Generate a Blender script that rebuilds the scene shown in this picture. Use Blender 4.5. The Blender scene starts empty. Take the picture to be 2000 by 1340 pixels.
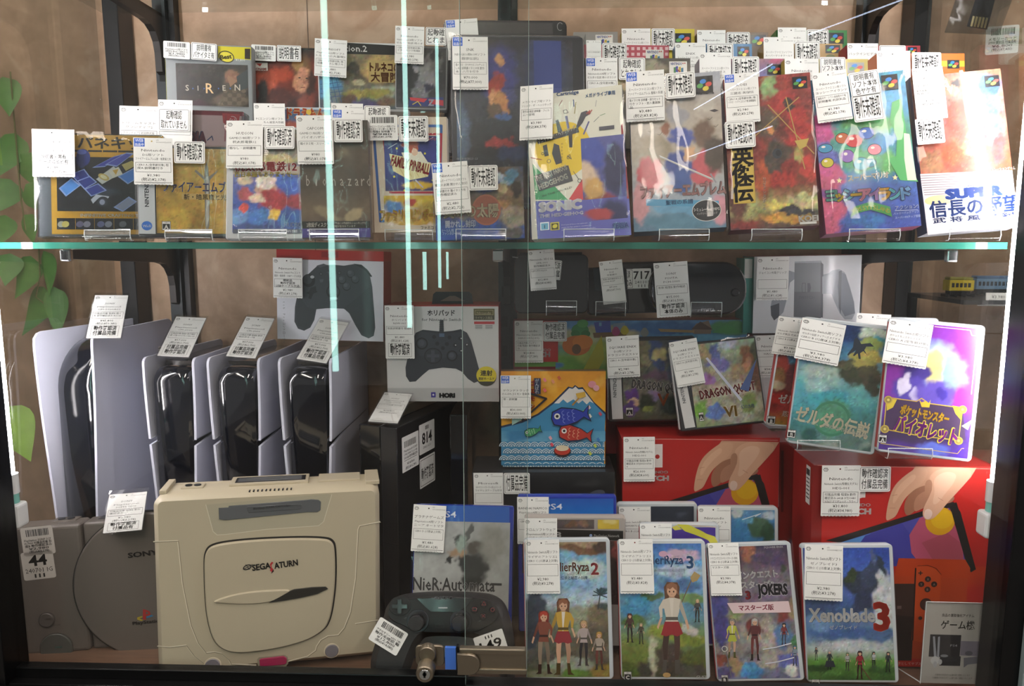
import bpy, bmesh, math, random
import numpy as np
from mathutils import Matrix, Vector

SC = bpy.context.scene
COL = SC.collection
F = 1444.0                                  # focal length in pixels of the 2000 x 1340 frame
PITCH = math.radians(7.8); YAW = math.radians(2.0)
# ---------------- camera (at the origin, level with the glass shelf) ----------------
cam_d = bpy.data.cameras.new('camera'); cam = bpy.data.objects.new('camera', cam_d); COL.objects.link(cam)
cam_d.sensor_width = 36.0; cam_d.lens = 36.0 * F / 2000.0; cam_d.clip_start = 0.02
cam.rotation_euler = (math.pi/2 - PITCH, 0, YAW)
SC.camera = cam
# ---------------- view, world ----------------
SC.view_settings.view_transform = 'Standard'; SC.view_settings.look = 'None'
SC.view_settings.gamma = 1.0; SC.view_settings.use_curve_mapping = False
SC.view_settings.exposure = 0.0
SC.cycles.transparent_max_bounces = 40
SC.cycles.max_bounces = 8
world = bpy.data.worlds.new('shop_air'); SC.world = world; world.use_nodes = True
world.node_tree.nodes['Background'].inputs[0].default_value = (1.0, 0.97, 0.93, 1)
world.node_tree.nodes['Background'].inputs[1].default_value = 0.24

# ---------------- projection helpers ----------------
CR = np.array(cam.rotation_euler.to_matrix())            # camera -> world
def rays(px, py):
    px = np.asarray(px, float); py = np.asarray(py, float)
    d = np.stack([(px-1000)/F, -(py-670)/F, -np.ones_like(px)], -1)
    return d @ CR.T
def P(px, py, D):                                        # point of that pixel in the plane Y = D
    d = rays(px, py); return Vector(d * (D / d[1]))
def PX(px, py, X):
    d = rays(px, py); return Vector(d * (X / d[0]))
def PZ(px, py, Z):
    d = rays(px, py); return Vector(d * (Z / d[2]))
def proj(p):
    c = np.asarray(p, float) @ CR
    return np.stack([1000 - F*c[..., 0]/c[..., 2], 670 + F*c[..., 1]/c[..., 2]], -1)

def lin(c):
    if isinstance(c, str):
        c = tuple(int(c[i:i+2], 16)/255.0 for i in (0, 2, 4))
    return tuple(((x/12.92) if x <= 0.04045 else ((x+0.055)/1.055)**2.4) for x in c[:3]) + (1.0,)

# ---------------- materials ----------------
MATS = {}
def nodemat(name):
    m = bpy.data.materials.new(name); m.use_nodes = True
    nt = m.node_tree; MATS[name] = m
    return m, nt, nt.nodes['Principled BSDF']
def mat(name, color='808080', rough=0.4, metal=0.0, coat=0.0, noise=0.0, nscale=40, bump=0.0, bscale=300, emit=None, stretch=None):
    if name in MATS: return MATS[name]
    m, nt, b = nodemat(name)
    c = lin(color)
    b.inputs['Base Color'].default_value = c
    b.inputs['Roughness'].default_value = rough
    b.inputs['Metallic'].default_value = metal
    b.inputs['Coat Weight'].default_value = coat
    b.inputs['Coat Roughness'].default_value = 0.08
    tc = nt.nodes.new('ShaderNodeTexCoord')
    mp = nt.nodes.new('ShaderNodeMapping'); nt.links.new(tc.outputs['Object'], mp.inputs[0])
    if stretch: mp.inputs['Scale'].default_value = stretch
    nz = nt.nodes.new('ShaderNodeTexNoise'); nz.inputs['Scale'].default_value = nscale
    nz.inputs['Detail'].default_value = 5
    nt.links.new(mp.outputs[0], nz.inputs[0])
    if noise:
        mx = nt.nodes.new('ShaderNodeMix'); mx.data_type = 'RGBA'
        mx.inputs[6].default_value = tuple(x*(1-noise) for x in c[:3])+(1,)
        mx.inputs[7].default_value = tuple(min(1, x*(1+noise)) for x in c[:3])+(1,)
        nt.links.new(nz.outputs[0], mx.inputs[0]); nt.links.new(mx.outputs[2], b.inputs['Base Color'])
    mr = nt.nodes.new('ShaderNodeMapRange')
    mr.inputs[3].default_value = max(0.02, rough-0.05); mr.inputs[4].default_value = min(1, rough+0.05)
    nt.links.new(nz.outputs[0], mr.inputs[0]); nt.links.new(mr.outputs[0], b.inputs['Roughness'])
    if bump:
        n2 = nt.nodes.new('ShaderNodeTexNoise'); n2.inputs['Scale'].default_value = bscale
        nt.links.new(tc.outputs['Object'], n2.inputs[0])
        bp = nt.nodes.new('ShaderNodeBump'); bp.inputs['Strength'].default_value = bump; bp.inputs['Distance'].default_value = 0.001
        nt.links.new(n2.outputs[0], bp.inputs['Height']); nt.links.new(bp.outputs[0], b.inputs['Normal'])
    if emit:
        b.inputs['Emission Color'].default_value = lin(emit[0]); b.inputs['Emission Strength'].default_value = emit[1]
    return m
def mat_vc(name, rough=0.35, coat=0.0):
    if name in MATS: return MATS[name]
    m, nt, b = nodemat(name)
    a = nt.nodes.new('ShaderNodeAttribute'); a.attribute_name = 'ink'
    nt.links.new(a.outputs['Color'], b.inputs['Base Color'])
    nz = nt.nodes.new('ShaderNodeTexNoise'); nz.inputs['Scale'].default_value = 60
    tc = nt.nodes.new('ShaderNodeTexCoord'); nt.links.new(tc.outputs['Object'], nz.inputs[0])
    mr = nt.nodes.new('ShaderNodeMapRange'); mr.inputs[3].default_value = rough-0.04; mr.inputs[4].default_value = rough+0.04
    nt.links.new(nz.outputs[0], mr.inputs[0]); nt.links.new(mr.outputs[0], b.inputs['Roughness'])
    b.inputs['Coat Weight'].default_value = coat; b.inputs['Coat Roughness'].default_value = 0.06
    return m
def mat_clear(name, tint='f4faf8', ior=1.45, rough=0.02, base=0.0, bump=0.0, bscale=30, stretch=(1, 1, 1), edge=None):
    """clear film or sheet: what lies behind it stays visible, Fresnel reflection on top"""
    if name in MATS: return MATS[name]
    m = bpy.data.materials.new(name); m.use_nodes = True; MATS[name] = m
    nt = m.node_tree; nt.nodes.clear()
    out = nt.nodes.new('ShaderNodeOutputMaterial'); mx = nt.nodes.new('ShaderNodeMixShader')
    tr = nt.nodes.new('ShaderNodeBsdfTransparent'); tr.inputs[0].default_value = lin(tint)
    gl = nt.nodes.new('ShaderNodeBsdfGlossy'); gl.inputs['Roughness'].default_value = rough
    fr = nt.nodes.new('ShaderNodeFresnel'); fr.inputs[0].default_value = ior
    ge = nt.nodes.new('ShaderNodeNewGeometry'); mi = nt.nodes.new('ShaderNodeMapRange')   # the same Fresnel on both faces of a pane
    mi.inputs[3].default_value = ior; mi.inputs[4].default_value = 1.0/ior
    nt.links.new(ge.outputs['Backfacing'], mi.inputs[0]); nt.links.new(mi.outputs[0], fr.inputs[0])
    ad = nt.nodes.new('ShaderNodeMath'); ad.operation = 'ADD'; ad.inputs[1].default_value = base; ad.use_clamp = True
    nt.links.new(fr.outputs[0], ad.inputs[0]); nt.links.new(ad.outputs[0], mx.inputs[0])
    nt.links.new(tr.outputs[0], mx.inputs[1]); nt.links.new(gl.outputs[0], mx.inputs[2]); nt.links.new(mx.outputs[0], out.inputs[0])
    if bump:
        tc = nt.nodes.new('ShaderNodeTexCoord'); mp = nt.nodes.new('ShaderNodeMapping'); mp.inputs['Scale'].default_value = stretch
        n2 = nt.nodes.new('ShaderNodeTexNoise'); n2.inputs['Scale'].default_value = bscale; n2.inputs['Detail'].default_value = 1.5
        n2.inputs['Distortion'].default_value = 0.8
        bp = nt.nodes.new('ShaderNodeBump'); bp.inputs['Strength'].default_value = 1.0; bp.inputs['Distance'].default_value = bump
        nt.links.new(tc.outputs['Object'], mp.inputs[0]); nt.links.new(mp.outputs[0], n2.inputs[0])
        nt.links.new(n2.outputs[0], bp.inputs['Height']); nt.links.new(bp.outputs[0], gl.inputs['Normal']); nt.links.new(bp.outputs[0], fr.inputs['Normal'])
    return m

INK = mat_vc('glossy_print', 0.36, 0.12)
PAPER = mat_vc('label_paper', 0.55)
CARD = mat_vc('printed_card', 0.33, 0.2)
PLAST = mat_vc('moulded_plastic', 0.32)
FILM = mat_clear('plastic_film', 'ffffff', 1.30, 0.04, 0.0, 0.0022, 16, (1.0, 1, 0.35))
ACRYL = mat_clear('clear_acrylic', 'fcfcfc', 1.49, 0.02, 0.02)
GLASS = mat_clear('door_glass', 'fcfcfb', 1.48, 0.0, 0.0)
SIDEGLASS = mat_clear('side_glass', 'f3f4f2', 1.62, 0.0, 0.03)
CLEARCASE = mat_clear('clear_case_plastic', 'd4dadd', 1.5, 0.12, 0.14)

# ---------------- mesh builder ----------------
class MB:
    def __init__(s): s.v = []; s.f = []; s.c = []; s.sm = []
    def add(s, verts, faces, col='ffffff', smooth=False):
        o = len(s.v); c = lin(col) if not (isinstance(col, tuple) and len(col) == 4) else col
        s.v.extend([tuple(map(float, v)) for v in verts]); s.c.extend([c]*len(verts))
        s.f.extend([tuple(int(i)+o for i in f) for f in faces]); s.sm.extend([smooth]*len(faces))
    def box(s, x0, x1, y0, y1, z0, z1, col='ffffff', cols=None):
        """cols may name colours for faces: l r f b t d"""
        V = lambda a, b, c: (a, b, c)
        fs = {'f': [V(x0,y0,z0),V(x1,y0,z0),V(x1,y0,z1),V(x0,y0,z1)], 'b': [V(x1,y1,z0),V(x0,y1,z0),V(x0,y1,z1),V(x1,y1,z1)],
              'l': [V(x0,y1,z0),V(x0,y0,z0),V(x0,y0,z1),V(x0,y1,z1)], 'r': [V(x1,y0,z0),V(x1,y1,z0),V(x1,y1,z1),V(x1,y0,z1)],
              't': [V(x0,y0,z1),V(x1,y0,z1),V(x1,y1,z1),V(x0,y1,z1)], 'd': [V(x0,y1,z0),V(x1,y1,z0),V(x1,y0,z0),V(x0,y0,z0)]}
        for k, q in fs.items(): s.add(q, [(0, 1, 2, 3)], (cols or {}).get(k, col))
    def rbox(s, x0, x1, y0, y1, z0, z1, r=0.002, col='ffffff', seg=2, M=None):
        bm = bmesh.new(); bmesh.ops.create_cube(bm, size=1.0)
        for v in bm.verts:
            v.co = Vector(((x0+x1)/2 + v.co.x*(x1-x0), (y0+y1)/2 + v.co.y*(y1-y0), (z0+z1)/2 + v.co.z*(z1-z0)))
        bmesh.ops.bevel(bm, geom=bm.edges[:], offset=min(r, abs(x1-x0)/2.1, abs(y1-y0)/2.1, abs(z1-z0)/2.1), segments=seg, affect='EDGES', profile=0.5)
        if M is not None: bmesh.ops.transform(bm, matrix=M, verts=bm.verts[:])
        s.bm(bm, col)
    def bm(s, bm, col, smooth=False):
        bm.verts.index_update()
        s.add([v.co for v in bm.verts], [[v.index for v in f.verts] for f in bm.faces], col, smooth); bm.free()
    def prism(s, pts, y0, y1, col='ffffff', side=None, bev=0.0, smooth=False):
        """outline pts in (x, z), extruded from y0 (front) to y1"""
        n = len(pts)
        if bev:
            cx = sum(p[0] for p in pts)/n; cz = sum(p[1] for p in pts)/n
            inn = []
            for i in range(n):
                a = Vector(pts[i-1]); b = Vector(pts[i]); c = Vector(pts[(i+1) % n])
                t = (c-a); t = t.normalized() if t.length > 1e-9 else Vector((1, 0)); nn = Vector((-t.y, t.x))
                inn.append(b + nn*bev)
            # make sure it goes inwards
            if sum(((Vector(p)-Vector((cx, cz))).length - (q-Vector((cx, cz))).length) for p, q in zip(pts, inn)) < 0:
                inn = [Vector(p)*2-q for p, q in zip(pts, inn)]
            V = [(p[0], y0, p[1]) for p in inn] + [(p[0], y0+bev, p[1]) for p in pts] + [(p[0], y1, p[1]) for p in pts]
            s.add(V[:n], [tuple(range(n))], col)
            s.add(V, [(i, n+i, n+(i+1) % n, (i+1) % n) for i in range(n)] + [(n+i, 2*n+i, 2*n+(i+1) % n, n+(i+1) % n) for i in range(n)], side or col, True)
        else:
            V = [(p[0], y0, p[1]) for p in pts] + [(p[0], y1, p[1]) for p in pts]
            s.add(V[:n], [tuple(range(n))], col)
            s.add(V, [(i, n+i, n+(i+1) % n, (i+1) % n) for i in range(n)], side or col, smooth)
        s.add([(p[0], y1, p[1]) for p in pts], [tuple(range(n))[::-1]], side or col)
    def tube(s, pts, r, col='ffffff', n=12, caps=True):
        pts = [Vector(p) for p in pts]; rings = []; V = []; Fc = []
        rr = r if isinstance(r, (list, tuple)) else [r]*len(pts)
        up = Vector((0.13, 0.21, 1.0)).normalized()
        for i, p in enumerate(pts):
            t = (pts[min(i+1, len(pts)-1)] - pts[max(i-1, 0)]).normalized()
            a = t.cross(up)
            if a.length < 0.05: a = t.cross(Vector((1, 0.1, 0)))
            a.normalize(); b = t.cross(a)
            for k in range(n):
                an = 2*math.pi*k/n; V.append(p + (a*math.cos(an) + b*math.sin(an))*rr[i])
        for i in range(len(pts)-1):
            for k in range(n): Fc.append((i*n+k, i*n+(k+1) % n, (i+1)*n+(k+1) % n, (i+1)*n+k))
        s.add(V, Fc, col, True)
        if caps:
            s.add(V[:n], [tuple(range(n))], col); s.add(V[-n:], [tuple(range(n))], col)
    def disc(s, cx, cz, y, rx, rz=None, col='ffffff', n=32, y1=None, bev=0.0, rot=0.0):
        rz = rz or rx
        pts = [(cx + rx*math.cos(t)*math.cos(rot) - rz*math.sin(t)*math.sin(rot), cz + rx*math.cos(t)*math.sin(rot) + rz*math.sin(t)*math.cos(rot)) for t in [2*math.pi*k/n for k in range(n)]]
        if y1 is None: s.add([(p[0], y, p[1]) for p in pts], [tuple(range(n))], col)
        else: s.prism(pts, y, y1, col, bev=bev, smooth=True)
    def build(s, name, material, parent=None, M=None, label=None):
        me = bpy.data.meshes.new(name); me.from_pydata(s.v, [], s.f)
        if s.v:
            a = me.color_attributes.new('ink', 'FLOAT_COLOR', 'POINT')
            a.data.foreach_set('color', np.array(s.c, dtype=np.float32).ravel())
            me.polygons.foreach_set('use_smooth', s.sm)
        me.materials.append(material); me.update()
        o = bpy.data.objects.new(name, me); COL.objects.link(o)
        if parent is not None: o.parent = parent
        if M is not None: o.matrix_local = M
        if label: o['label'] = label
        return o

def rrect(w, h, r, n=5, cx=0, cz=0):
    out = []
    for (sx, sz, a0) in ((1, 1, 0), (-1, 1, 90), (-1, -1, 180), (1, -1, 270)):
        for k in range(n+1):
            a = math.radians(a0 + 90*k/n)
            out.append((cx + sx*(w/2-r) + r*math.cos(a), cz + sz*(h/2-r) + r*math.sin(a)))
    return out

def smooth(p, it_=2):
    for _ in range(it_): p = [q_ for i in range(len(p)) for q_ in ((p[i][0]*.75+p[(i+1) % len(p)][0]*.25, p[i][1]*.75+p[(i+1) % len(p)][1]*.25), (p[i][0]*.25+p[(i+1) % len(p)][0]*.75, p[i][1]*.25+p[(i+1) % len(p)][1]*.75))]
    return p
# ---------------- glyphs ----------------
GL = {}
def glyphs(s, bold=0.0, shear=0.0):
    k = (s, bold, shear)
    if k not in GL:
        c = bpy.data.curves.new('t', 'FONT'); c.body = s; c.resolution_u = 2 if len(s) < 12 and bold else 1; c.offset = bold; c.shear = shear
        o = bpy.data.objects.new('t', c); m = o.to_mesh()
        n = len(m.vertices); co = np.zeros(n*3); m.vertices.foreach_get('co', co)
        fs = [tuple(p.vertices) for p in m.polygons]
        o.to_mesh_clear(); bpy.data.objects.remove(o); bpy.data.curves.remove(c)
        GL[k] = (co.reshape(-1, 3)[:, :2], fs)
    return GL[k]

def vnoise(x, y, seed=0):
    xi = np.floor(x).astype(np.int64); yi = np.floor(y).astype(np.int64); fx = x-xi; fy = y-yi
    fx = fx*fx*(3-2*fx); fy = fy*fy*(3-2*fy)
    def h(a, b):
        n = (a*374761393 + b*668265263 + seed*974634777) & 0xffffffff
        n = ((n ^ (n >> 13))*1274126177) & 0xffffffff
        return ((n ^ (n >> 16)) & 0xffff)/65535.0
    return (h(xi, yi)*(1-fx)+h(xi+1, yi)*fx)*(1-fy) + (h(xi, yi+1)*(1-fx)+h(xi+1, yi+1)*fx)*fy
def fbm(x, y, seed=0, o=3):
    s = 0; a = 1; t = 0
    for k in range(o):
        s = s + a*(vnoise(x*2**k, y*2**k, seed+k)-0.5); t += a; a *= 0.55
    return s/t*2

# ---------------- things set by the photograph's corners ----------------
def fit(corners, D, lean0=0.12, yaw0=0.0, w=None, h=None, stiff=25.0, roll0=0.0):
    """rectangle pose (TL,TR,BR,BL in photo pixels) with its base centre at depth D"""
    c = np.array(corners, float)
    b = P(*((c[2]+c[3])/2), D)
    s = D/F
    w0 = w or np.linalg.norm(c[2]-c[3])*s; h0 = h or np.linalg.norm(c[0]-c[3])*s
    x = np.array([b[0], b[2], yaw0, lean0, roll0, w0, h0])
    def mat_of(x):
        return np.array(Matrix.Rotation(x[2], 3, 'Z') @ Matrix.Rotation(-x[3], 3, 'X') @ Matrix.Rotation(x[4], 3, 'Y'))
    def res(x):
        R = mat_of(x); W, H = x[5], x[6]
        L = np.array([(-W/2, 0, H), (W/2, 0, H), (W/2, 0, 0), (-W/2, 0, 0)])
        p = L @ R.T + np.array([x[0], D, x[1]])
        r = list((proj(p)-c).ravel())
        r += [stiff*(x[2]-yaw0), stiff*(x[3]-lean0), 1.0*(x[4]-roll0)]
        if w: r.append(3000*(x[5]-w))
        if h: r.append(3000*(x[6]-h))
        return np.array(r)
    for it in range(25):
        r = res(x); J = np.zeros((len(r), 7))
        for k in range(7):
            d = np.zeros(7); d[k] = 1e-5; J[:, k] = (res(x+d)-r)/1e-5
        dx = np.linalg.lstsq(J, -r, rcond=None)[0]
        x = x + np.clip(dx, -0.2, 0.2)
    return x, mat_of(x)

def props(o, label, cat, group=None, kind=None):
    if label: o['label'] = label
    if cat: o['category'] = cat
    if group: o['group'] = group
    if kind: o['kind'] = kind
def empty(name, label, cat, M=None, group=None):
    o = bpy.data.objects.new(name, None); o.empty_display_size = 0.02; COL.objects.link(o)
    if M is not None: o.matrix_world = M
    props(o, label, cat, group); return o

EPS = 1.2e-5
class Item:
    """a thing with a flat front face: local x right, z up along the face, y into the thing"""
    def __init__(s, name, label, cat, corners, D, lean=0.12, yaw=0.0, w=None, h=None, group=None, stiff=25.0, parent=None):
        x, R = fit(corners, D, lean, yaw, w, h, stiff)
        s.w, s.h = x[5], x[6]; s.R = R; s.o = np.array([x[0], D, x[1]]); s.x = x
        s.M = Matrix([list(R[i])+[s.o[i]] for i in range(3)] + [[0, 0, 0, 1]])
        s.D = D; s.s = D/F; s.top = parent if parent is not None else empty(name, label, cat, s.M, group)
        s.sub = parent is not None
        s.y0 = 0.0; s.cv = None
        if DEBUG: print(name, label[:40], 'w %.3f h %.3f yaw %.2f lean %.2f roll %.2f z %.3f' % (x[5], x[6], x[2], x[3], x[4], x[1]))
    def loc(s, px, py):                                  # pixel -> local (a, b) on the front plane
        d = rays(px, py); n = s.R[:, 1]; o = s.o + s.R[:, 1]*s.y0
        t = (o @ n)/(d @ n); p = d*t[..., None] - s.o
        return np.stack([p @ s.R[:, 0], p @ s.R[:, 2]], -1)
    def px(s, a, b):
        p = s.o + a[..., None]*s.R[:, 0] + b[..., None]*s.R[:, 2] + s.R[:, 1]*s.y0
        return proj(p)
    def new(s, y=None):                                  # start a printed layer stack at local depth y
        if y is not None: s.y0 = y
        s.cv = MB(); s.k = 0; return s
    def _y(s): s.k += 1; return s.y0 - EPS*s.k
    def L(s, pts, col):                                  # polygon in local coordinates
        y = s._y(); s.cv.add([(a, y, b) for a, b in pts], [tuple(range(len(pts)))], col); return s
    def rect(s, a0, b0, a1, b1, col): return s.L([(a0, b0), (a1, b0), (a1, b1), (a0, b1)], col)
    def full(s, col, m=0.0):
        if getattr(s, 'rng', None): a, b, c, d = s.rng; return s.rect(a, c, b, d, col)
        return s.rect(-s.w/2+m, m, s.w/2-m, s.h-m, col)
    def poly(s, pts, col):                               # polygon by pixels
        q = np.array(pts, float).reshape(-1, 2); return s.L([tuple(v) for v in s.loc(q[:, 0], q[:, 1])], col)
    def band(s, y0, y1, col, x0=None, x1=None):          # rectangle across the face between two pixel heights
        a = s.loc(s._cx(), y0); b = s.loc(s._cx(), y1)
        l = -s.w/2 if x0 is None else s.loc(x0, y0)[0]; r = s.w/2 if x1 is None else s.loc(x1, y0)[0]
        return s.rect(l, max(0, b[1]), r, min(s.h, a[1]), col)
    def _cx(s): return float(s.px(np.array(0.0), np.array(s.h/2))[0])
    def box(s, x0, y0, x1, y1, col):                     # local-aligned rectangle between two pixels
        a = s.loc(x0, y0); b = s.loc(x1, y1); return s.rect(a[0], b[1], b[0], a[1], col)
    def ell(s, x, y, rx, ry, col, rot=0, n=22, a0=0, a1=360):
        c = s.loc(x, y); k = s.s; r = math.radians(rot); pts = []
        for i in range(n):
            t = math.radians(a0 + (a1-a0)*i/(n if a1-a0 >= 360 else n-1)); u = rx*k*math.cos(t); v = ry*k*math.sin(t)
            pts.append((c[0]+u*math.cos(r)-v*math.sin(r), c[1]+u*math.sin(r)+v*math.cos(r)))
        return s.L(pts, col)
    def ring(s, x, y, rx, ry, wd, col, n=28, a0=0, a1=360):
        c = s.loc(x, y); k = s.s; yy = s._y(); V = []; full = a1-a0 >= 360
        for i in range(n+1):
            t = math.radians(a0 + (a1-a0)*i/n)
            for q in (0, wd): V.append((c[0]+(rx-q)*k*math.cos(t), yy, c[1]+(ry-q)*k*math.sin(t)))
        s.cv.add(V, [(2*i, 2*i+1, 2*i+3, 2*i+2) for i in range(n)], col); return s
    def line(s, pts, wd, col, loc=False):
        q = [Vector(v) for v in (pts if loc else s.loc(np.array(pts, float)[:, 0], np.array(pts, float)[:, 1]))]
        k = wd*s.s/2; y = s._y(); V = []; Fc = []
        for a, b in zip(q[:-1], q[1:]):
            t = (b-a); 
            if t.length < 1e-7: continue
            t.normalize(); n = Vector((-t.y, t.x))*k; o = len(V)
            a = a - t*k*0.6; b = b + t*k*0.6
            V += [(a.x+n.x, y, a.y+n.y), (b.x+n.x, y, b.y+n.y), (b.x-n.x, y, b.y-n.y), (a.x-n.x, y, a.y-n.y)]; Fc.append((o, o+1, o+2, o+3))
        s.cv.add(V, Fc, col); return s
    def text(s, t, x, y, size, col='111111', width=None, anchor='l', bold=0.0, rot=0.0, shear=0.0, loc=False, sy=1.0, grow=0.0):
        """size: em height in photo pixels; width: squeeze the line to that many pixels"""
        cap = 0.034 if any(0x4e00 <= ord(c) < 0xa000 for c in t) else 0.055 if any(ord(c) > 0x3000 for c in t) else 0.09 if t.upper() == t else 0.045
        bold = min(bold, cap); fat = max(0.0, bold-0.012) + grow
        co, fs = glyphs(t, min(bold, 0.012), shear)
        if not len(co): return s
        if fat > 0.002:                                  # heavier strokes: the same outlines struck a few times side by side
            n0 = len(co); sh = [(dx*fat, dy*fat) for dx, dy in ((-1, 0), (1, 0), (0, .8), (0, -.8), (.7, .6), (-.7, -.6), (.7, -.6), (-.7, .6))]
            fs = [tuple(i+n0*k for i in f) for k in range(len(sh)) for f in fs]; co = np.concatenate([co+np.array(d) for d in sh])
        k = s.s; lo = co[:, 0].min(); hi = co[:, 0].max(); c = co.copy()
        sx = size*k if not width else width*k/(hi-lo)
        c[:, 0] = (c[:, 0]-lo)*sx; W = (hi-lo)*sx; c[:, 1] *= size*k*sy
        if anchor == 'c': c[:, 0] -= W/2
        if anchor == 'r': c[:, 0] -= W
        r = math.radians(rot); x0, y0 = (x, y) if loc else s.loc(x, y)
        yy = s._y()
        X = x0 + c[:, 0]*math.cos(r) - c[:, 1]*math.sin(r); Z = y0 + c[:, 0]*math.sin(r) + c[:, 1]*math.cos(r)
        s.cv.add(np.stack([X, np.full(len(X), yy), Z], -1), fs, col); return s
    def otext(s, t, x, y, size, col, oc, ow=0.03, **k):  # outlined lettering
        b = k.pop('bold', 0.02)
        s.text(t, x, y, size, oc, bold=b, grow=max(ow, .015)*1.15, **k); return s.text(t, x, y, size, col, bold=b, **k)
    def vtext(s, t, x, y, size, col, step=None, **k):    # upright column of characters
        for i, ch in enumerate(t): s.text(ch, x, y + (step or size*1.05)*i, size, col, anchor='c', **k)
        return s
    def grad(s, base, blobs, rng=None, warp=6.0, nz=0.05, cell=2.6, seed=1, x0=None, x1=None, y0=None, y1=None):
        """printed picture: colour areas with soft or ragged edges laid over one another (all in photo pixels)"""
        lim = getattr(s, 'rng', None) or (-s.w/2, s.w/2, 0.0, s.h)
        L0, L1, B0, B1 = rng or lim
        if x0 is not None: L0 = float(s.loc(x0, (s._py(s.h/2)))[0])
        if x1 is not None: L1 = float(s.loc(x1, (s._py(s.h/2)))[0])
        if y1 is not None: B0 = float(s.loc(s._cx(), y1)[1])
        if y0 is not None: B1 = float(s.loc(s._cx(), y0)[1])
        L0 = max(L0, lim[0]); L1 = min(L1, lim[1]); B0 = max(B0, lim[2]); B1 = min(B1, lim[3])
        nx = max(2, int((L1-L0)/s.s/cell)); ny = max(2, int((B1-B0)/s.s/cell))
        A, B = np.meshgrid(np.linspace(L0, L1, nx+1), np.linspace(B0, B1, ny+1)); A = A.ravel(); B = B.ravel()
        p = s.px(A, B); X = p[:, 0]; Y = p[:, 1]
        if isinstance(base, (list, tuple)):              # vertical stops [(y, colour), ...]
            ys = [q[0] for q in base]; cs = np.array([lin(q[1])[:3] for q in base])
            C = np.stack([np.interp(Y + fbm(X/30, Y/30, seed)*warp, ys, cs[:, i]) for i in range(3)], -1)
        else: C = np.tile(np.array(lin(base)[:3]), (len(A), 1))
        wx = fbm(X/14, Y/14, seed+11)*warp; wy = fbm(X/14+40, Y/14, seed+23)*warp
        for i, q in enumerate(blobs):
            bx, by, rx, ry, c = q[:5]; sf = q[5] if len(q) > 5 else 0.4; ro = math.radians(q[6]) if len(q) > 6 else 0
            dx = X-bx+wx; dy = Y-by+wy
            u = (dx*math.cos(ro)+dy*math.sin(ro))/rx; v = (-dx*math.sin(ro)+dy*math.cos(ro))/ry
            r = np.sqrt(u*u+v*v); al = np.clip((1.0-r)/max(sf, 0.02)+0.5*(sf < 0.9), 0, 1); al = (al*al*(3-2*al))[:, None]
            C = C*(1-al) + np.array(lin(c)[:3])*al
        n = fbm(X/5, Y/5, seed+37)*0.6 + fbm(X/18, Y/18, seed+51)
        C = C*(1+nz*2.4*n[:, None]) + nz*0.02*n[:, None]
        if nz >= 0.1:                                   # painted detail: hue flecks, fine highlights and pen-like lines
            for c_ in range(3): C[:, c_] *= 1 + nz*1.6*fbm(X/7+c_*31, Y/7+c_*17, seed+60+c_)
            r1 = np.abs(fbm(X/17, Y/17, seed+71)); r2 = np.abs(fbm(X/11+9, Y/13, seed+83))
            C *= (1-0.34*np.clip(1-r1/0.055, 0, 1))[:, None]
            C += (0.30*np.clip(1-r2/0.04, 0, 1)*(vnoise(X/23, Y/23, seed+5) > 0.5))[:, None]*np.clip(C*1.6+.04, 0, 1)
        C = np.clip(C, 0.003, 0.92)
        y = s._y(); V = np.stack([A, np.full(len(A), y), B], -1)
        idx = np.arange((nx+1)*(ny+1)).reshape(ny+1, nx+1)
        Fc = np.stack([idx[:-1, :-1].ravel(), idx[:-1, 1:].ravel(), idx[1:, 1:].ravel(), idx[1:, :-1].ravel()], -1)
        o = len(s.cv.v); s.cv.v.extend(map(tuple, V.tolist())); s.cv.c.extend([tuple(c)+(1.0,) for c in C.tolist()])
        s.cv.f.extend([tuple(f) for f in (Fc+o).tolist()]); s.cv.sm.extend([False]*len(Fc)); return s
    def _py(s, b): return float(s.px(np.array(0.0), np.array(b))[1])
    def end(s, name, material=None, label=None):
        o = s.cv.build(name, material or INK, s.top, label=label)
        if s.sub: o.parent = s.top; o.matrix_world = s.M
        s.cv = None; return o
    # ----- bodies -----
    def card(s, th, col, cols=None, name='carton', m=None, r=0.0012):
        b = MB(); b.box(-s.w/2, s.w/2, 0, th, 0, s.h, col, cols); b.build(name, m or CARD, s.top); s.th = th; s.y0 = -0.0002; return s
    def case(s, th=0.011, col='cfd6dc', r=0.005, name='case', m=None, spine=None, inset=0.004):
        b = MB(); pts = rrect(s.w, s.h, r, 5, 0, s.h/2); b.prism(pts, 0.0, th, col, bev=0.0012)
        b.build(name, m or mat('case_plastic_'+col, col, 0.22, coat=0.5), s.top); s.th = th; s.y0 = -0.0004; s.rng = (-s.w/2+.0014, s.w/2-.0022, .003, s.h-.0032)
        if spine: q = MB(); q.box(-s.w/2-0.0006, -s.w/2+0.0004, 0.0022, th-0.0022, r, s.h-r, spine); q.build('spine_insert', INK, s.top)
        return s
    def sleeve(s, m=0.003, th=None, seed=1):
        m = min(m, 0.0022)
        """loose clear film bag around the thing"""
        th = th or s.th; nx, ny = 16, 22; V = []; rnd = random.Random(seed)
        A = np.linspace(-s.w/2-m, s.w/2+m, nx+1); B = np.linspace(-0.002, s.h+m, ny+1)
        for j, b in enumerate(B):
            for i, a in enumerate(A):
                e = min(i, nx-i, j, ny-j); d = 0.0016 + 0.0012*float(fbm(np.array(a*35), np.array(b*22), seed)) + (0.0 if e else -0.001)
                V.append((a, -max(d, 0.0009), b))
        Fc = [(j*(nx+1)+i, j*(nx+1)+i+1, (j+1)*(nx+1)+i+1, (j+1)*(nx+1)+i) for j in range(ny) for i in range(nx)]
        q = MB(); q.add(V, Fc, 'ffffff', True)
        # sides and back of the bag
        a0, a1, b0, b1 = A[0], A[-1], B[0], B[-1]
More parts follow.
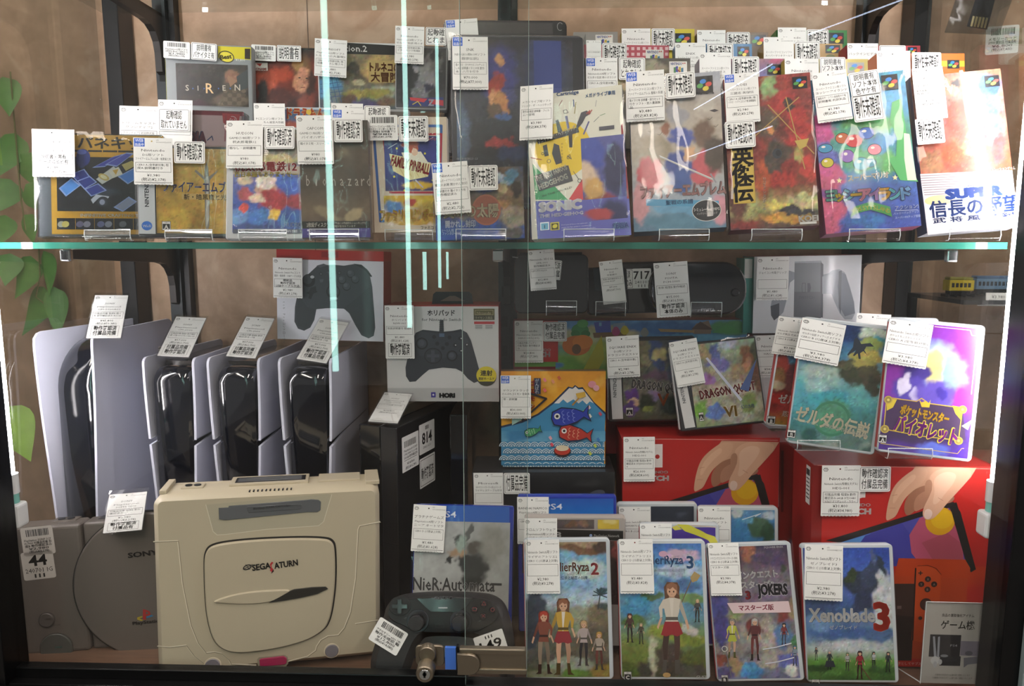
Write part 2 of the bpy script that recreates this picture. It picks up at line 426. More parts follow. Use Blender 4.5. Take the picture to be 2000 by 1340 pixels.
        q.add([(a0, -0.001, b0), (a0, -0.001, b1), (a0+m*.4, th+.001, b1), (a0+m*.4, th+.001, b0)], [(0, 1, 2, 3)])
        q.add([(a1, -0.001, b0), (a1, -0.001, b1), (a1-m*.4, th+.001, b1), (a1-m*.4, th+.001, b0)], [(0, 1, 2, 3)])
        o = q.build('clear_sleeve', FILM, s.top); return s
    # ----- labels stuck on -----
    def tag(s, x0, y0, x1, y1, maker='', l2='', l3='', box='', price='', tax='', web=False, rot=0.0, extra=None, dot='222222', lift=0.004, name='price_tag'):
        a = s.loc(x0, y0); b = s.loc(x1, y1); W = b[0]-a[0]; H = a[1]-b[1]
        u = W; keep = (s.cv, s.y0, getattr(s, 'k', 0)); s.new((s.y0-lift if s.y0 > -lift else s.y0) - EPS*keep[2])
        cr, sr = math.cos(math.radians(rot)), math.sin(math.radians(rot))
        def T(p, q):  # tag coordinates: p 0..1 across, q down in units of W
            X = p*u; Z = -q*vs*u; return (a[0] + X*cr - Z*sr, a[1] + X*sr + Z*cr)
        hq = H/u; n = 22; vs = min(1.0, hq/(1.72 if extra else 1.36)); hq = hq/vs
        zig = [T(1-i/n, hq + (0.016 if i % 2 else 0.0)) for i in range(n+1)]
        s.L([T(0, 0), T(1, 0)] + zig, 'e9eae8')
        def tx(t, p, q, sz, c='1c1c1c', w=None, bold=0.0, anchor='c'):
            if not t: return
            X, Z = T(p, q); s.text(t, X, Z, sz*vs*u/s.s, c, width=(w*u/s.s if w else None), anchor=anchor, bold=bold, loc=True, rot=rot)
        # maker mark, punched dot, code
        hx = [T(0.10+0.062*math.cos(math.radians(t)), 0.115+0.05*math.sin(math.radians(t))) for t in (0, 60, 120, 180, 240, 300, 360)]
        if web:
            s.L([T(0.02, 0.02), T(0.29, 0.02), T(0.29, 0.26), T(0.02, 0.26)], '2a5fc8'); tx('WEB', 0.155, 0.125, 0.125, 'f2f5fa', 0.21); tx('出品中', 0.155, 0.235, 0.09, 'f2f5fa', 0.22, 0.01)
        else:
            s.line(hx, 0.012*u/s.s, '444444', loc=True); tx('TF', 0.10, 0.145, 0.085, '222222', 0.09)
        c = [T(0.47+0.022*math.cos(t), 0.10+0.022*math.sin(t)) for t in [k*math.pi/6 for k in range(12)]]; s.L(c, dot)
        tx('07r', 0.62, 0.085, 0.055, '555555'); tx('1016000' + str(abs(hash_(maker+l3+price)) % 99999), 0.78, 0.145, 0.055, '555555', 0.38)
        tx(maker, 0.5, 0.40, 0.105, '222222', min(0.9, 0.075*wid(maker))); tx(l2, 0.5, 0.53, 0.085, '444444', min(0.86, 0.06*wid(l2))); tx(l3, 0.5, 0.645, 0.085, '333333', min(0.9, 0.06*wid(l3)))
        if hq > 0.9:
            q0, q1 = 0.72, min(1.05, hq-0.36)
            if extra: q1 = min(1.0, hq-0.66)
            s.line([T(0.05, q0), T(0.95, q0), T(0.95, q1), T(0.05, q1), T(0.05, q0)], 0.009*u/s.s, '555555', loc=True)
            big = box.startswith('!'); bls = box.lstrip('!').split('|') if box else []
            if big:
                for i, bl in enumerate(bls): tx(bl, 0.5, q0+(q1-q0)*(i+.85)/len(bls), min(.13, (q1-q0)/len(bls)*.95), '222222', min(0.8, 0.1*len(bl)), 0.015)
            for i, bl in enumerate(bls if not big else []): tx(bl, 0.09, q0+0.10+0.095*i, 0.082, '333333', min(0.8, 0.052*wid(bl)), anchor='l')
            tx(price, 0.5, q1+0.13, 0.105, '1c1c1c', 0.052*len(price)+0.02); tx(tax, 0.5, q1+0.255, 0.11, '1c1c1c', 0.62)
            if extra:
                e0 = q1+0.31; s.line([T(0.1, e0), T(0.9, e0), T(0.9, hq-0.06), T(0.1, hq-0.06), T(0.1, e0)], 0.008*u/s.s, '555555', loc=True)
                ls = extra.split('|'); st = (hq-0.09-e0)/len(ls)
                for i, t in enumerate(ls): tx(t, 0.5, e0+st*(i+0.85), st*1.0, '1a1a1a', min(0.72, 0.135*len(t)), 0.02)
            else:
                s.line([T(0.03, hq-0.055), T(0.97, hq-0.055)], 0.012*u/s.s, '555555', loc=True)
                tx('12016000040057', 0.5, hq-0.005, 0.045, '777777', 0.6)
        o = s.end(name, PAPER)
        s.cv, s.y0, s.k = keep; return s
    def sticker(s, x0, y0, x1, y1, lines, size=None, lift=0.0042, name='condition_sticker', bold=0.010, border=True, bars=False, rot=0.0, col='e9eae8', weights=None):
        a = s.loc(x0, y0); b = s.loc(x1, y1); W = b[0]-a[0]; H = a[1]-b[1]
        keep = (s.cv, s.y0, getattr(s, 'k', 0)); s.new((s.y0-lift if s.y0 > -lift else s.y0) - EPS*keep[2])
        cx = (a[0]+b[0])/2; cz = (a[1]+b[1])/2; cr, sr = math.cos(math.radians(rot)), math.sin(math.radians(rot))
        Rt = lambda q: [(cx + u*cr - v*sr, cz + u*sr + v*cr) for u, v in q]
        s.L(Rt(rrect(W, H, min(W, H)*0.07, 3)), col)
        if border:
            pts = Rt(rrect(W*0.92, H*0.90, min(W, H)*0.04, 2)); s.line(pts+[pts[0]], 0.7, '333333', loc=True)
        def tx(t, p, q, sz, w=None, c='151515', bo=0.0, anc='c'):
            X, Z = Rt([(p, q)])[0]; s.text(t, X, Z, sz/s.s, c, width=(w/s.s if w else None), anchor=anc, bold=bo, loc=True, rot=rot)
        if bars:
            rnd = random.Random(int(x0)); x = -W*0.34
            while x < W*0.36:
                ww = W*rnd.choice((0.012, 0.02, 0.03)); s.L(Rt([(x, H*0.18), (x+ww, H*0.18), (x+ww, H*0.42), (x, H*0.42)]), '222222'); x += ww + W*rnd.choice((0.012, 0.02))
            n = len(lines)
            for i, t in enumerate(lines): tx(t, 0, H*(0.07-0.5*(i+0.6)/n), H*0.52/n, W*0.84 if i < n-2 else W*0.62, '222222', 0.008)
        else:
            n = len(lines); st = H*0.84/n; ws = weights or [1]*n; q = H*0.42
            if weights:
                for t, g in zip(lines, ws):
                    hh = H*0.88*g/sum(ws); tx(t, 0, q-hh*0.86, hh*1.08, min(W*0.84, hh*0.62*wid(t)), '151515', bold if g > 1 else 0.0); q -= hh
            for i, t in enumerate(lines if not weights else []):
                if t: tx(t, 0, H*0.42-st*(i+0.84), st*0.98, W*0.82*min(1, (len(t)/max(len(z) for z in lines)) ** 0.9), '151515', bold)
        s.end(name, PAPER); s.cv, s.y0, s.k = keep; return s
    def wfm(s, x, y):                                     # cartridge maker's four-dot badge
        pass
def hash_(t):
    h = 7
    for ch in t: h = (h*31 + ord(ch)) & 0xffffff
    return h
def wid(t): return sum(1.0 if ord(c) < 256 or 0xff60 < ord(c) < 0xffa0 else 1.75 for c in t)
DEBUG = False
import os
DEBUG = bool(os.environ.get('SCENE_DEBUG'))
# =====================================================================
# SETTING: cabinet shell, doors, shelves, lights
# =====================================================================
WALL = 1.17; XL = -0.657; XR = 0.556; DECK = -0.5335; YD = 0.80
BLACK = mat('black_anodised_aluminium', '0b0b0c', 0.32, 0.3, noise=0.2)
STEEL = mat('grey_steel_upright', '2d3133', 0.35, 0.6, noise=0.15)
BRKT = mat('dark_bracket_paint', '17120f', 0.35, 0.2, noise=0.2)
CHROME = mat('chrome', 'c8ccce', 0.12, 1.0)
SATIN = mat('satin_nickel', '8a8070', 0.34, 0.9, noise=0.04, nscale=60, stretch=(8, 1, 1))
def wallpaper():
    m, nt, b = nodemat('mottled_stone_wallpaper'); b.inputs['Roughness'].default_value = 0.5
    tc = nt.nodes.new('ShaderNodeTexCoord')
    n1 = nt.nodes.new('ShaderNodeTexNoise'); n1.inputs['Scale'].default_value = 9; n1.inputs['Detail'].default_value = 8; n1.inputs['Roughness'].default_value = 0.62; n1.inputs['Distortion'].default_value = 0.9
    n2 = nt.nodes.new('ShaderNodeTexNoise'); n2.inputs['Scale'].default_value = 55; n2.inputs['Detail'].default_value = 6
    mg = nt.nodes.new('ShaderNodeTexNoise'); mg.inputs['Scale'].default_value = 4; mg.inputs['Detail'].default_value = 9; mg.inputs['Distortion'].default_value = 2.5
    for n in (n1, n2, mg): nt.links.new(tc.outputs['Object'], n.inputs[0])
    r = nt.nodes.new('ShaderNodeValToRGB'); e = r.color_ramp.elements
    e[0].position = 0.30; e[0].color = lin('80684e'); e[1].position = 0.72; e[1].color = lin('b3967b')
    x = e.new(0.5); x.color = lin('977b62')
    mx = nt.nodes.new('ShaderNodeMath'); mx.operation = 'MULTIPLY_ADD'; mx.inputs[1].default_value = 0.3
    nt.links.new(n2.outputs[0], mx.inputs[0]); s2 = nt.nodes.new('ShaderNodeMath'); s2.operation = 'MULTIPLY'; s2.inputs[1].default_value = 0.7
    nt.links.new(n1.outputs[0], s2.inputs[0]); nt.links.new(s2.outputs[0], mx.inputs[2]); nt.links.new(mx.outputs[0], r.inputs[0])
    r2 = nt.nodes.new('ShaderNodeMapRange'); r2.inputs[1].default_value = 0.56; r2.inputs[2].default_value = 0.64
    nt.links.new(mg.outputs[0], r2.inputs[0])
    m3 = nt.nodes.new('ShaderNodeMix'); m3.data_type = 'RGBA'; m3.inputs[7].default_value = lin('bba690')
    s4 = nt.nodes.new('ShaderNodeMath'); s4.operation = 'MULTIPLY'; s4.inputs[1].default_value = 0.45; nt.links.new(r2.outputs[0], s4.inputs[0])
    nt.links.new(s4.outputs[0], m3.inputs[0]); nt.links.new(r.outputs[0], m3.inputs[6]); nt.links.new(m3.outputs[2], b.inputs['Base Color'])
    return m
WP = wallpaper()
WOOD = mat('brown_wood_grain_deck', '6a5140', 0.45, noise=0.35, nscale=18, stretch=(2, 14, 1))
def struct(name, mb, m):
    o = mb.build(name, m); o['kind'] = 'structure'; return o
def bx(*a): q = MB(); q.box(*a); return q
struct('wall_back', bx(-2.4, 2.4, WALL, WALL+0.03, -0.9, 1.6), WP)
for i, px in enumerate((601, 1745+60)):
    x = P(px, 60, WALL-0.001).x
    struct('trim_%d' % (i+1), bx(x-0.0006, x+0.0006, WALL-0.0006, WALL+0.001, DECK, 0.9), mat('seam_shadow_gap', '57483c', 0.7))
struct('floor', bx(-2.4, 2.4, -5.6, 1.2, -1.46, -1.42), mat('shop_floor_vinyl', '77706a', 0.35, noise=0.1))
q = MB(); q.box(-1.5, 1.5, 0.772, WALL, DECK-0.04, DECK, '6a5140'); struct('floor_cabinet_deck', q, WOOD)
# rear corner posts of the cabinet frame, seams
q = MB(); q.rbox(XL+0.011, XL+0.034, 1.128, 1.168, DECK, 0.75, 0.001, seg=1); struct('trim_3', q, BLACK)
q = MB(); q.rbox(XR-0.020, XR-0.001, 1.128, 1.168, DECK, 0.75, 0.001, seg=1); struct('trim_4', q, BLACK)
q = MB(); q.rbox(XL-0.002, XL+0.008, 1.15, 1.168, DECK, 0.75, 0.001, seg=1); struct('trim_5', q, mat('teal_grey_edge', '2c3436', 0.4))
q = MB(); q.rbox(XR+0.004, XR+0.014, 1.15, 1.168, DECK, 0.75, 0.001, seg=1); struct('trim_6', q, MATS['teal_grey_edge'])
# slotted uprights
POSTX = [P(318, 150, 1.145).x, P(985, 150, 1.145).x, P(1690, 150, 1.145).x]
for i, x in enumerate(POSTX):
    t = empty('shelf_upright', ['left slotted grey steel upright on the mottled back wall', 'middle slotted steel upright behind the boxes and the pad carton', 'right slotted grey steel upright on the mottled back wall'][i], 'upright', Matrix.Translation((x, 1.15, DECK)), 'slotted shelf uprights')
    b = MB(); b.box(-0.0095, 0.0095, -0.006, 0.019, 0, 1.25); b.build('channel', STEEL, t)
    b = MB(); b.box(0.0096, 0.019, 0.002, 0.019, 0, 1.25); b.build('side_flange', BLACK, t)
    b = MB()
    for k in range(26): z = 0.03+0.0465*k; b.box(-0.0045, 0.0045, -0.0064, -0.005, z, z+0.017)
    b.build('slot_row', mat('slot_dark', '050505', 0.8), t)['kind'] = 'stuff'
def bracket(i, x, z0, label):
    t = empty('shelf_bracket', label, 'bracket', Matrix.Translation((x, 1.143, z0)), 'shelf brackets')
    pr = [(0, 0), (-0.262, 0), (-0.262, -0.011), (-0.15, -0.0165), (-0.05, -0.021), (-0.034, -0.024), (-0.022, -0.031), (-0.013, -0.043), (-0.009, -0.058), (-0.008, -0.085), (0, -0.088)]
    b = MB(); b.prism(pr, -0.005, 0.005); R = Matrix.Rotation(math.pi/2, 4, 'Z')
    b.build('arm', BRKT, t, R)
    b = MB(); b.rbox(-0.0065, 0.0065, -0.267, -0.259, -0.014, 0.0005, 0.002); b.build('end_cap', CHROME, t)
    b = MB(); b.box(-0.004, 0.004, -0.255, -0.06, -0.0005, 0.0004); b.build('reflection_strip', mat('pale_reflection', 'bdbdb2', 0.6), t)  # pale strip painted as the reflection on the shelf's underside
nm = ['left', 'middle', 'right']
for i, x in enumerate(POSTX): bracket(i, x + (0.0, 0.004, 0.0)[i], -0.0095, nm[i] + ' black curved bracket under the middle glass shelf')
for i, x in enumerate((POSTX[0], POSTX[2])): bracket(i, x, 0.338, ['left', 'right'][i] + ' black curved bracket at the top edge holding the upper shelf')
# glass shelves
def glassshelf(z, label, y0=0.868):
    t = empty('glass_shelf', label, 'shelf', Matrix.Translation((0, 1.0, z)), 'glass shelves')
    x1 = P(1967, 490, y0).x
    b = MB(); b.rbox(XL+0.004, x1, y0-1.0, 0.142, -0.008, 0.0, 0.0008, seg=1); b.build('pane', SHELFG, t)
    b = MB(); b.box(XL+0.0045, x1-0.0005, y0-1.0-0.0005, y0-1.0+0.0004, -0.0078, -0.0002); b.build('polished_edge', EDGEG, t)
SHELFG = mat_clear('shelf_glass', 'f8fbfa', 1.5, 0.0, 0.01)
EDGEG = mat('green_glass_edge', '2f6f60', 0.08, coat=1.0, noise=0.5, nscale=3)
glassshelf(-0.0005, 'long clear glass shelf with green edge carrying the upper boxes')
glassshelf(0.3465, 'glass shelf cropped by the top of the picture', 0.9)
# side panels and doors
q = MB(); a_, b_ = XL-0.033, XL-0.015; V_ = [(x, y, z) for z in (DECK, 0.8) for x, y in ((a_, .83), (a_+.004, .83), (b_+.004, 1.15), (b_, 1.15))]; q.add(V_, [(0, 1, 2, 3), (4, 5, 6, 7), (0, 1, 5, 4), (1, 2, 6, 5), (2, 3, 7, 6), (3, 0, 4, 7)]); struct('window_1', q, SIDEGLASS)
q = MB(); q.box(XR-0.001, XR+0.003, 0.83, 1.15, DECK, 0.8); struct('window_2', q, SIDEGLASS)
xe1 = P(1031, 500, YD+0.002).x; xe2 = P(904, 670, YD-0.014).x
q = MB(); q.box(XL-0.005, xe1, YD, YD+0.004, DECK+0.03, 0.8); q.build('d', GLASS).name = 'door_1'
bpy.data.objects['door_1']['kind'] = 'structure'
q = MB(); q.box(xe2, XR+0.02, YD-0.016, YD-0.012, DECK+0.02, 0.8); struct('door_2', q, GLASS)
EDGE2 = mat('ground_glass_edge', '8fa39c', 0.15, coat=0.6)
q = MB(); q.box(xe1, xe1+0.0005, YD, YD+0.004, DECK+0.03, 0.8); struct('trim_7', q, EDGE2)
q = MB(); q.box(xe2-0.0005, xe2, YD-0.016, YD-0.012, DECK+0.02, 0.8); struct('trim_8', q, EDGE2)
# bottom rail, two steps, and stiles
zr1 = P(450, 1299, YD+0.010).z; zr2 = P(1500, 1332, YD-0.004).z
q = MB(); q.rbox(-0.75, xe2+0.002, YD-0.004, YD+0.010, DECK-0.1, zr1, 0.001); q.rbox(-0.75, 0.7, YD-0.018, YD-0.004, DECK-0.1, zr1-0.012, 0.001); struct('trim_9', q, BLACK)
q = MB(); q.rbox(xe2, 0.7, YD-0.022, YD-0.004, DECK-0.1, zr2, 0.001); q.rbox(-0.75, 0.7, YD-0.034, YD-0.022, DECK-0.12, zr2-0.012, 0.001); struct('trim_10', q, BLACK)
xs = P(1957, 1000, YD).x
q = MB(); q.rbox(xs, xs+0.045, YD-0.022, YD+0.02, DECK-0.1, 0.8, 0.0015); struct('trim_11', q, BLACK)
q = MB(); q.rbox(xs+0.020, xs+0.028, YD-0.03, YD-0.022, DECK-0.1, P(1995, 1120, YD).z, 0.001); struct('trim_12', q, mat('grey_stile_strip', '7e8a8b', 0.35))
xs = P(6, 1000, YD).x
q = MB(); q.rbox(xs-0.06, xs, YD-0.022, YD+0.02, DECK-0.1, 0.8, 0.0015); struct('trim_13', q, BLACK)
# LED tubes inside the front corners
TUBE = mat('led_tube_glow', 'ffffff', 0.3, emit=('fff9fc', 80.0))
WPL = mat('white_plastic', 'e2e4e4', 0.35); TEAL = mat('teal_plastic_ring', '7fc4b8', 0.4)
for px, y1, lab in ((1966, 940, 'lit white LED tube upright inside the right front corner'), (-2, 925, 'lit white LED tube upright inside the left front corner')):
    p = P(px if px > 1000 else px, 700, 0.835); z1 = P(px, y1, 0.835).z
    t = empty('led_tube', lab, 'lamp', Matrix.Translation((p.x, 0.835, z1)), 'corner light tubes')
    b = MB(); b.tube([(0, 0, 0), (0, 0, 1.05)], 0.0052, n=16); b.build('glowing_tube', TUBE, t)
    b = MB(); b.tube([(0, 0, -0.024), (0, 0, 0)], 0.0085, n=20); b.build('end_cap', WPL, t)
    b = MB(); b.tube([(0, 0, -0.036), (0, 0, -0.024)], 0.0075, n=20); b.build('ring', TEAL, t)
    b = MB(); b.rbox(-0.012, 0.012, -0.011, 0.011, -0.066, -0.036, 0.004, seg=3); b.build('lamp_holder', WPL, t)
# shop lights behind the viewer
def mirror_y(p): return Vector((p.x, 2*YD - p.y, p.z))
OPP = mat('opposite_led_glow', 'ffffff', 0.3, emit=('c0fff6', 12.0))
for (xa, xb, yb, D, r) in ((640, 655, 725, 2.2, 0.0095), (795, 800, 640, 2.9, 0.0095), (857, 859, 562, 4.6, 0.010), (829, 830, 566, 5.2, 0.014), (873, 874, 545, 6.5, 0.011)):
    a = mirror_y(P(xb, yb, D)); z2 = 1.2 if D < 4.7 else P(829, 492, D).z
    t = MB(); t.tube([(a.x, a.y, a.z), (a.x, a.y, z2)], r, n=10); o = t.build('showcase_lamp', OPP)
    o['label'] = 'upright lamp tube %s across the aisle seen as a pale streak' % ({2.2: 'nearest', 2.9: 'second', 4.6: 'third', 5.2: 'short fourth', 6.5: 'furthest'}[D]); o['category'] = 'lamp'; o['group'] = 'showcase lamps across the aisle'
CE = mat('ceiling_lamp_glow', 'ffffff', 0.3, emit=('fff3ea', 40.0)); HS = mat('lamp_housing_white', 'd8d8d8', 0.5)
for k, (x, y0, y1) in enumerate(((-1.2, -1.7, 0.45), (-0.1, -1.7, 0.5), (1.05, -1.7, 0.45))):
    t = empty('ceiling_light', ['left', 'middle', 'right'][k] + ' long ceiling lamp behind the viewer', 'lamp', Matrix.Translation((x, y0, 1.32)), 'shop ceiling lamps')
    b = MB(); b.box(-0.06, 0.06, 0, y1-y0, 0.0, 0.05); b.build('housing', HS, t)
    b = MB(); b.box(-0.05, 0.05, 0.02, y1-y0-0.02, -0.008, -0.001); b.build('diffuser', CE, t)
LN = mat('thin_tube_glow', 'ffffff', 0.3, emit=('cfe0ff', 12.0))
for k, (a, b_, zc) in enumerate((((1765, 0), (1576, 70), 1.25), ((1505, 128), (1354, 215), 1.0), ((1505, 248), (1345, 307), 0.7))):
    pa = PZ(*a, zc); pb = PZ(*b_, zc)
    t = MB(); t.tube([mirror_y(pa), mirror_y(pb)], 0.004, n=8); o = t.build('hanging_lamp', LN)
    o['label'] = ['upper', 'middle', 'lower'][k] + ' thin hanging lamp line mirrored in the door glass'; o['category'] = 'lamp'; o['group'] = 'thin hanging lamps'
struct('ceiling', bx(-2.4, 2.4, -5.6, 1.2, 1.42, 1.46), mat('shop_ceiling', '8b8b88', 0.8))
# lock
t = empty('showcase_lock', 'satin nickel cylinder lock clamped where the two glass doors meet', 'lock', Matrix.Translation(P(837, 1290, YD-0.02)))
k = (YD-0.02)/F*1.12
def LP(px, py): return ((px-837)*k*0.97, -(py-1290)*k*0.93)
b = MB(); a0 = LP(812, 1300); a1 = LP(868, 1256); b.prism(rrect(a1[0]-a0[0], a1[1]-a0[1], 0.006, 5, (a0[0]+a1[0])/2, (a0[1]+a1[1])/2), -0.002, 0.001, bev=0.0006); b.build('lock_plate', SATIN, t)
b = MB(); b.disc(0, 0.012, -0.010, 0.0098, col='ffffff', y1=0.0, bev=0.001); b.disc(-0.0005, -0.0015, -0.026, 0.0100, y1=-0.008, bev=0.0012); b.build('cylinder', SATIN, t)
b = MB(); b.disc(-0.0005, -0.0015, -0.0266, 0.0062, y1=-0.0258, bev=0.0004); b.build('key_core', CHROME, t)
b = MB(); b.box(-0.0016, 0.0006, -0.0272, -0.0264, -0.0045, 0.0025); b.disc(-0.0005, -0.0005, -0.0272, 0.0022, y1=-0.0264); b.build('keyhole', mat('keyhole_black', '020202', 0.9), t)
b = MB(); a0 = LP(870, 1305); a1 = LP(891, 1259); b.box(a0[0], a1[0], -0.0035, 0.001, a0[1], a1[1]); b.build('protective_film', mat('blue_film', '3a66b8', 0.35), t, label='blue strip beside the cylinder')
b = MB(); a0 = LP(892, 1312); a1 = LP(897, 1254); b.box(a0[0], a1[0], -0.005, 0.001, a0[1], a1[1]); b.build('dark_gasket', BLACK, t)
a0 = LP(898, 1307); a1 = LP(1026, 1256)
b = MB(); b.rbox(a0[0], a1[0], -0.0075, 0.001, a0[1]+0.004, a1[1], 0.0012); b.rbox(a0[0]+0.001, a1[0]-0.002, -0.0085, -0.007, a1[1]-0.006, a1[1], 0.0008); b.rbox(a0[0], a1[0]+0.001, -0.0095, -0.006, a0[1], a0[1]+0.006, 0.001)
b.build('channel_rail', SATIN, t)
b = MB(); c = LP(905, 1285); pts = [(c[0]-0.006, c[1]-0.0125), (c[0]+0.008, c[1]-0.0125)] + [(c[0]+0.008+0.0118*math.sin(math.pi*i/12), c[1]-0.0125+0.0125*(1-math.cos(math.pi*i/12))) for i in range(1, 12)] + [(c[0]+0.008, c[1]+0.0125), (c[0]-0.006, c[1]+0.0125)]
b.prism(pts, -0.0125, -0.009, bev=0.0008); b.build('catch', SATIN, t)
# ---------------- beyond the left side glass: artificial ivy ----------------
LEAF = mat('ivy_leaf', '4a7434', 0.5, noise=0.35, nscale=60); LEAF2 = mat('pale_ivy_leaf', '86a83a', 0.5, noise=0.3, nscale=60); STEM = mat('ivy_stem', '5a5a30', 0.7)
def leaf(t, c, L, W, ang, tilt, m):
    V = []; n = 9; Fc = []
    for i in range(n+1):
        u = i/n; w = W*(math.sin(math.pi*min(1, u**0.62))*(1-0.25*u))*0.5 + 0.0003
        bend = -0.18*L*u*u
        for s_ in (-1, 0, 1): V.append((s_*w, bend + abs(s_)*w*0.25, u*L))
    for i in range(n):
        for k_ in range(2): Fc.append((i*3+k_, i*3+k_+1, i*3+k_+4, i*3+k_+3))
    R = Matrix.Translation(c) @ Matrix.Rotation(tilt, 4, 'Z') @ Matrix.Rotation(ang, 4, 'Y')
    q = MB(); q.add(V, Fc, 'ffffff', True); o = q.build('leaf', m, t, R); return o
def plant(label, base, stem, leaves, m=LEAF):
    t = empty('ivy_sprig', label, 'plant', Matrix.Translation(base), 'artificial ivy sprigs')
    q = MB(); q.tube([Vector(s_)-base for s_ in stem], 0.0012, n=6); q.build('stem', STEM, t)
    for (px, py, D, L, W, ang) in leaves: leaf(t, P(px, py, D)-base, L, W, math.radians(ang), random.Random(px).uniform(-0.5, 0.5), m)
plant('green ivy sprig hanging below the shelf line beyond the left glass', P(75, 480, 1.12), [P(75, 470, 1.12), P(78, 540, 1.12), P(70, 580, 1.12), P(95, 600, 1.12), P(100, 640, 1.11)],
      [(60, 500, 1.12, 0.070, 0.05, 200), (85, 490, 1.12, 0.072, 0.035, 165), (85, 560, 1.13, 0.085, 0.055, 205), (105, 560, 1.11, 0.080, 0.036, 178), (20, 495, 1.11, 0.05, 0.04, 190), (5, 505, 1.12, 0.04, 0.03, 240)])
plant('dark ivy sprig beyond the left glass at shelf level', P(25, 200, 1.12), [P(20, 140, 1.12), P(30, 260, 1.12), P(40, 380, 1.1), P(50, 450, 1.1)],
      [(5, 150, 1.12, 0.06, 0.045, 170), (30, 260, 1.12, 0.07, 0.05, 200), (40, 300, 1.12, 0.06, 0.045, 150), (50, 360, 1.11, 0.055, 0.05, 140), (20, 350, 1.12, 0.06, 0.05, 205), (45, 420, 1.1, 0.05, 0.035, 150), (10, 420, 1.1, 0.05, 0.04, 195)])
plant('single yellow green ivy leaf beside the left lamp tube', P(2, 790, 0.96), [P(-15, 760, 0.96), P(-5, 860, 0.96)], [(2, 795, 0.99, 0.085, 0.062, 158), (-4, 1080, 0.99, 0.04, 0.03, 110)], LEAF2)
# ---------------- beyond the right side glass ----------------
zt = P(1900, 580, 1.06).z
t = empty('side_display_shelf', 'narrow dark shelf with model trains beyond the right glass', 'shelf', Matrix.Translation((0.80, 1.08, zt)))
b = MB(); b.box(-0.235, 0.3, -0.08, 0.07, -0.006, 0); b.build('shelf_board', mat('dark_grey_board', '3a3a3a', 0.5), t)
b = MB(); b.box(-0.235, -0.225, 0.06, 0.07, -0.45, -0.006); b.build('support', BLACK, t); b = MB(); b.box(0.29, 0.3, 0.06, 0.07, -0.45, -0.006); b.build('support', BLACK, t)
def train(label, px0, px1, D, col, top, roof, frame):
    a = P(px0, 579, D); e = P(px1, 579, D); Lg = e.x-a.x
    t = empty('model_train', label, 'model train', Matrix.Translation((a.x+Lg/2, D, zt+0.0005)), 'model trains beyond the glass')
    b = MB(); b.rbox(-Lg/2, Lg/2, -0.009, 0.009, 0.009, 0.024, 0.001, col); b.build('body', PLAST, t)
    b = MB(); b.rbox(-Lg/2+.001, Lg/2-.001, -0.008, 0.008, 0.024, 0.028, 0.0015, roof); b.build('roof', PLAST, t)
    b = MB(); b.box(-Lg/2+.003, Lg/2-.003, -0.006, 0.006, 0.004, 0.009, '15161a'); b.build('underframe', PLAST, t)
    b = MB(); n = int(Lg/0.006)
    for i in range(n): x = -Lg/2+0.003+i*(Lg-0.006)/n; b.box(x, x+0.0035, -0.0094, -0.0089, 0.014, 0.020, '20242c')
    b.build('window_band', PLAST, t)
    for sx in (-0.7, 0.7):
        b = MB()
        for d in (-0.006, 0.006): b.tube([(sx*Lg/2+d, -0.006, 0.0025), (sx*Lg/2+d, 0.006, 0.0025)], 0.0025, '101010', n=10)
        b.build('bogie', PLAST, t)
train('yellow open sided model train car beyond the right glass', 1846, 1894, 1.05, 'c9b22c', '', '8f8a3a', 1)
train('pale blue model train car right of the yellow one', 1898, 1990, 1.09, '6f93b4', '', '4f6f94', 1)
it = Item('price_card', 'small price card standing in front of the blue model train', 'price card', [(1925, 572), (1975, 572), (1973, 596), (1928, 594)], 1.0)
it.new().full('d5d6d3'); it.text('¥3,980', 1950, 583, 9, '333333', anchor='c'); it.text('(税込¥4,378)', 1950, 592, 8, '333333', anchor='c'); it.end('card', PAPER)
b = MB(); b.box(-it.w/2, it.w/2, 0.0003, 0.002, 0.0, it.h, 'c8c9c6'); b.box(-it.w/2, it.w/2, 0.002, 0.02, -0.001, 0.001, 'c8c9c6'); b.build('card_foot', PAPER, it.top)
it = Item('memory_card_bag', 'clear zip bag holding a black memory card hanging at the top right corner', 'bag', [(1872, -6), (1990, -30), (1944, 78), (1846, 52)], 1.02, lean=0.0)
it.new(-0.0012); q = it.cv; b = MB(); n = 8
V = [((i/n-0.5)*it.w, -0.0025*math.sin(math.pi*i/n)*math.sin(math.pi*j/n)-0.0004, j/n*it.h) for j in range(n+1) for i in range(n+1)]
Fc = [(j*(n+1)+i, j*(n+1)+i+1, (j+1)*(n+1)+i+1, (j+1)*(n+1)+i) for j in range(n) for i in range(n)]
b.add(V, Fc, 'ffffff', True); b.add([(v[0], 0.0006-v[1]*0.5, v[2]) for v in V], Fc, 'ffffff', True); b.build('clear_bag', mat_clear('bag_film', 'dadfe0', 1.45, 0.08, 0.08, 0.002, 25), it.top)
it.y0 = -0.0004; it.new(); it.poly([(1905, -2), (1945, -6), (1928, 58), (1888, 52)], '1c1c1e'); it.poly([(1900, 30), (1932, 34), (1926, 56), (1892, 50)], '1c1c1e')
for k_ in range(5): x = 1900+6.5*k_; it.poly([(x, 31+k_*0.8), (x+4, 32+k_*0.8), (x-1, 52+k_*0.9), (x-5, 51+k_*0.9)], 'b0a070')
it.end('memory_card', PLAST)
it = Item('hanging_price_label', 'pale barcode price label right of the bagged memory card', 'label', [(1928, 55), (1989, 50), (1985, 97), (1924, 104)], 1.04, lean=0.0)
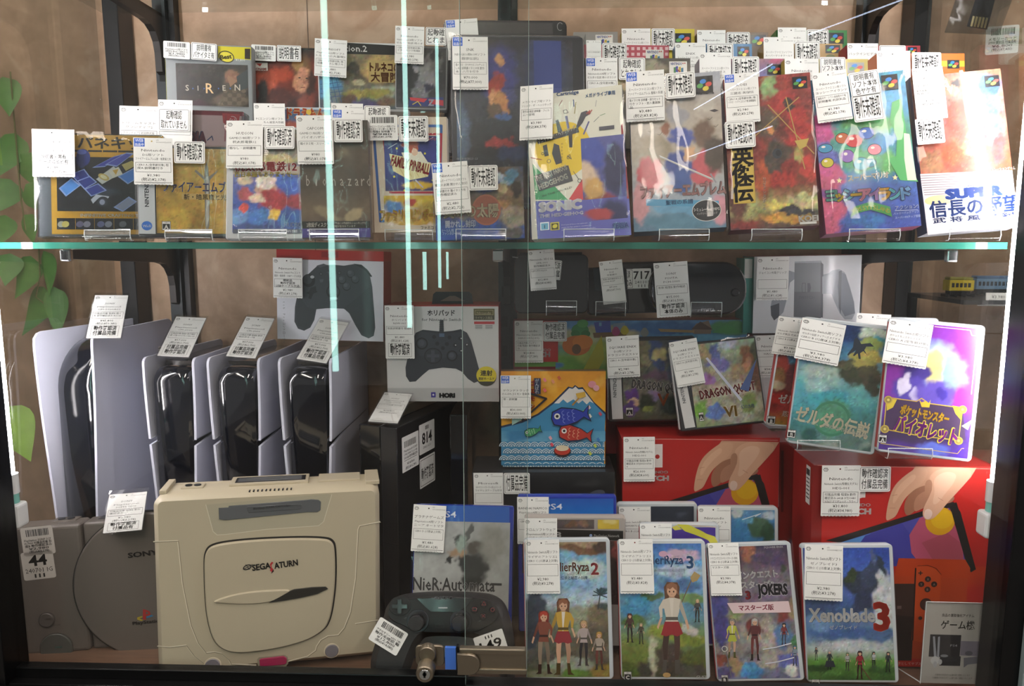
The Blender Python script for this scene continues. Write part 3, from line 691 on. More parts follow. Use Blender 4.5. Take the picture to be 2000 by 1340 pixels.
b = MB(); b.box(-it.w/2, it.w/2, 0.0003, 0.0012, 0, it.h, 'b9bcb9'); b.build('backing', PAPER, it.top); it.sticker(1926, 53, 1988, 103, ['メモリーカード', 'SPFW 開封品 付属品有', '¥6,800', '(税込¥7,480)'], bars=True, border=False, lift=0.0004, col='c6cac6')
# =====================================================================
# UPPER SHELF
# =====================================================================
GB = 'boxed games on the glass shelf'; GS = 'games standing on the rear steps of the glass shelf'
def sfc(it, x0, y0, x1, y1, bg='14151a'):                 # black badge with four colour ovals
    it.box(x0, y0, x1, y1, bg); w = x1-x0; h = y1-y0
    for (u, v, c) in ((.42, .30, '2f7fd0'), (.74, .46, 'c8453f'), (.26, .58, '4f9a4a'), (.58, .74, 'd9c441')):
        it.ell(x0+u*w, y0+v*h, w*0.17, h*0.15, c, rot=15)
def n64(it, x0, y0, x1, y1):
    it.box(x0, y0, x1, y1, 'd8d6d0'); w = x1-x0; h = y1-y0
    it.text('NINTENDO', x0+w*.08, y0+h*.27, h*.26, '2b3a8c', width=w*.62, bold=.03); it.text('64', x0+w*.73, y0+h*.2, h*.18, 'b03030', width=w*.18, bold=.02)
    for (a, b, c) in ((.25, .45, '3f7a45'), (.36, .38, '27408f'), (.52, .42, 'b9a03a'), (.66, .5, '2f6f8f')):
        it.poly([(x0+a*w, y0+b*h), (x0+(a+.13)*w, y0+(b-.03)*h), (x0+(a+.13)*w, y0+(b+.45)*h), (x0+a*w, y0+(b+.4)*h)], c)
    it.poly([(x0+.38*w, y0+.45*h), (x0+.66*w, y0+.8*h), (x0+.52*w, y0+.8*h)], '8c3a35')
def cero(it, x0, y0, x1, y1, ch='A'):
    w = x1-x0; h = y1-y0
    it.box(x0, y0, x1, y1, '161616'); it.box(x0+w*.06, y0+h*.05, x1-w*.06, y1-h*.05, 'e4e4e2'); it.box(x0+w*.1, y0+h*.28, x1-w*.1, y1-h*.14, '161616')
    it.text(ch, (x0+x1)/2, y0+h*.80, h*.55, 'ececea', anchor='c', bold=.05); it.text('CERO', (x0+x1)/2, y0+h*.24, h*.2, '161616', width=w*.75, anchor='c', bold=.02)
def box_game(name, label, cor, D, th, col, cols=None, group=GB, **k):
    it = Item(name, label, 'game', cor, D, group=group, **k); it.card(th, col, cols); return it.new()

# ---- front row, left ----
it = Item('game_case', 'disc case with yellow bordered black cover of a blue craft, at the shelf left end', 'game', [(70, 256), (316, 266), (322, 462), (72, 466)], 0.888, lean=0.14, group=GB)
it.case(0.010, 'b9bec2', r=0.002, m=CLEARCASE, name='clear_lid')
q = MB(); q.box(-it.w/2+.002, it.w/2-.002, 0.0014, 0.0088, .002, it.h-.002, '1a1c1e', {'f': '565b5e'}); q.build('tray', PLAST, it.top)
it.new(0.0011).box(98, 262, 322, 458, 'cf9a1e'); it.box(110, 266, 322, 300, 'cf9a1e'); it.box(111, 306, 322, 413, '121316')
it.grad('101114', [(160, 312, 12, 16, '2a3f8a', .5), (205, 375, 30, 9, '26313f', .6)], x0=111, x1=318, y0=307, y1=413, nz=.02)
for (x, y, w_, h_, c) in ((111, 290, 30, 5, '15140f'),): it.box(111, 292, 316, 299, '17150e')
for x in (140, 170, 199, 229, 262): it.box(x, 291, x+2, 300, 'cf9a1e')
it.text('パネキット', 151, 288, 27, '17150e', width=150, bold=.03)
it.text('INFINITIVE CRAFTING TOY CASE', 157, 423, 8, 'd9d6cc', width=150, bold=.035)
it.box(111, 417, 316, 418.5, 'cf9a1e'); it.box(111, 426, 316, 449, '15151a')
for x in (147, 184, 222, 260, 297): it.box(x, 426, x+1.2, 449, 'cf9a1e')
for (x, c) in ((120, 'a9a998'), (128, 'c6b45a'), (156, '6f6a85'), (170, '8a8792'), (197, '6a6f92'), (212, '8d8f9a'), (240, '6c6e72'), (275, '70747c')): it.ell(x, 438, 7, 6, c, rot=20)
def quad4(pts, c, edge='8fa3d0'): it.poly(pts, edge); cx = sum(p[0] for p in pts)/4; cy = sum(p[1] for p in pts)/4; it.poly([(cx+(x-cx)*.84, cy+(y-cy)*.84) for x, y in pts], c)
for pts, c in (([(115, 368), (140, 348), (158, 362), (129, 384)], '4f8fd2'), ([(138, 340), (165, 330), (176, 345), (150, 355)], '2b3c93'), ([(150, 354), (176, 344), (190, 356), (165, 370)], '26368a'), ([(165, 370), (192, 358), (209, 372), (178, 384)], '2a3a90'),
               ([(180, 328), (222, 306), (244, 300), (205, 326)], '3a3f9a'), ([(205, 322), (248, 298), (262, 300), (228, 326)], '4a4fa8'), ([(230, 345), (262, 328), (275, 345), (250, 360)], '3f7ec8'), ([(222, 405), (252, 384), (268, 394), (240, 414)], '8d93a6')): quad4(pts, c)
for pts, c in (([(188, 350), (222, 325), (238, 338), (200, 360)], 'c3c4bc'), ([(212, 335), (232, 326), (240, 340), (222, 348)], 'd3cfb8'), ([(220, 333), (232, 330), (227, 342)], 'caa032'), ([(238, 322), (258, 314), (268, 322), (246, 334)], 'b9a860')): it.poly(pts, c)
it.ell(203, 346, 11, 6, 'c2a95a', -25); it.ell(203, 346, 7, 3.5, 'd8cfa0', -25)
it.poly([(178, 390), (188, 380), (214, 384), (208, 392), (192, 388), (182, 398)], 'c9ccd0'); it.ell(202, 395, 12, 11, '20242c'); it.ell(200, 395, 8, 8, '3f4250'); it.ell(200, 395, 5, 5.5, '9fa4b8')
it.ell(163, 308, 13, 17, '27377f'); it.ell(160, 297, 9, 5, '5a6ec0'); it.end('cover_print')
it.y0 = -0.0006; it.tag(66, 254, 150, 347, 'アーテイメント', 'プレイステーション用ソフト', 'パネキット', '!説明書・帯有|ケースにヒビ有', '¥2,480', '(税込¥2,728)'); it.sleeve(.003, seed=3)

it = Item('game_case', 'grey spined case with gold sword cover, second from the left on the glass shelf', 'game', [(266, 280), (470, 290), (474, 462), (270, 464)], 0.872, lean=0.14, group=GB)
it.case(0.014, 'bfc3c6', r=0.003, spine='e0e0e0', m=mat('black_case', '2a2a2c', .3, coat=.4)); it.new()
it.box(268, 283, 304, 457, 'aeb4b8'); it.grad('9a7d33', [(360, 330, 60, 30, 'a88c45', .8), (340, 430, 30, 26, 'b3923a', .5), (405, 430, 30, 25, '8a6c28', .5), (330, 350, 20, 40, '8a7030', .8), (430, 400, 30, 60, 'ab8b3e', .8), (420, 300, 40, 20, '9b8348', .7)], x0=305, x1=470, y0=284, y1=456, nz=.12, seed=4)
it.box(305, 283, 470, 286, '5a4620'); it.line([(308, 288), (308, 454)], 1, '5e4a20')
it.poly([(400, 328), (403, 316), (407, 328), (408, 345), (426, 332), (424, 336), (410, 352), (409, 440), (405, 452), (401, 440), (399, 352), (380, 335), (382, 331), (399, 345)], '6e6c66'); it.poly([(403, 345), (407, 345), (408, 430), (404, 445), (402, 430)], '9a9890')
it.otext('ファイアーエムブレム', 318, 373, 23, '51578a', 'a79a6a', .02, width=150); it.box(355, 378, 465, 391, 'a48c52'); it.text('新・暗黒竜と光の剣', 359, 389, 12, '3a3426', width=104, bold=.015)
s_ = it.loc(291, 404); it.text('NINTENDO', float(s_[0]), float(s_[1]), 11, '3b4046', rot=90, loc=True, width=58, bold=.02)
it.ell(287, 441, 10, 9, '2f62b0'); it.text('Wi-Fi', 287, 444, 7, 'dfe6f0', anchor='c', bold=.02); cero(it, 316, 432, 334, 450); it.end('cover_print')
it.tag(263, 270, 341, 362, 'Nintendo', 'DS用ソフト', 'ファイアーエムブレム新・暗黒竜と光', 'CERO A (全年齢対象) 程|度A 説明書付き', '¥1,980', '(税込¥2,178)', web=True, dot='b9a45a'); it.sticker(342, 277, 403, 321, ['動作確認済']); it.sleeve(.004, seed=5)

it = Item('game_case', 'clear edged case with blue cover and red railway lettering, third from left', 'game', [(443, 246), (594, 250), (592, 465), (440, 470)], 0.858, lean=0.14, group=GB)
it.case(0.012, 'b3b7b9', r=0.003); it.new()
it.grad([(250, '6d6f60'), (320, '8a8378'), (345, '55609a'), (400, '36539a'), (440, '3a4a80')], [(480, 352, 14, 10, 'c8b79a', .4), (462, 420, 22, 16, '5f86b8', .5), (540, 312, 40, 10, 'b9a878', .6), (560, 360, 26, 18, '3b5fb0', .5), (520, 372, 22, 20, 'c9a08a', .3), (520, 356, 20, 12, 'e0d8cc', .3), (533, 390, 28, 22, '9c2b36', .35), (575, 395, 20, 16, '94303a', .5), (478, 380, 16, 12, 'a24a50', .4), (510, 425, 26, 16, '3f6fb4', .5), (535, 418, 12, 14, 'caa93e', .4), (565, 430, 20, 14, '30589c', .5), (500, 388, 14, 9, 'd9c0a8', .4), (475, 405, 10, 9, 'b8443c', .4)], x0=455, x1=592, y0=252, y1=454, nz=.16, seed=9, warp=8)
it.band(325, 340, 'a59a8c', 455); it.otext('桃太郎電鉄12', 458, 333, 21, 'a8383c', 'd8c8c0', .02, width=122, bold=.04); it.otext('西日本編もありまっせー!', 458, 345, 12, 'c0ad4a', '4d4220', .02, width=126)
it.text('HUDSON', 555, 443, 12, '8088a8', width=42, bold=.03); it.box(455, 448, 592, 456, '4c5260'); it.text('■ 1～4人用  電波新聞', 470, 454, 6, 'b9bdc6', width=110); it.end('cover_print')
it.tag(445, 238, 515, 330, 'HUDSON', 'GAMECUBE用ソフト', '桃太郎電鉄12', '箱なし・説明書有', '¥980', '(税込¥1,078)'); it.sticker(519, 249, 577, 293, ['動作確認済']); it.sleeve(.003, seed=7)

it = box_game('game_box', 'brown sleeve boxed game with spaced grey letters and purple foot band', [(581, 232), (718, 238), (724, 464), (592, 468)], 0.846, .014, '4a3d33', {'l': 'b6b0a8', 'd': '3a2e6a'}, lean=0.15, yaw=-0.06)
it.grad([(235, '4a4138'), (300, '5a4d40'), (360, '4c4036'), (410, '6a5a48'), (440, '5a4c42')], [(670, 300, 20, 14, '7a6a55', .9), (640, 345, 70, 30, '54483c', .9), (690, 420, 20, 10, '9a8868', .4, -35), (640, 418, 30, 8, '84745a', .6, 25)], nz=.07, seed=12, y1=432)
for ch, x in zip('biohazard', (602, 618, 634, 652, 668, 683, 697, 709, 720)): it.text(ch, x, 363, 26, '9a9084', anchor='c', sy=1.15, width=7 if ch not in 'i' else 2.5)
it.band(432, 446, '2b2723'); it.text('2枚組ディスク', 599, 443, 9.5, 'd9d4c8', width=38, bold=.025); it.text('この作品には残虐的なショッキングな', 648, 438, 5, 'a9a498', width=66); it.text('表現が含まれています', 650, 444, 5, 'a9a498', width=44)
it.band(446, 464, '453a7a'); it.text('●1人用', 600, 452, 5.5, 'c6c2dc', width=16); it.text('■要空ブロックメモリーカード', 655, 452, 5, '9a94c0', width=60); it.text('メモリーカード59 対応', 600, 459, 5, 'b0aace', width=40); it.end('cover_print')
it.tag(580, 227, 654, 321, 'CAPCOM', 'GAMECUBE用ソフト', 'バイオハザード', '箱イタミ有・スリーブ有', '¥980', '(税込¥1,078)'); it.sticker(653, 234, 710, 279, ['動作確認済']); it.sleeve(.003, seed=8)

it = box_game('game_box', 'beige carton with blue frame and red pinball lettering on the glass shelf', [(720, 228), (876, 230), (872, 452), (736, 456)], 0.880, .020, 'c9bfae', {'l': '3a3a3e'}, lean=0.12, yaw=-0.04)
it.full('c9bba6'); it.box(727, 238, 870, 443, 'c9bba6')
for (x0, y0, x1, y1, w_, c) in ((729, 246, 862, 432, 5, '3a5f9c'), (748, 262, 862, 376, 4, 'a8293a')):
    it.line([(x0, y0), (x1, y0), (x1-4, y1), (x0+14, y1), (x0, y0)], w_, c)
it.grad([(266, '2b2f6a'), (300, '383c84'), (350, '2c3074'), (372, '40366a')], [(800, 282, 18, 8, 'b5523a', .4), (815, 362, 30, 8, 'c9a62a', .3), (800, 300, 14, 12, '3f8a6a', .4)], x0=752, x1=856, y0=266, y1=373, nz=.08, seed=3)
it.grad('cabfae', [(800, 390, 70, 16, 'c9aa30', .5), (800, 425, 62, 16, 'b8902a', .4), (770, 405, 20, 12, '4f7ab0', .5), (835, 405, 22, 12, 'a9903a', .5), (800, 395, 10, 8, 'a83a2c', .4)], x0=748, x1=858, y0=382, y1=440, nz=.1, seed=6)
it.poly([(760, 300), (842, 318), (836, 345), (800, 352), (768, 334)], 'd8cf9c'); it.poly([(784, 298), (822, 296), (838, 320), (790, 312)], 'd9d6c4'); it.ell(806, 290, 11, 9, 'b2573e'); it.ell(810, 297, 6, 7, 'd8b59a')
for k in range(4): it.line([(775+k*16, 318+k*4), (790+k*14, 345)], 1, 'b9a868')
it.text('FAMILY PINBALL', 762, 322, 22, 'a3202c', width=76, bold=.045, rot=-14, sy=1.2)
for (x, y) in ((775, 290), (830, 300), (790, 372), (770, 345), (845, 352)): it.ell(x, y, 2, 2, 'c9c23a')
it.line([(758, 290), (775, 280)], 1, 'c0c4d8'); it.line([(830, 278), (846, 268)], 1, 'c0c4d8'); it.line([(812, 352), (826, 366)], 2.5, 'b8b0c0'); it.text('¥3900', 830, 275, 9, 'a04a44', width=26)
it.otext('ファミリーピンボール', 742, 430, 24, 'c9a92c', 'a03028', .03, width=120, bold=.05); it.text('ファミコン', 822, 448, 8, '4a443c', width=32, bold=.02); it.text('ル', 838, 262, 12, 'd6cdb8'); it.end('cover_print')
it.sticker(716, 226, 779, 275, ['ファミリーコンピュータ用ソフト', 'ファミリーピンボール 箱イタ', '有 程度B 説明書アリ', '¥980', '(税込¥1,078)'], bars=True, border=False, name='barcode_sticker'); it.sticker(779, 228, 838, 277, ['動作未確認']); it.sleeve(.005, seed=10)

it = box_game('game_box', 'blue and brown small box with a round emblem, left of the glass door edge', [(845, 326), (1020, 328), (1026, 464), (854, 470)], 0.846, .013, '2f4f9a', {'l': '3f66b0'}, lean=0.12, yaw=-0.10)
it.grad([(330, '37425c'), (400, '6a5846'), (440, '2f4d8c'), (470, '2c4a94')], [(985, 345, 30, 26, '5a4a38', .6), (995, 390, 26, 30, '6f5c44', .5), (950, 355, 30, 16, '3c5f9a', .6), (985, 360, 9, 18, 'a89a7a', .3, 20), (1000, 345, 12, 14, '4f7a9a', .5), (970, 340, 30, 6, 'a9b8c4', .4, 30), (1000, 425, 30, 22, '8c8374', .5), (900, 415, 40, 12, '7c6a58', .5), (1010, 370, 10, 16, '2f2822', .4), (985, 400, 14, 10, '9a7a50', .4), (880, 350, 30, 30, '4a6fb0', .6), (1000, 455, 26, 10, '5c5a58', .5)], nz=.18, warp=10, seed=31)
it.ell(950, 410, 28, 30, '9a5f4a'); it.ell(950, 410, 25, 27, '8c5240'); it.otext('黄金の太陽', 866, 424, 28, 'd9cfb0', '2c2520', .03, width=108, bold=.05); it.text('開かれし封印', 870, 444, 15, 'd5dae4', width=58, bold=.03)
it.text('1～3人用', 864, 453, 6.5, 'c9d2e6', width=22, bold=.02); it.text('ファンタジーRPG', 864, 459, 6.5, 'c9d2e6', width=36, bold=.02); it.end('cover_print')
it.tag(843, 321, 916, 419, 'Nintendo', 'ゲームボーイアドバンス用ソフト', '黄金の太陽 開かれし封印', '説明書付き 箱イタミ大有|動作確認済み', '¥2,480', '(税込¥2,728)', web=True, rot=3); it.sticker(915, 325, 973, 372, ['動作未確認']); it.sleeve(.004, seed=11)

# ---- front row, right ----
it = box_game('game_box', 'cream and purple carton with yellow circle and hedgehog lettering, turned to show its spine', [(1020, 174), (1212, 180), (1232, 456), (1046, 464)], 0.862, .024, 'dcdccf', {'l': 'c4c8cc', 't': 'cfcfc4', 'r': '23223a'}, lean=0.2, yaw=-0.20, stiff=500)
it.full('d3d3c4'); it.poly([(1046, 390), (1040, 320), (1110, 391)], '3f9560'); it.poly([(1110, 391), (1150, 330), (1165, 391)], 'c2454a'); it.poly([(1180, 300), (1216, 240), (1229, 391), (1180, 391)], '8e2b34')
it.grad('d3d3c4', [], x0=1200, x1=1216, y0=182, y1=390, nz=.02)
it.ell(1099, 292, 56, 56, 'd6b92f')
it.grad('4a4f8c', [(1150, 300, 30, 34, '3b4a9a', .3), (1140, 340, 26, 26, 'd0b8a0', .5), (1200, 330, 20, 50, '2a2b50', .4), (1170, 400, 40, 24, '7c3040', .5), (1160, 368, 22, 20, 'c29a5a', .5)], x0=1136, x1=1222, y0=272, y1=436, nz=.08, seed=14, warp=8)
it.poly([(1046, 393), (1229, 388), (1233, 459), (1050, 467)], '585aa6')
it.grad('585aa6', [(1200, 420, 34, 30, '2b2c55', .7), (1170, 418, 26, 12, 'a03a40', .4)], x0=1130, x1=1224, y0=392, y1=434, nz=.05, seed=5)
for i, (x, y, r_) in enumerate(((1060, 300, 3), (1072, 315, 4), (1110, 308, 3))): it.ring(x, y, r_, r_, 1, '33333a')
for (a, b, c, w_) in (((1106, 228), (1110, 250), '6b6b8c', 5), ((1088, 236), (1096, 258), '5b5b62', 6), ((1098, 196), (1092, 206), '8a5a5a', 1.5), ((1120, 195), (1121, 208), '4a5a8a', 2), ((1165, 196), (1163, 208), '9a9a9a', 1.2), ((1140, 262), (1150, 238), '5a5a8a', 3), ((1125, 200), (1122, 222), '8a8040', 1.5), ((1160, 238), (1170, 228), '556', 1), ((1172, 226), (1182, 222), '6a8a6a', 1.2), ((1037, 308), (1058, 312), 'a04a40', 1.5)):
    it.line([a, b], w_, c if len(c) == 6 else '555566')
it.poly([(1135, 220), (1146, 216), (1154, 222), (1144, 228), (1138, 240), (1128, 252), (1125, 248)], '4a4a52'); it.line([(1146, 222), (1152, 216), (1150, 224), (1156, 215)], 2, 'a84a44')
it.poly([(1060, 285), (1068, 282), (1072, 304), (1064, 306)], '3a3a3e'); it.poly([(1082, 280), (1092, 284), (1098, 318), (1086, 322), (1078, 300)], '3a3a3e'); it.poly([(1110, 258), (1118, 258), (1118, 288), (1112, 288)], '3c3c40'); it.poly([(1086, 240), (1092, 240), (1098, 262), (1090, 262)], '3c3c40')
for pts in ([(1100, 216), (1106, 214), (1110, 220), (1102, 222), (1100, 216)], [(1108, 305), (1113, 302), (1116, 311), (1108, 305)]): it.line(pts, 1, '4f4f55')
def slab(x0, y0, w_, h_, ang, c):                      # tilted text slab in pixels
    r = math.radians(ang); return [(x0+u*math.cos(r)-v*-math.sin(r), y0-u*math.sin(r)+v*math.cos(r)) for u, v in ((0, 0), (w_, 0), (w_, h_), (0, h_))]
it.poly(slab(1048, 272, 84, 10, 16, ''), '3f3f43'); it.text('ソニック・ザ・ヘッジホッグ', 1052, 281, 10, 'dedccc', width=78, rot=16, bold=.02)
it.poly(slab(1044, 343, 69, 32, 17, ''), '4a4a4e'); it.text('THE MOST FAMOUS', 1049, 355, 15, 'e2e2d4', width=64, rot=17, bold=.03, sy=1.0); it.text('HEDGEHOG', 1054, 371, 15, 'e2e2d4', width=60, rot=17, bold=.03)
it.text('IN THE WORLD', 1060, 385, 5.5, '3a3a3a', width=60, rot=12); it.text('Cartridge', 1087, 188, 10, '4f6a9c', width=44, bold=.03); it.text('メガドライブ専用', 1143, 191, 9, '4f7ab0', width=58, bold=.025)
it.vtext('HEDGEHOG', 1098, 283, 5, '3a3a3a', step=6.5); it.line([(1120, 335), (1130, 350)], 1, '4a4a4a'); it.ring(1132, 353, 4, 4, 1, '4a4a4a'); it.box(1170, 248, 1200, 252, '4a4a55')
it.text('SONIC', 1052, 414, 25, 'e6e6ea', width=86, bold=.09); it.text('THE HEDGEHOG', 1053, 426, 9, 'd9d9e6', width=87, bold=.05)
it.box(1055, 435, 1073, 449, 'dfe6ea'); it.box(1057, 437, 1071, 448, '5fa0c0'); it.text('1', 1064, 446, 9, '182030', anchor='c', bold=.04); it.box(1075, 435, 1093, 449, 'c6bc4a'); it.box(1077, 437, 1091, 448, '3a3a22'); it.ell(1084, 442, 5, 4, 'c6bc3a', 20)
for k, t in enumerate(("Don't put all those coin aside and", 'gravity that flaps gravity to everything the', 'do a school quick. Get ready on the')): it.text(t, 1097, 441+5*k, 3.8, 'b9bada', width=50+8*k)
it.otext('SEGA', 1196, 447, 15, '585aa6', '7fa8c8', .04, width=32, bold=.03); it.end('cover_print')
q = MB(); q.box(-it.w/2-.0008, -it.w/2-.0002, .003, .021, .004, .030, '5f9ad0'); 
for k in range(9): q.box(-it.w/2-.0008, -it.w/2-.0002, .008, .018, .045+.013*k, .053+.013*k, '4a62a8')
q.build('spine_print', INK, it.top)
it.tag(1018, 172, 1086, 269, '', 'メガドライブ用ソフト', 'ソニック・ザ・ヘッジホッグ', '動作未確認 説明書・フィル|ム一部有', '¥3,980', '(税込¥4,378)', rot=-3); it.sleeve(.004, seed=12)

it = box_game('game_box', 'pale carton with a red cape, sword and katakana title beside the hedgehog lettered one', [(1226, 148), (1404, 145), (1421, 445), (1240, 452)], 0.862, .024, 'cdc9c2', {'l': '7c8797', 't': '8fa0bc', 'd': '3b4656'}, lean=0.2, yaw=-0.13, stiff=500)
it.grad([(150, 'a9aeb8'), (200, 'a9a096'), (300, 'aaa090'), (400, '8fa0b0'), (430, '5a7f94'), (450, '54748c')],
        [(1330, 175, 20, 20, 'b8c0cc', .8), (1320, 225, 26, 18, '8f8f96', .5, 30), (1372, 262, 22, 32, '6a5445', .5), (1280, 290, 30, 26, '8a7f6a', .7), (1270, 340, 24, 34, 'b6545c', .35, -20), (1375, 330, 26, 36, 'b6545c', .35, 15), (1325, 325, 28, 28, '31488e', .35), (1330, 268, 24, 18, '3c4f9c', .4), (1330, 352, 20, 24, '33508f', .4),
         (1250, 400, 18, 40, 'c08a90', .5), (1405, 410, 16, 30, 'c08a96', .5), (1330, 408, 60, 12, '5f96b8', .4), (1320, 435, 60, 16, '4f7a90', .6), (1395, 300, 20, 34, '4a4038', .5), (1270, 210, 16, 36, 'b3a89a', .6), (1380, 200, 20, 16, 'b5afa6', .6), (1345, 300, 10, 14, 'c9a07c', .4), (1300, 250, 10, 10, '7c4a30', .5)], nz=.09, warp=10, seed=21)
it.line([(1290, 306), (1395, 352)], 3.2, 'a9aaa8'); it.line([(1288, 304), (1392, 349)], 1.0, 'd8d8d8'); it.line([(1388, 340), (1398, 356)], 3, '8a8a90'); it.poly([(1385, 216), (1396, 213), (1404, 216), (1395, 219)], '444044')
for (x, y) in ((1270, 256), (1398, 246), (1392, 280), (1288, 262), (1386, 232), (1268, 290)): it.line([(x-4, y), (x, y+2), (x+5, y-3)], .8, '554f48')
it.otext('ファイアーエムブレム', 1250, 387, 28, 'cfa6a4', '3a2c30', .04, width=162, bold=.05); it.poly([(1262, 389), (1404, 392), (1404, 404), (1262, 402)], '4a8fb4'); it.text('聖戦の系譜', 1300, 400, 10, '2f4f74', width=52, bold=.02)
it.ell(1380, 411, 27, 21, 'd0d0cc', n=30); it.ell(1380, 411, 26, 20, '25282c', n=30); it.text('シミュレーションRPG', 1355, 413, 7.5, 'dcdcd8', width=48, bold=.03); it.text('バッテリーバックアップ', 1361, 420, 5.5, 'b9b9b4', width=38)
sfc(it, 1358, 150, 1393, 181); it.text('SUPER FAMICOM', 1359, 186, 4.5, '333333', width=34, bold=.03); it.end('cover_print')
q = MB(); q.box(-it.w/2-.0008, -it.w/2-.0002, .004, .020, .010, .055, '6a3a48'); q.box(-it.w/2-.0008, -it.w/2-.0002, .004, .020, .08, .16, '505c78'); q.build('spine_print', INK, it.top)
it.tag(1222, 144, 1300, 235, 'Nintendo', 'スーパーファミコン用ソフト', 'ファイアーエムブレム 聖戦の系譜', '箱イタミ有 説明書・袋カセット|付き ソフト・封入書類無|品', '¥3,480', '(税込¥3,828)', web=True, rot=-1); it.sticker(1299, 147, 1358, 192, ['動作未確認']); it.sleeve(.004, seed=13)

it = box_game('game_box', 'dark red warrior carton with a yellow upright title strip of black characters', [(1412, 150), (1580, 147), (1602, 438), (1427, 452)], 0.862, .024, '6a2a2c', {'l': '4a3a44', 't': '8a8078', 'd': '571f28'}, lean=0.2, yaw=-0.11, stiff=500)
it.grad([(150, '8f3a35'), (250, '6a2f28'), (360, '7a3a2c'), (410, 'a0a068'), (430, '6a5038'), (450, '3a3038')],
        [(1500, 170, 16, 26, '86a070', .5), (1530, 200, 30, 24, 'a03532', .5), (1560, 250, 24, 40, 'a32f2c', .5), (1500, 240, 24, 30, '54463a', .5), (1520, 310, 26, 40, '4a4038', .45), (1505, 255, 12, 8, 'c98a50', .4), (1545, 330, 16, 24, '8a3028', .5), (1520, 350, 34, 14, '9c2f28', .5), (1485, 300, 12, 26, '80302a', .5), (1450, 440, 40, 10, '7c2c2c', .6), (1490, 350, 12, 40, 'a8502c', .6), (1570, 390, 30, 12, 'b9b483', .5), (1520, 402, 30, 10, 'c6b860', .6), (1560, 410, 40, 8, '33323a', .4), (1535, 425, 50, 9, 'b98a3e', .6), (1440, 400, 20, 30, '57302a', .6), (1560, 300, 12, 18, '9a8a50', .5), (1580, 330, 14, 30, 'a83830', .5), (1545, 205, 10, 12, '3a3430', .3)], nz=.2, warp=12, seed=22)
for a, b in (((1500, 205), (1590, 300)), ((1470, 270), (1560, 190)), ((1535, 190), (1572, 330))): it.line([a, b], 2, 'a98a4a')
it.ell(1518, 300, 9, 10, '30363e'); it.ell(1520, 299, 5, 6, '20242a'); it.poly([(1552, 275), (1580, 270), (1574, 286), (1562, 292)], 'b9a050')
it.box(1427, 285, 1476, 396, 'b89c3c'); it.box(1430, 290, 1474, 394, 'c0a648'); it.vtext('英傑伝', 1451, 320, 41, '1d1712', step=35.5, bold=.05)
it.vtext('リコエイションゲーム', 1493, 352, 7, 'd2cfc4', step=6.4, bold=.02); it.text('KOEI', 1560, 433, 15, 'dcdcd8', width=36, bold=.04); it.box(1562, 434, 1595, 436.5, 'c8c8c4')
sfc(it, 1547, 151, 1577, 172); it.end('cover_print')
it.tag(1413, 149, 1484, 239, 'KOEI', 'スーパーファミコン用ソフト', '三國志 英傑伝', 'CERO A (全年齢対象) 箱|イタミ・ソフトコミック有 説明書有', '¥2,980', '(税込¥3,278)', web=True); it.sticker(1414, 241, 1475, 289, ['動作確認済']); it.sleeve(.004, seed=14)

it = box_game('game_box', 'blue and pink cartoon island carton with multicoloured katakana title', [(1586, 152), (1762, 142), (1803, 436), (1610, 462)], 0.862, .024, '4668a0', {'l': '8a5070', 't': '90a0c0', 'd': '8a4a68', 'r': '303a6a'}, lean=0.2, yaw=-0.08, stiff=500)
it.grad([(145, '4a9ab4'), (200, '3c86b8'), (260, '4a9070'), (330, '3c88a0'), (360, '3a5ca0'), (450, '36489a')],
        [(1690, 210, 40, 20, '3f7fc0', .6), (1700, 240, 60, 16, '5aa060', .5), (1690, 195, 20, 10, '8ab070', .5), (1720, 280, 40, 20, '3c8ac0', .6, -25), (1740, 320, 30, 20, '5ea860', .6), (1680, 310, 40, 26, '59a374', .6), (1600, 260, 26, 40, 'b8508a', .35), (1612, 300, 30, 20, '5a62a8', .5, 30), (1618, 350, 30, 30, 'c05a80', .4), (1615, 410, 34, 60, 'b85472', .35), (1625, 380, 26, 10, '7a4a90', .6, 20), (1608, 330, 16, 14, 'c0578a', .4), (1740, 180, 16, 40, '4f9ac6', .5), (1690, 430, 40, 16, '2f6aa8', .7)], nz=.12, warp=12, seed=23)
for (x, y, rx, ry, c) in ((1645, 270, 12, 10, 'b5603a'), (1668, 275, 15, 12, 'c23b40'), (1692, 260, 14, 11, '3f6ab8'), (1708, 292, 12, 10, 'd0788a'), (1655, 305, 12, 12, '8a6ab0'), (1616, 318, 11, 9, 'bfb43a'), (1612, 290, 13, 8, '3a8ab0'), (1682, 320, 14, 12, '3a9aac'), (1700, 318, 10, 8, '2f8aa0')):
    it.ell(x, y, rx+1.2, ry+1.2, '2a2c38'); it.ell(x, y, rx, ry, c); it.ell(x-rx*.3, y-ry*.35, rx*.3, ry*.25, 'e2dcd0')
it.poly([(1742, 200), (1760, 192), (1780, 330), (1793, 355), (1758, 352), (1740, 320), (1735, 310), (1750, 305), (1752, 270), (1738, 235)], '4fa860'); it.poly([(1765, 260), (1776, 262), (1790, 352), (1772, 352), (1766, 310)], 'cfdcc4')
it.text('スーパーマリオ', 1656, 354, 14, 'e2dcc8', width=76, bold=.06, shear=0)
for (x, y) in ((1639, 353), (1748, 347)):
    st = [(x+(6 if k % 2 == 0 else 2.6)*math.sin(k*math.pi/5), y-(6 if k % 2 == 0 else 2.6)*math.cos(k*math.pi/5)) for k in range(10)]; it.poly(st, 'e2d6a0')
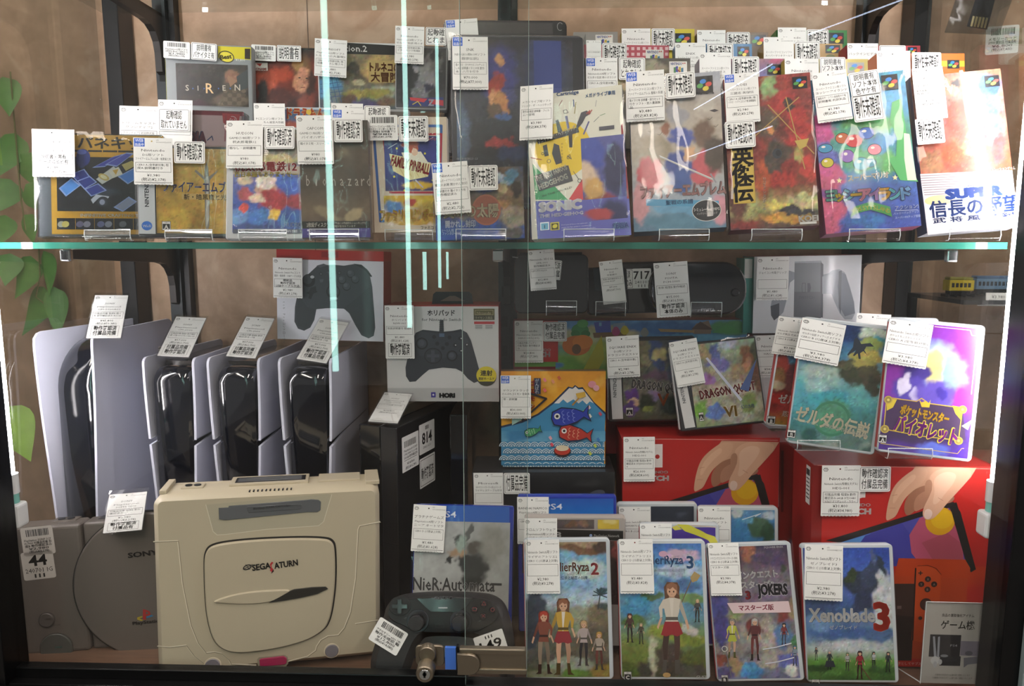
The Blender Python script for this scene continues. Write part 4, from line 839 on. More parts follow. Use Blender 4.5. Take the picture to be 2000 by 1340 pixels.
for ch, x, c in zip('ヨッシーアイランド', (1625, 1641, 1659, 1675, 1690, 1710, 1729, 1750, 1770), ('6fa89a', 'c9b23a', '6fb4cc', 'c9a83a', 'cf8aa0', 'b08ac0', 'd8a63a', '6fc4d0', '7fb0dc')):
    it.otext(ch, x, 392-(x-1625)*.03, 27 if ch != 'ッ' else 22, c, '1d2440', .05, anchor='c', bold=.09)
it.poly([(1660, 425), (1668, 404), (1700, 394), (1738, 404), (1742, 424), (1728, 418), (1700, 410), (1676, 416)], '3f8a48')
for i, ch in enumerate('YOSSYISLAND'): u = (i-5)/5; it.text(ch, 1701+u*33, 409+7*u*u, 11, 'cfd86a', anchor='c', bold=.03, rot=-u*22)
it.text('アクション!', 1748, 410, 9, 'c9d2e6', width=42, bold=.02); it.line([(1748, 412), (1792, 410)], .8, 'c0c8dc'); it.text('バトリーバックアップ', 1745, 420, 5.5, 'a9b6d6', width=46); it.text('スーパーFXチップ搭載', 1748, 428, 5.5, 'a9b6d6', width=46)
sfc(it, 1720, 148, 1755, 174); it.end('cover_print')
it.tag(1582, 148, 1660, 237, 'Nintendo', 'スーパーファミコン用ソフト', 'ヨッシーアイランド', '箱色ヤケ・ソフト本体色ヤケ有|説明書有 内袋欠品', '¥1,980', '(税込¥2,178)', rot=2); it.sticker(1654, 146, 1718, 188, ['説明書有', 'ソフト本体', '色ヤケ有'], rot=3); it.sticker(1660, 190, 1724, 236, ['動作未確認'], rot=2); it.sleeve(.004, seed=15)

it = box_game('game_box', 'orange and teal warrior carton over white stripes, last at the shelf right end', [(1776, 142), (1952, 143), (1992, 438), (1812, 458)], 0.862, .024, 'c0b8b8', {'l': '4a5470', 't': 'b0a8a0', 'd': 'b8b8c0'}, lean=0.2, yaw=-0.05, stiff=500)
it.grad([(145, '9c6a50'), (200, '8a6a60'), (300, 'a85038'), (340, 'a04a38')],
        [(1930, 165, 26, 20, '3f62a0', .5), (1935, 240, 22, 60, '5a9298', .5, -8), (1870, 170, 18, 16, 'a87a58', .5), (1880, 230, 30, 36, 'b84a38', .4), (1900, 190, 16, 14, '7c9a98', .6), (1868, 162, 10, 8, '2b2422', .3), (1866, 176, 9, 10, 'c0906c', .35), (1910, 300, 40, 26, 'bb4630', .45), (1892, 290, 18, 16, 'c08858', .5), (1860, 300, 24, 20, 'a5502c', .5), (1915, 255, 16, 14, '4a3a3c', .4), (1820, 320, 26, 24, '9a6a4c', .6), (1900, 265, 10, 9, 'c8a468', .4), (1950, 290, 16, 30, '7c4a48', .6)], y1=341, nz=.16, warp=11, seed=24)
it.poly([(1797, 340), (1972, 332), (1982, 378), (1803, 386)], 'c9c9cc')
for k in range(9): it.poly([(1797+k, 343+4.6*k), (1974+k, 335+4.6*k), (1974+k, 336.6+4.6*k), (1797+k, 344.6+4.6*k)], '8a7a80')
it.poly([(1803, 386), (1982, 378), (1991, 440), (1812, 459)], 'd0d0d4'); it.ell(1835, 391, 28, 10, 'd0bf8a'); it.text('スーパー', 1888, 366, 7, '3a4f8c', width=22, bold=.03)
it.text('SUPER', 1846, 389, 25, '2c4fa0', width=106, bold=.09); it.text('信長の野望', 1816, 423, 34, '2f4b8f', width=166, bold=.03); it.text('武 将 風 雲 録', 1822, 436, 11, '2f3f70', width=150, bold=.05); it.text('歴史シミュレーションゲーム', 1916, 336, 6.5, 'd8d0cc', width=62, bold=.02)
sfc(it, 1922, 149, 1953, 168); it.end('cover_print')
it.tag(1777, 138, 1848, 232, 'KOEI', 'スーパーファミコン用ソフト', '信長の野望 武将風雲録', '動作未確認ビニール有|有 箱一部', '¥2,980', '(税込¥3,278)', dot='444444'); it.sticker(1783, 236, 1843, 281, ['動作未確認']); it.sleeve(.004, seed=16)

# ---- middle rows, left ----
it = Item('game_case', 'pink white disc case with red swirl corner behind the gold sword case', 'game', [(240, 210), (478, 218), (470, 390), (244, 385)], 0.95, lean=0.12, group=GS)
it.case(0.020, 'b9bec2', r=0.002, m=CLEARCASE, name='clear_lid'); q = MB(); q.box(-it.w/2+.002, it.w/2-.002, 0.0014, .018, .002, it.h-.002, 'c0b0b0', {'l': '9c3a3c'}); q.build('booklet', PLAST, it.top)
it.new(.0011).full('c8a9a4', .003); it.poly([(312, 213), (476, 219), (476, 227), (312, 222)], '7f2430'); it.poly([(434, 221), (469, 223), (466, 240), (454, 250), (436, 240)], 'b8343a')
for r_ in (9, 6, 3): it.ring(454, 236, r_, r_, 1.2, 'e0c8c4', a0=20*r_, a1=20*r_+290)
it.otext('GRANDIA', 312, 275, 27, '8a3a4e', '2c3260', .05, width=92, bold=.06); it.line([(405, 274), (414, 266), (416, 274)], 2, '35406a'); it.poly([(440, 224), (443, 224), (441, 276), (438, 276)], 'a03a40'); it.end('cover_print')
it.y0 = -.0006; it.tag(237, 208, 313, 300, '', 'ドリームキャスト', 'グランディア2', 'グランディア2 初回限定版', '', ''); it.tag(312, 196, 378, 290, '', '', '', '', '', ''); it.sticker(313, 213, 374, 259, ['起動確認', '取れていません'], lift=.005)
it = Item('game_case', 'blue card case with red rounded lettering behind the railway lettered case', 'game', [(500, 206), (650, 212), (655, 330), (505, 330)], 0.96, lean=0.12, group=GS)
it.case(0.010, 'a9b4c0', r=0.003); it.new(); it.grad([(210, '35507e'), (240, '4c5a80'), (280, '3c4c78')], [(620, 225, 20, 10, '8a7a6a', .5), (570, 250, 20, 14, 'a05040', .5)], nz=.1, seed=41); it.otext('ドラえもん', 560, 230, 22, 'c2502e', 'd8b060', .03, width=72, bold=.07); it.ell(603, 219, 5, 5, 'c8a83a'); it.end('cover_print')
it.tag(497, 203, 560, 285, '', 'PCエンジン用ソフト', 'ドラえもん迷宮大作戦', '箱なし 説明書・コスレ有', '', '')
it = Item('game_case', 'mostly hidden case with two overlapping price tags above the brown boxed game', 'game', [(648, 208), (800, 216), (800, 330), (650, 330)], 0.93, lean=0.12, group=GS)
it.case(0.010, '8d8f92', r=0.003); it.new().full('4a453f', .003); it.end('cover_print'); it.tag(648, 203, 710, 290, '', '', '', '', '', ''); it.y0 = -.0045; it.tag(649, 213, 712, 300, 'Nintendo', '', '', '', '', '', web=True)
it.sticker(711, 206, 762, 250, ['起動確認', 'とれました'], lift=.001); 

# ---- rear row, left ----
it = Item('game_case', 'grey disc case with yellow top band and a dark picture of a stone wall', 'game', [(321, 83), (491, 91), (499, 326), (330, 322)], 1.086, lean=0.10, group=GS)
it.case(0.015, '8c8f92', r=0.003, spine='d9dc3a'); it.new(); it.full('83888b', .001)
it.poly([(426, 90), (490, 93), (490, 117), (426, 113)], 'cbbf1e'); it.poly([(478, 95), (489, 95), (489, 116), (478, 115)], '2a1a16'); it.ell(442, 111, 15, 11, '3a3618', -12); it.ell(442, 111, 13, 9, 'd6c93a', -12); it.text('Best', 442, 115, 11, '2f2b12', anchor='c', bold=.05, rot=8, width=22); it.text('¥1,800', 460, 119, 6, 'd8d8c8', width=18)
it.grad([(124, '3a3532'), (180, '2b2523'), (210, '33291f')], [(462, 160, 26, 26, '4a443c', .5), (450, 196, 36, 14, '5a4e40', .5), (455, 150, 14, 12, '7c5c48', .3), (380, 205, 26, 12, '3a2028', .7)], x0=346, x1=486, y0=125, y1=207, nz=.1, seed=50)
for k in range(5):
    for j in range(4): it.ell(440+9*k, 178+8*j, 4.5, 3.5, ('635646', '4d4337')[(j+k) % 2])
it.poly([(446, 147), (464, 158), (450, 170), (444, 152)], '8a6a52'); it.poly([(462, 150), (484, 135), (484, 172), (466, 178)], '3a3f40')
for ch, x, s_ in (('S', 366, 15), ('I', 387, 13), ('R', 410, 26), ('E', 438, 14), ('N', 464, 16)): it.text(ch, x, 182 if s_ > 20 else 177, s_, 'b9b0a0' if s_ < 20 else 'd6b486', anchor='c', bold=.01)
for x in (377, 399, 427, 450): it.ell(x, 173, 1.3, 1.3, '3f62a0')
it.box(346, 207, 486, 210, '6a6c6c'); it.end('cover_print')
it.sticker(321, 82, 374, 117, ['PlayStation2用ソフト', 'SIREN Best CERO C', '¥1,980', '(税込¥2,178)'], bars=True, border=False, name='barcode_sticker', rot=-2); it.sticker(375, 85, 426, 120, ['説明書有', 'パケイタミ有'], rot=-3)
it = Item('game_case', 'red cover disc case showing a fair haired face, second in the rear left row', 'game', [(494, 90), (628, 95), (634, 320), (502, 320)], 1.113, lean=0.08, group=GS)
it.case(0.014, '2a2424', r=0.003); it.new(); it.grad([(95, '2a2422'), (112, '3a1a14'), (150, '7c2a18'), (200, '3a1210'), (240, '1c0e0e')],
        [(545, 145, 26, 14, '9a3a1e', .6), (520, 160, 20, 20, 'a84428', .6), (512, 180, 10, 24, '1e0c0a', .4), (590, 130, 20, 22, '6a4626', .4), (592, 158, 16, 26, 'c08464', .35), (606, 165, 10, 26, '3a140c', .6), (582, 125, 12, 12, '9a7240', .4), (600, 200, 18, 16, '7a2c1c', .6), (545, 190, 20, 18, '4a1610', .6)], nz=.1, seed=51, warp=8)
for (x, y) in ((585, 152), (599, 153)): it.ell(x, y, 2.4, 1.1, '1a0c0a')
it.line([(593, 156), (594, 164)], .8, '7a3c28'); it.line([(588, 171), (596, 171)], 1.2, '6a241c')
it.box(493, 122, 523, 138, 'd8d2cc'); it.text('KONAMI', 508, 137, 6, '8a2420', anchor='c', bold=.05, width=24); it.poly([(500, 124), (512, 124), (508, 130)], 'a82c22'); it.end('cover_print')
it.sticker(492, 89, 541, 121, ['PlayStation2用ソフト', 'サイレント CERO C', '¥2,980', '(税込¥3,278)'], bars=True, border=False, name='barcode_sticker', rot=-2); it.sticker(542, 90, 590, 122, ['説明書有'], rot=-1)
it = Item('game_case', 'disc case with black header and cartoon treasure chest picture in the rear left row', 'game', [(618, 78), (790, 88), (796, 318), (628, 316)], 1.05, lean=0.10, yaw=-.1, group=GS)
it.case(0.014, 'c9ccce', r=0.003, spine='dfe4ea'); it.new(); it.full('5c5446', .001); it.poly([(620, 80), (789, 90), (790, 112), (621, 104)], '201f1d'); it.text('PlayStation.2', 622, 99, 16, 'c8c8c4', width=90, bold=.01)
it.grad([(112, '7c7258'), (160, '6a6452'), (200, '4f5a60'), (240, '46505a')], [(640, 170, 26, 26, '4f86a8', .4), (652, 190, 20, 16, '6a7478', .5), (700, 150, 24, 12, '50483a', .5), (740, 135, 34, 26, 'a8905c', .5), (745, 180, 30, 14, '9aa090', .5), (690, 135, 12, 14, '3c3830', .4), (680, 195, 16, 16, '5a4436', .4), (715, 205, 28, 9, '4c466a', .4), (720, 182, 46, 9, '8a8440', .5), (755, 200, 20, 12, '6f5c48', .5), (700, 160, 12, 6, 'b9ae90', .4)], y0=106, nz=.16, seed=52, warp=9)
for k in range(4): it.line([(630+k*9, 155), (640+k*9, 200)], 1, '30507a'); it.line([(626, 165+9*k), (670, 160+9*k)], 1, '30507a')
it.box(719, 118, 782, 162, 'a8935a'); it.text('トルネコの', 722, 138, 18, '6a3c1c', width=56, bold=.07); it.text('大冒険', 724, 158, 19, '6a3c1c', width=54, bold=.07); it.end('cover_print')
it.tag(616, 76, 681, 150, 'CHUNSOFT', 'PlayStation2用ソフト', 'トルネコの大冒険3', 'CERO A (全年齢対象) 箱|明書・コスレ等少々', '¥2,480', '(税込¥2,728)', rot=-3)
it = Item('game_case', 'grey ink wash cover case with red and blue foot logo, beside the big black case', 'game', [(772, 86), (874, 92), (874, 216), (772, 214)], 1.03, lean=0.06, group=GS)
it.case(0.016, '8f9294', r=0.003); it.new(); it.grad([(90, '2c2b2a'), (140, '1e2022'), (190, '2a2b2e'), (214, '44464a')], [(835, 150, 20, 34, '77787a', .35), (848, 115, 14, 22, '5c5a58', .4), (820, 180, 20, 20, '6a6c70', .4), (790, 150, 14, 30, '15191c', .4), (850, 105, 10, 12, '141414', .3), (840, 172, 10, 8, '2c2c40', .4), (812, 130, 8, 12, '8a8a8c', .4), (795, 190, 12, 16, '16191c', .4)], nz=.1, warp=12, seed=53)
it.poly([(800, 192), (866, 190), (866, 208), (798, 208)], '25306a'); it.poly([(800, 190), (835, 193), (828, 200), (802, 196)], 'b8303a'); it.poly([(838, 193), (866, 196), (866, 207), (838, 202)], 'b02c3a'); it.line([(806, 204), (816, 198), (822, 206)], 1.5, 'c9b23a'); it.text('Z', 836, 206, 16, 'c8ccd8', bold=.04); it.end('cover_print')
it.tag(773, 52, 829, 126, 'Nintendo', 'Nintendo64用ソフト', 'ゼルダの伝説 時のオ', 'CERO A (全年齢対象)|イタミ大シワ有箱B', '¥2,980', '(税込¥3,278)', rot=-1); it.sticker(832, 55, 872, 91, ['起動確', 'とれま'])

# ---- big soft-cornered clear cases in the middle ----
def big_case(label, cor, D, th, col, sp, yaw=0):
    it = Item('display_case', label, 'game', cor, D, lean=0.09, yaw=yaw, group='large cartridge cases'); it.case(th, col, r=0.009, m=mat('big_case_'+col, col, .25, coat=.5)); return it
it = big_case('large dark case at the back with a web label on its top left corner', [(866, 38), (1106, 40), (1112, 300), (868, 300)], 1.072, .03, '2c2a2e', None)
it.new(); it.full('2b292c', .004); it.poly([(880, 44), (1078, 46), (1080, 66), (880, 64)], '3a3638'); it.poly([(1080, 42), (1104, 44), (1106, 72), (1080, 70)], '18181a'); it.ring(1094, 52, 6, 8, 1, '8a8a8c', a0=40, a1=300); it.end('cover_print'); it.tag(870, 42, 933, 120, '', '', '', '', '', '', web=True, rot=4)
it = big_case('large clear case with dark blue cover of a red vested fighter on the upper shelf', [(880, 66), (1140, 70), (1146, 400), (884, 402)], 0.972, .034, '55575c', None)
it.new(.0); it.y0 = -.0006; it.full('22262c', .003)
it.grad([(75, '2c2a30'), (130, '39404f'), (230, '2b3138'), (300, '1d2124'), (330, '232630'), (400, '2a2a30')],
        [(905, 160, 14, 90, '2a3340', .6), (1065, 130, 36, 90, '303a5a', .6), (975, 150, 34, 60, '39407a', .6), (970, 165, 16, 26, '9a3a30', .35, 20), (980, 200, 12, 26, 'b07a4a', .35, -20), (965, 215, 14, 16, '5a4a3a', .4), (982, 225, 18, 10, '3a5a8a', .4), (980, 280, 30, 9, '8a2c2a', .4), (900, 260, 16, 60, '4a6078', .7), (975, 115, 12, 9, 'b98a60', .4), (1000, 300, 30, 16, '24304f', .5), (1000, 360, 40, 30, '40362f', .6), (940, 330, 40, 20, '20262c', .6), (1080, 250, 30, 70, '24262e', .6), (960, 190, 8, 16, 'c08a5a', .4, 15)], x0=892, x1=1120, y0=78, nz=.1, warp=10, seed=60)
it.text('SNK CORP. 株式会社エヌ・エヌ', 892, 312, 5, '8a8f94', width=40); it.box(1042, 80, 1098, 240, '2f3f78'); it.end('cover_print')
it.tag(883, 74, 954, 177, 'SNK', 'NEOGEO用ROMソフト', '餓狼伝説2', '箱イタミ・タカヤカス ジャケット|しみ・説明書イタミ大有 動作|未・ハガキ付き', '¥70,000', '(税込¥77,000)', web=True); it.sleeve(.004, seed=20)

# ---- rear rows, right ----
def small_box(label, cor, D, col, fn, tag=None, st=None, sl=('動作未確認',), th=.022, lean=.08, web=False, maker='Nintendo', l2='スーパーファミコン用ソフト', l3=''):
    it = box_game('game_box', label, cor, D, th, col, {'t': col}, group=GS, lean=lean); it.full(col); fn(it); it.end('cover_print')
    if tag: it.tag(tag[0], tag[1], tag[2], tag[3], maker, l2, l3, 'CERO A (全年齢対象)', '¥1,980', '(税込¥2,178)', web=web)
    if st: it.sticker(st[0], st[1], st[2], st[3], list(sl))
    return it
small_box('grey topped cartridge box at the far back beside the large dark case', [(1120, 62), (1206, 63), (1208, 205), (1122, 205)], 1.120, '8a8884', lambda i: n64(i, 1163, 68, 1197, 92))
small_box('yellow edged box at the far back with an untested sticker', [(1216, 57), (1356, 57), (1358, 240), (1218, 240)], 1.120, 'c9b82a', lambda i: (sfc(i, 1317, 65, 1350, 88)), (1213, 58, 1270, 134), (1271, 58, 1317, 100), l3='')
small_box('brown box at the far back between the yellow and green ones', [(1362, 63), (1500, 64), (1502, 240), (1364, 240)], 1.120, '5a4632', lambda i: sfc(i, 1466, 68, 1496, 90), (1360, 61, 1416, 135), (1417, 65, 1463, 105), ('動作確認済',))
small_box('green edged box at the far back on the right', [(1516, 58), (1654, 60), (1656, 240), (1518, 240)], 1.120, '2f7a3c', lambda i: (i.box(1617, 64, 1648, 86, '14151a'), sfc(i, 1619, 64, 1648, 86)), (1517, 56, 1573, 130), (1573, 60, 1616, 100), ('動作確認済',), maker='Nintendo')
def gingham(i):
    for k in range(0, 8):
        for j in range(0, 3): i.box(1222+k*11, 92+j*11, 1228+k*11, 98+j*11, 'd8b4b8')
    n64(i, 1261, 97, 1296, 124)
small_box('pink gingham topped box in the middle of the right steps', [(1122, 86), (1306, 90), (1308, 260), (1124, 260)], 1.075, 'b04a58', gingham, (1144, 81, 1174, 160), (1175, 86, 1223, 130), ('動作確認済',), maker='', l2='')
small_box('blue box with four colour oval badge in the middle of the right steps', [(1320, 86), (1468, 86), (1472, 260), (1324, 260)], 1.07, '2c6a9a', lambda i: sfc(i, 1440, 91, 1464, 112), (1317, 86, 1378, 165), (1379, 87, 1431, 130), ('動作確認済',), maker='ENIX', l3='せん')
small_box('tan box with a loose badge, behind the red warrior carton', [(1490, 85), (1645, 86), (1648, 260), (1494, 260)], 1.07, 'a8854a', lambda i: (i.ell(1622, 112, 9, 6, '7a7a4a'), sfc(i, 1612, 88, 1641, 104)), (1489, 75, 1549, 155), (1550, 83, 1599, 128), maker='', l2='スーパーファミコンソフト', l3='スーパーマリオワールド')
small_box('red rimmed box with a blank white sticker behind the island carton', [(1652, 88), (1797, 90), (1800, 260), (1655, 260)], 1.044, '9c2f3a', lambda i: sfc(i, 1773, 92, 1791, 105), (1652, 87, 1713, 165), (1714, 91, 1766, 130), ('',), maker='パックインビデオ', l2='')
small_box('dark photo box with gold script beside the large clear case', [(1130, 114), (1348, 114), (1350, 290), (1134, 290)], 1.015, '3c3a33', lambda i: (i.grad([(115, '44423a'), (150, '5c5340')], [(1275, 130, 26, 12, '8a8470', .6), (1225, 165, 26, 14, 'b0a080', .6)], y1=200, nz=.1), n64(i, 1307, 120, 1342, 146)), (1143, 115, 1206, 205), (1207, 115, 1259, 158), ('起動確認', 'とれました'), web=True, l2='Nintendo64用ソフト', l3='ゼルダの伝説 時のオカリナ')
small_box('purple grey box with oval badge behind the two pale tagged cartons', [(1365, 115), (1532, 115), (1536, 290), (1368, 290)], 1.022, '6a5468', lambda i: (i.grad([(115, '8a6070'), (150, '5a5a8a')], [(1515, 118, 12, 8, 'b04a70', .5)], y1=200, nz=.1), sfc(i, 1498, 126, 1526, 146)), (1364, 105, 1427, 190), (1428, 113, 1481, 160), ('動作未確認',), maker='', l2='スーパーファミコン用ソフト', l3='北斗バックス')
small_box('pale yellow box with clear wrapped badge above the island carton', [(1532, 115), (1696, 116), (1700, 290), (1536, 290)], 1.015, 'b8a64a', lambda i: (sfc(i, 1655, 122, 1688, 143, '9a9a92')), (1530, 117, 1598, 205), (1598, 114, 1649, 158), ('説明書有', 'ソフト本体', '色ヤケ有'), l3='')
small_box('orange box with yellow band at the right end of the rear steps', [(1712, 104), (1883, 105), (1888, 290), (1716, 290)], .945, 'c9641c', lambda i: (i.box(1834, 119, 1884, 130, 'd2b02a'), sfc(i, 1850, 117, 1874, 134)), (1709, 102, 1776, 190), (1777, 105, 1835, 150), ('動作未確認',), maker='', l3='パチンコウォーズ')

# ---- clear stepped risers and easel stands ----
def riser(x0, x1, y0, y1, z, label, zb=0.0):
    t = empty('acrylic_riser', label, 'riser', Matrix.Translation(((x0+x1)/2, (y0+y1)/2, zb)), 'clear display risers')
    w = (x1-x0)/2; d = (y1-y0)/2
    b = MB(); b.box(-w, w, -d, d, z-zb-0.002, z-zb); b.build('top_plate', ACRYL, t)
    for s_ in (-1, 1): b = MB(); b.box(s_*w-0.0012, s_*w+0.0012, -d, d, 0, z-zb-0.002); b.build('side_plate', ACRYL, t)
def X(px, D): return float(P(px, 400, D).x)
def stand(px, D, label, w=0.05, z=0.0, lip=0.014):
    t = empty('acrylic_stand', label, 'stand', Matrix.Translation((X(px, D), D, z)), 'clear easel stands')
    pr = []; T = 0.0016
    path = [(-0.0085, lip), (-0.0098, lip*0.5), (-0.0080, 0.0012), (-0.003, 0.0009), (0.045, 0.0009), (0.058, 0.03)]
    V = []; n = len(path)
    for (y, z_) in path: V += [(-w/2, y, z_), (w/2, y, z_), (-w/2, y-0.0004, z_+T*0.6), (w/2, y-0.0004, z_+T*0.6)]
    Fc = []
    for i in range(n-1):
        a = 4*i; Fc += [(a, a+1, a+5, a+4), (a+2, a+3, a+7, a+6), (a, a+2, a+6, a+4), (a+1, a+3, a+7, a+5)]
    q = MB(); q.add(V, Fc, 'ffffff', True); q.build('bent_sheet', ACRYL, t)
    q = MB(); q.tube([(w/2*s_, y, z_+0.0005) for s_ in (1,) for (y, z_) in path[:4]][::1], 0.0005, n=6); q.tube([(-w/2, y, z_+0.0005) for (y, z_) in path[:4]], 0.0005, n=6); q.tube([(-w/2, path[0][0], path[0][1]), (w/2, path[0][0], path[0][1])], 0.0005, n=6)
    q.build('polished_rim', mat('acrylic_rim', 'cfd6d6', .1, coat=1), t)
for px, D, lb in ((214, .888, 'under the yellow bordered disc case'), (372, .872, 'under the gold sword case'), (516, .858, 'under the railway lettered case'), (655, .846, 'under the brown boxed game'), (800, .880, 'under the pinball carton'), (940, .846, 'under the round emblem box'),
                  (1150, .850, 'under the hedgehog lettered carton'), (1335, .862, 'under the red cape carton'), (1515, .862, 'under the dark red warrior carton'), (1705, .862, 'under the island carton'), (1900, .862, 'under the striped carton at the right end')):
    stand(px, D, 'clear bent acrylic easel stand ' + lb, 0.056, 0.0)
# =====================================================================
# BELOW THE SHELF: cartons, handhelds, game cases
# =====================================================================
GC = 'plastic game cases standing in the lower front'; GX = 'cartons stacked in the lower half'
def carton(label, cor, D, th, col, cols=None, name='carton', group=GX, **k):
    it = Item(name, label, 'box', cor, D, group=group, **k); it.card(th, col, cols, name='carton_body'); return it.new()
# wireless pad carton
it = carton('white carton with red lid picturing a dark game pad on the slim consoles', [(541, 505), (750, 512), (748, 665), (541, 664)], 1.035, .055, 'd2d4dc', {'t': 'a3211c', 'r': '8c2a26', 'l': 'c0c2c8'}, lean=0.02, stiff=200)
it.full('d0d2dc'); b_ = MB()
it.grad('d0d2dc', [], nz=.01, cell=8)
body = [(608, 530), (620, 519), (650, 517), (672, 519), (690, 516), (706, 518), (716, 526), (722, 536), (727, 560), (731, 610), (733, 640), (730, 656), (720, 661), (706, 655), (694, 635), (682, 612), (672, 603), (640, 602), (618, 604), (614, 625), (606, 640), (594, 646), (582, 642), (575, 628), (576, 600), (582, 570), (592, 545)]
it.poly(body, '3a3f45'); it.grad_poly = None
it.poly([(690, 515), (706, 517), (718, 527), (727, 540), (724, 541), (712, 527), (696, 518)], '24282c'); it.poly([(618, 519), (632, 515), (640, 518), (625, 523)], '4d5258')
it.poly([(670, 602), (694, 585), (722, 560), (730, 612), (731, 650), (716, 658), (700, 642), (684, 612)], '353a3f'); it.poly([(584, 575), (600, 600), (616, 604), (612, 626), (598, 642), (582, 636), (578, 610)], '353a3f')
for (x, y) in ((685, 534), (668, 546), (694, 545), (677, 559)): it.ell(x, y+1, 8, 8, '24282c'); it.ell(x, y, 7, 7, '41474d'); it.ell(x-2, y-2, 4, 3.5, '50575e')
it.ell(651, 570, 14, 14, '23272b'); it.ell(651, 569, 11, 11, '3d4349'); it.ell(649, 566, 7, 6, '4b5158'); it.ell(652, 583, 8, 3, '8e9298')
it.ell(603, 548, 13, 13, '1e2226'); it.ell(601, 546, 9, 9, '34393f'); it.ell(610, 541, 4, 3, 'a9adb2')
it.poly([(606, 562), (617, 559), (618, 568), (621, 570), (612, 574), (608, 584), (602, 583), (604, 575), (598, 572), (604, 569)], '262a2f')
for (x, y) in ((627, 535), (663, 533)): it.ell(x, y, 3.5, 3.5, '23272b'); it.ell(x, y, 2.4, 2.4, '4a5056')
it.poly([(624, 546), (632, 545), (631, 551), (626, 552)], '4d5359'); it.ell(641, 532, 3, 1.5, '484e55')
s_ = it.loc(556, 588); 
for i, ch in enumerate('tch Proコントローラー'): it.text(ch, 553, 590+6*i, 6, '5a5c60', anchor='c', rot=-90)
it.end('cover_print')
q = MB(); q.box(-it.w/2, it.w/2, 0.0, 0.055, it.h+.0003, it.h+.014, 'a3211c'); q.box(-.012, .012, -0.0005, .0, it.h+.004, it.h+.012, '86181a'); q.build('red_lid', CARD, it.top, label='red lid')
it.tag(535, 503, 593, 582, 'Nintendo', 'Nintendo Switch Proコント', '開封・使用感・USBケーブル欠品', '!開封品|動作確認済|USBケーブル欠品', '¥2,980', '(税込¥3,278)')
# wired pad carton
it = carton('white and red pad carton with hanging tab and yellow round mark, on the black console', [(752, 597), (974, 597), (974, 784), (758, 784)], 1.035, .07, 'cfcfcf', {'t': '9c221e', 'r': 'a8241f', 'l': 'b9b9b9'}, lean=0.0, stiff=200)
it.full('cacaca'); it.poly([(752, 597), (974, 597), (974, 598.5), (752, 598.5)], 'a8241f'); it.poly([(757, 758), (974, 758), (974, 784), (758, 784)], 'b2b2b2')
it.text('ホリパッド', 835, 616, 13, '2a2a2c', width=54, bold=.03); it.text('for Nintendo Switch', 824, 627, 8, '4a4a4c', width=78, bold=.01)
it.box(925, 603, 966, 625, '5c5626'); it.line([(928, 606), (963, 606), (963, 615), (928, 615), (928, 606)], .8, 'b9b08a'); it.text('Nintendo', 945, 614, 7, 'c4bc98', anchor='c', width=28, bold=.03); it.box(926, 616, 965, 624, '3a3626'); it.text('ライセンス商品', 945, 623, 6, 'b4ae90', anchor='c', width=34)
it.box(926, 628, 966, 633, 'b83038')
for k in range(4): it.box(928, 635+2*k, 942, 636+2*k, '7a7a7a'); it.box(948, 635+2*k, 962, 636+2*k, '7a7a7a')
pad = [(812, 650), (826, 644), (845, 646), (865, 648), (885, 646), (900, 643), (912, 650), (920, 665), (930, 700), (938, 730), (936, 744), (926, 748), (914, 740), (902, 726), (890, 720), (865, 718), (838, 722), (826, 732), (812, 745), (800, 746), (793, 735), (792, 718), (798, 690), (804, 668)]
it.poly(pad, '2c2e36'); it.poly([(820, 648), (865, 651), (905, 648), (915, 668), (905, 690), (865, 700), (820, 695), (808, 668)], '34363f')
it.poly([(859, 625), (866, 625), (867, 648), (858, 648)], '33353c')
for k in range(5): it.line([(858, 630+4*k), (867, 629+4*k)], .8, '191a1e')
for (x, y, r_) in ((824, 671, 12), (883, 695, 11)): it.ell(x, y, r_, r_, '1c1d22'); it.ell(x, y, r_-3, r_-3, '3a3c45'); it.ell(x-1, y-1, r_-6, r_-6, '484a54')
it.ell(846, 695, 18, 16, '1d1e24'); it.ell(846, 695, 16, 14, '2e3038'); it.poly([(842, 684), (849, 684), (849, 692), (858, 692), (858, 698), (849, 698), (849, 707), (842, 707), (842, 698), (834, 698), (834, 692), (842, 692)], '40424b')
for (x, y) in ((854, 671), (873, 672), (865, 680), (848, 658), (878, 659), (899, 661), (889, 674), (912, 674), (901, 685)): it.ell(x, y, 4, 4, '24252b')
for (x, y) in ((901, 661), (890, 674), (912, 673), (901, 685)): it.ell(x, y, 1.4, 1.4, 'a9a9ac')
it.box(858, 651, 868, 658, '50627a'); it.ell(950, 735, 20, 20, '3a3818', n=30); it.ell(950, 733, 20, 18, 'd2c21e', n=30); it.text('連射', 950, 733, 12, '26220c', anchor='c', bold=.03); it.text('連射ホールド', 950, 742, 6.5, '26220c', anchor='c', width=32, bold=.02); it.poly([(933, 745), (967, 745), (960, 752), (940, 752)], '2c2a14')
it.box(842, 766, 851, 776, '3f358c'); it.ell(846.5, 771, 2, 2, 'd0d0d8'); it.text('HORI', 858, 776, 12, '2e2e30', width=32, bold=.09); it.end('cover_print')
q = MB(); q.prism([(-.030, 0), (.030, 0), (.028, .014), (.024, .0175), (-.024, .0175), (-.028, .014)], 0.03, 0.0308); Q = q.build('hang_tab', mat('black_hang_tab', '17181a', .35), it.top, Matrix.Translation((0.012, 0, it.h))); q = MB(); q.prism([(-.018, .004), (.018, .004), (.004, .0115), (-.004, .0115)], .0296, .0299, '5a4a40'); q.build('tab_hole', PLAST, Q)
it.tag(752, 596, 811, 699, 'Nintendo', 'ホリパッド', 'NSW-001', '取扱説明書付 程度B', '¥1,480', '(税込¥1,628)', extra='動作確認済')
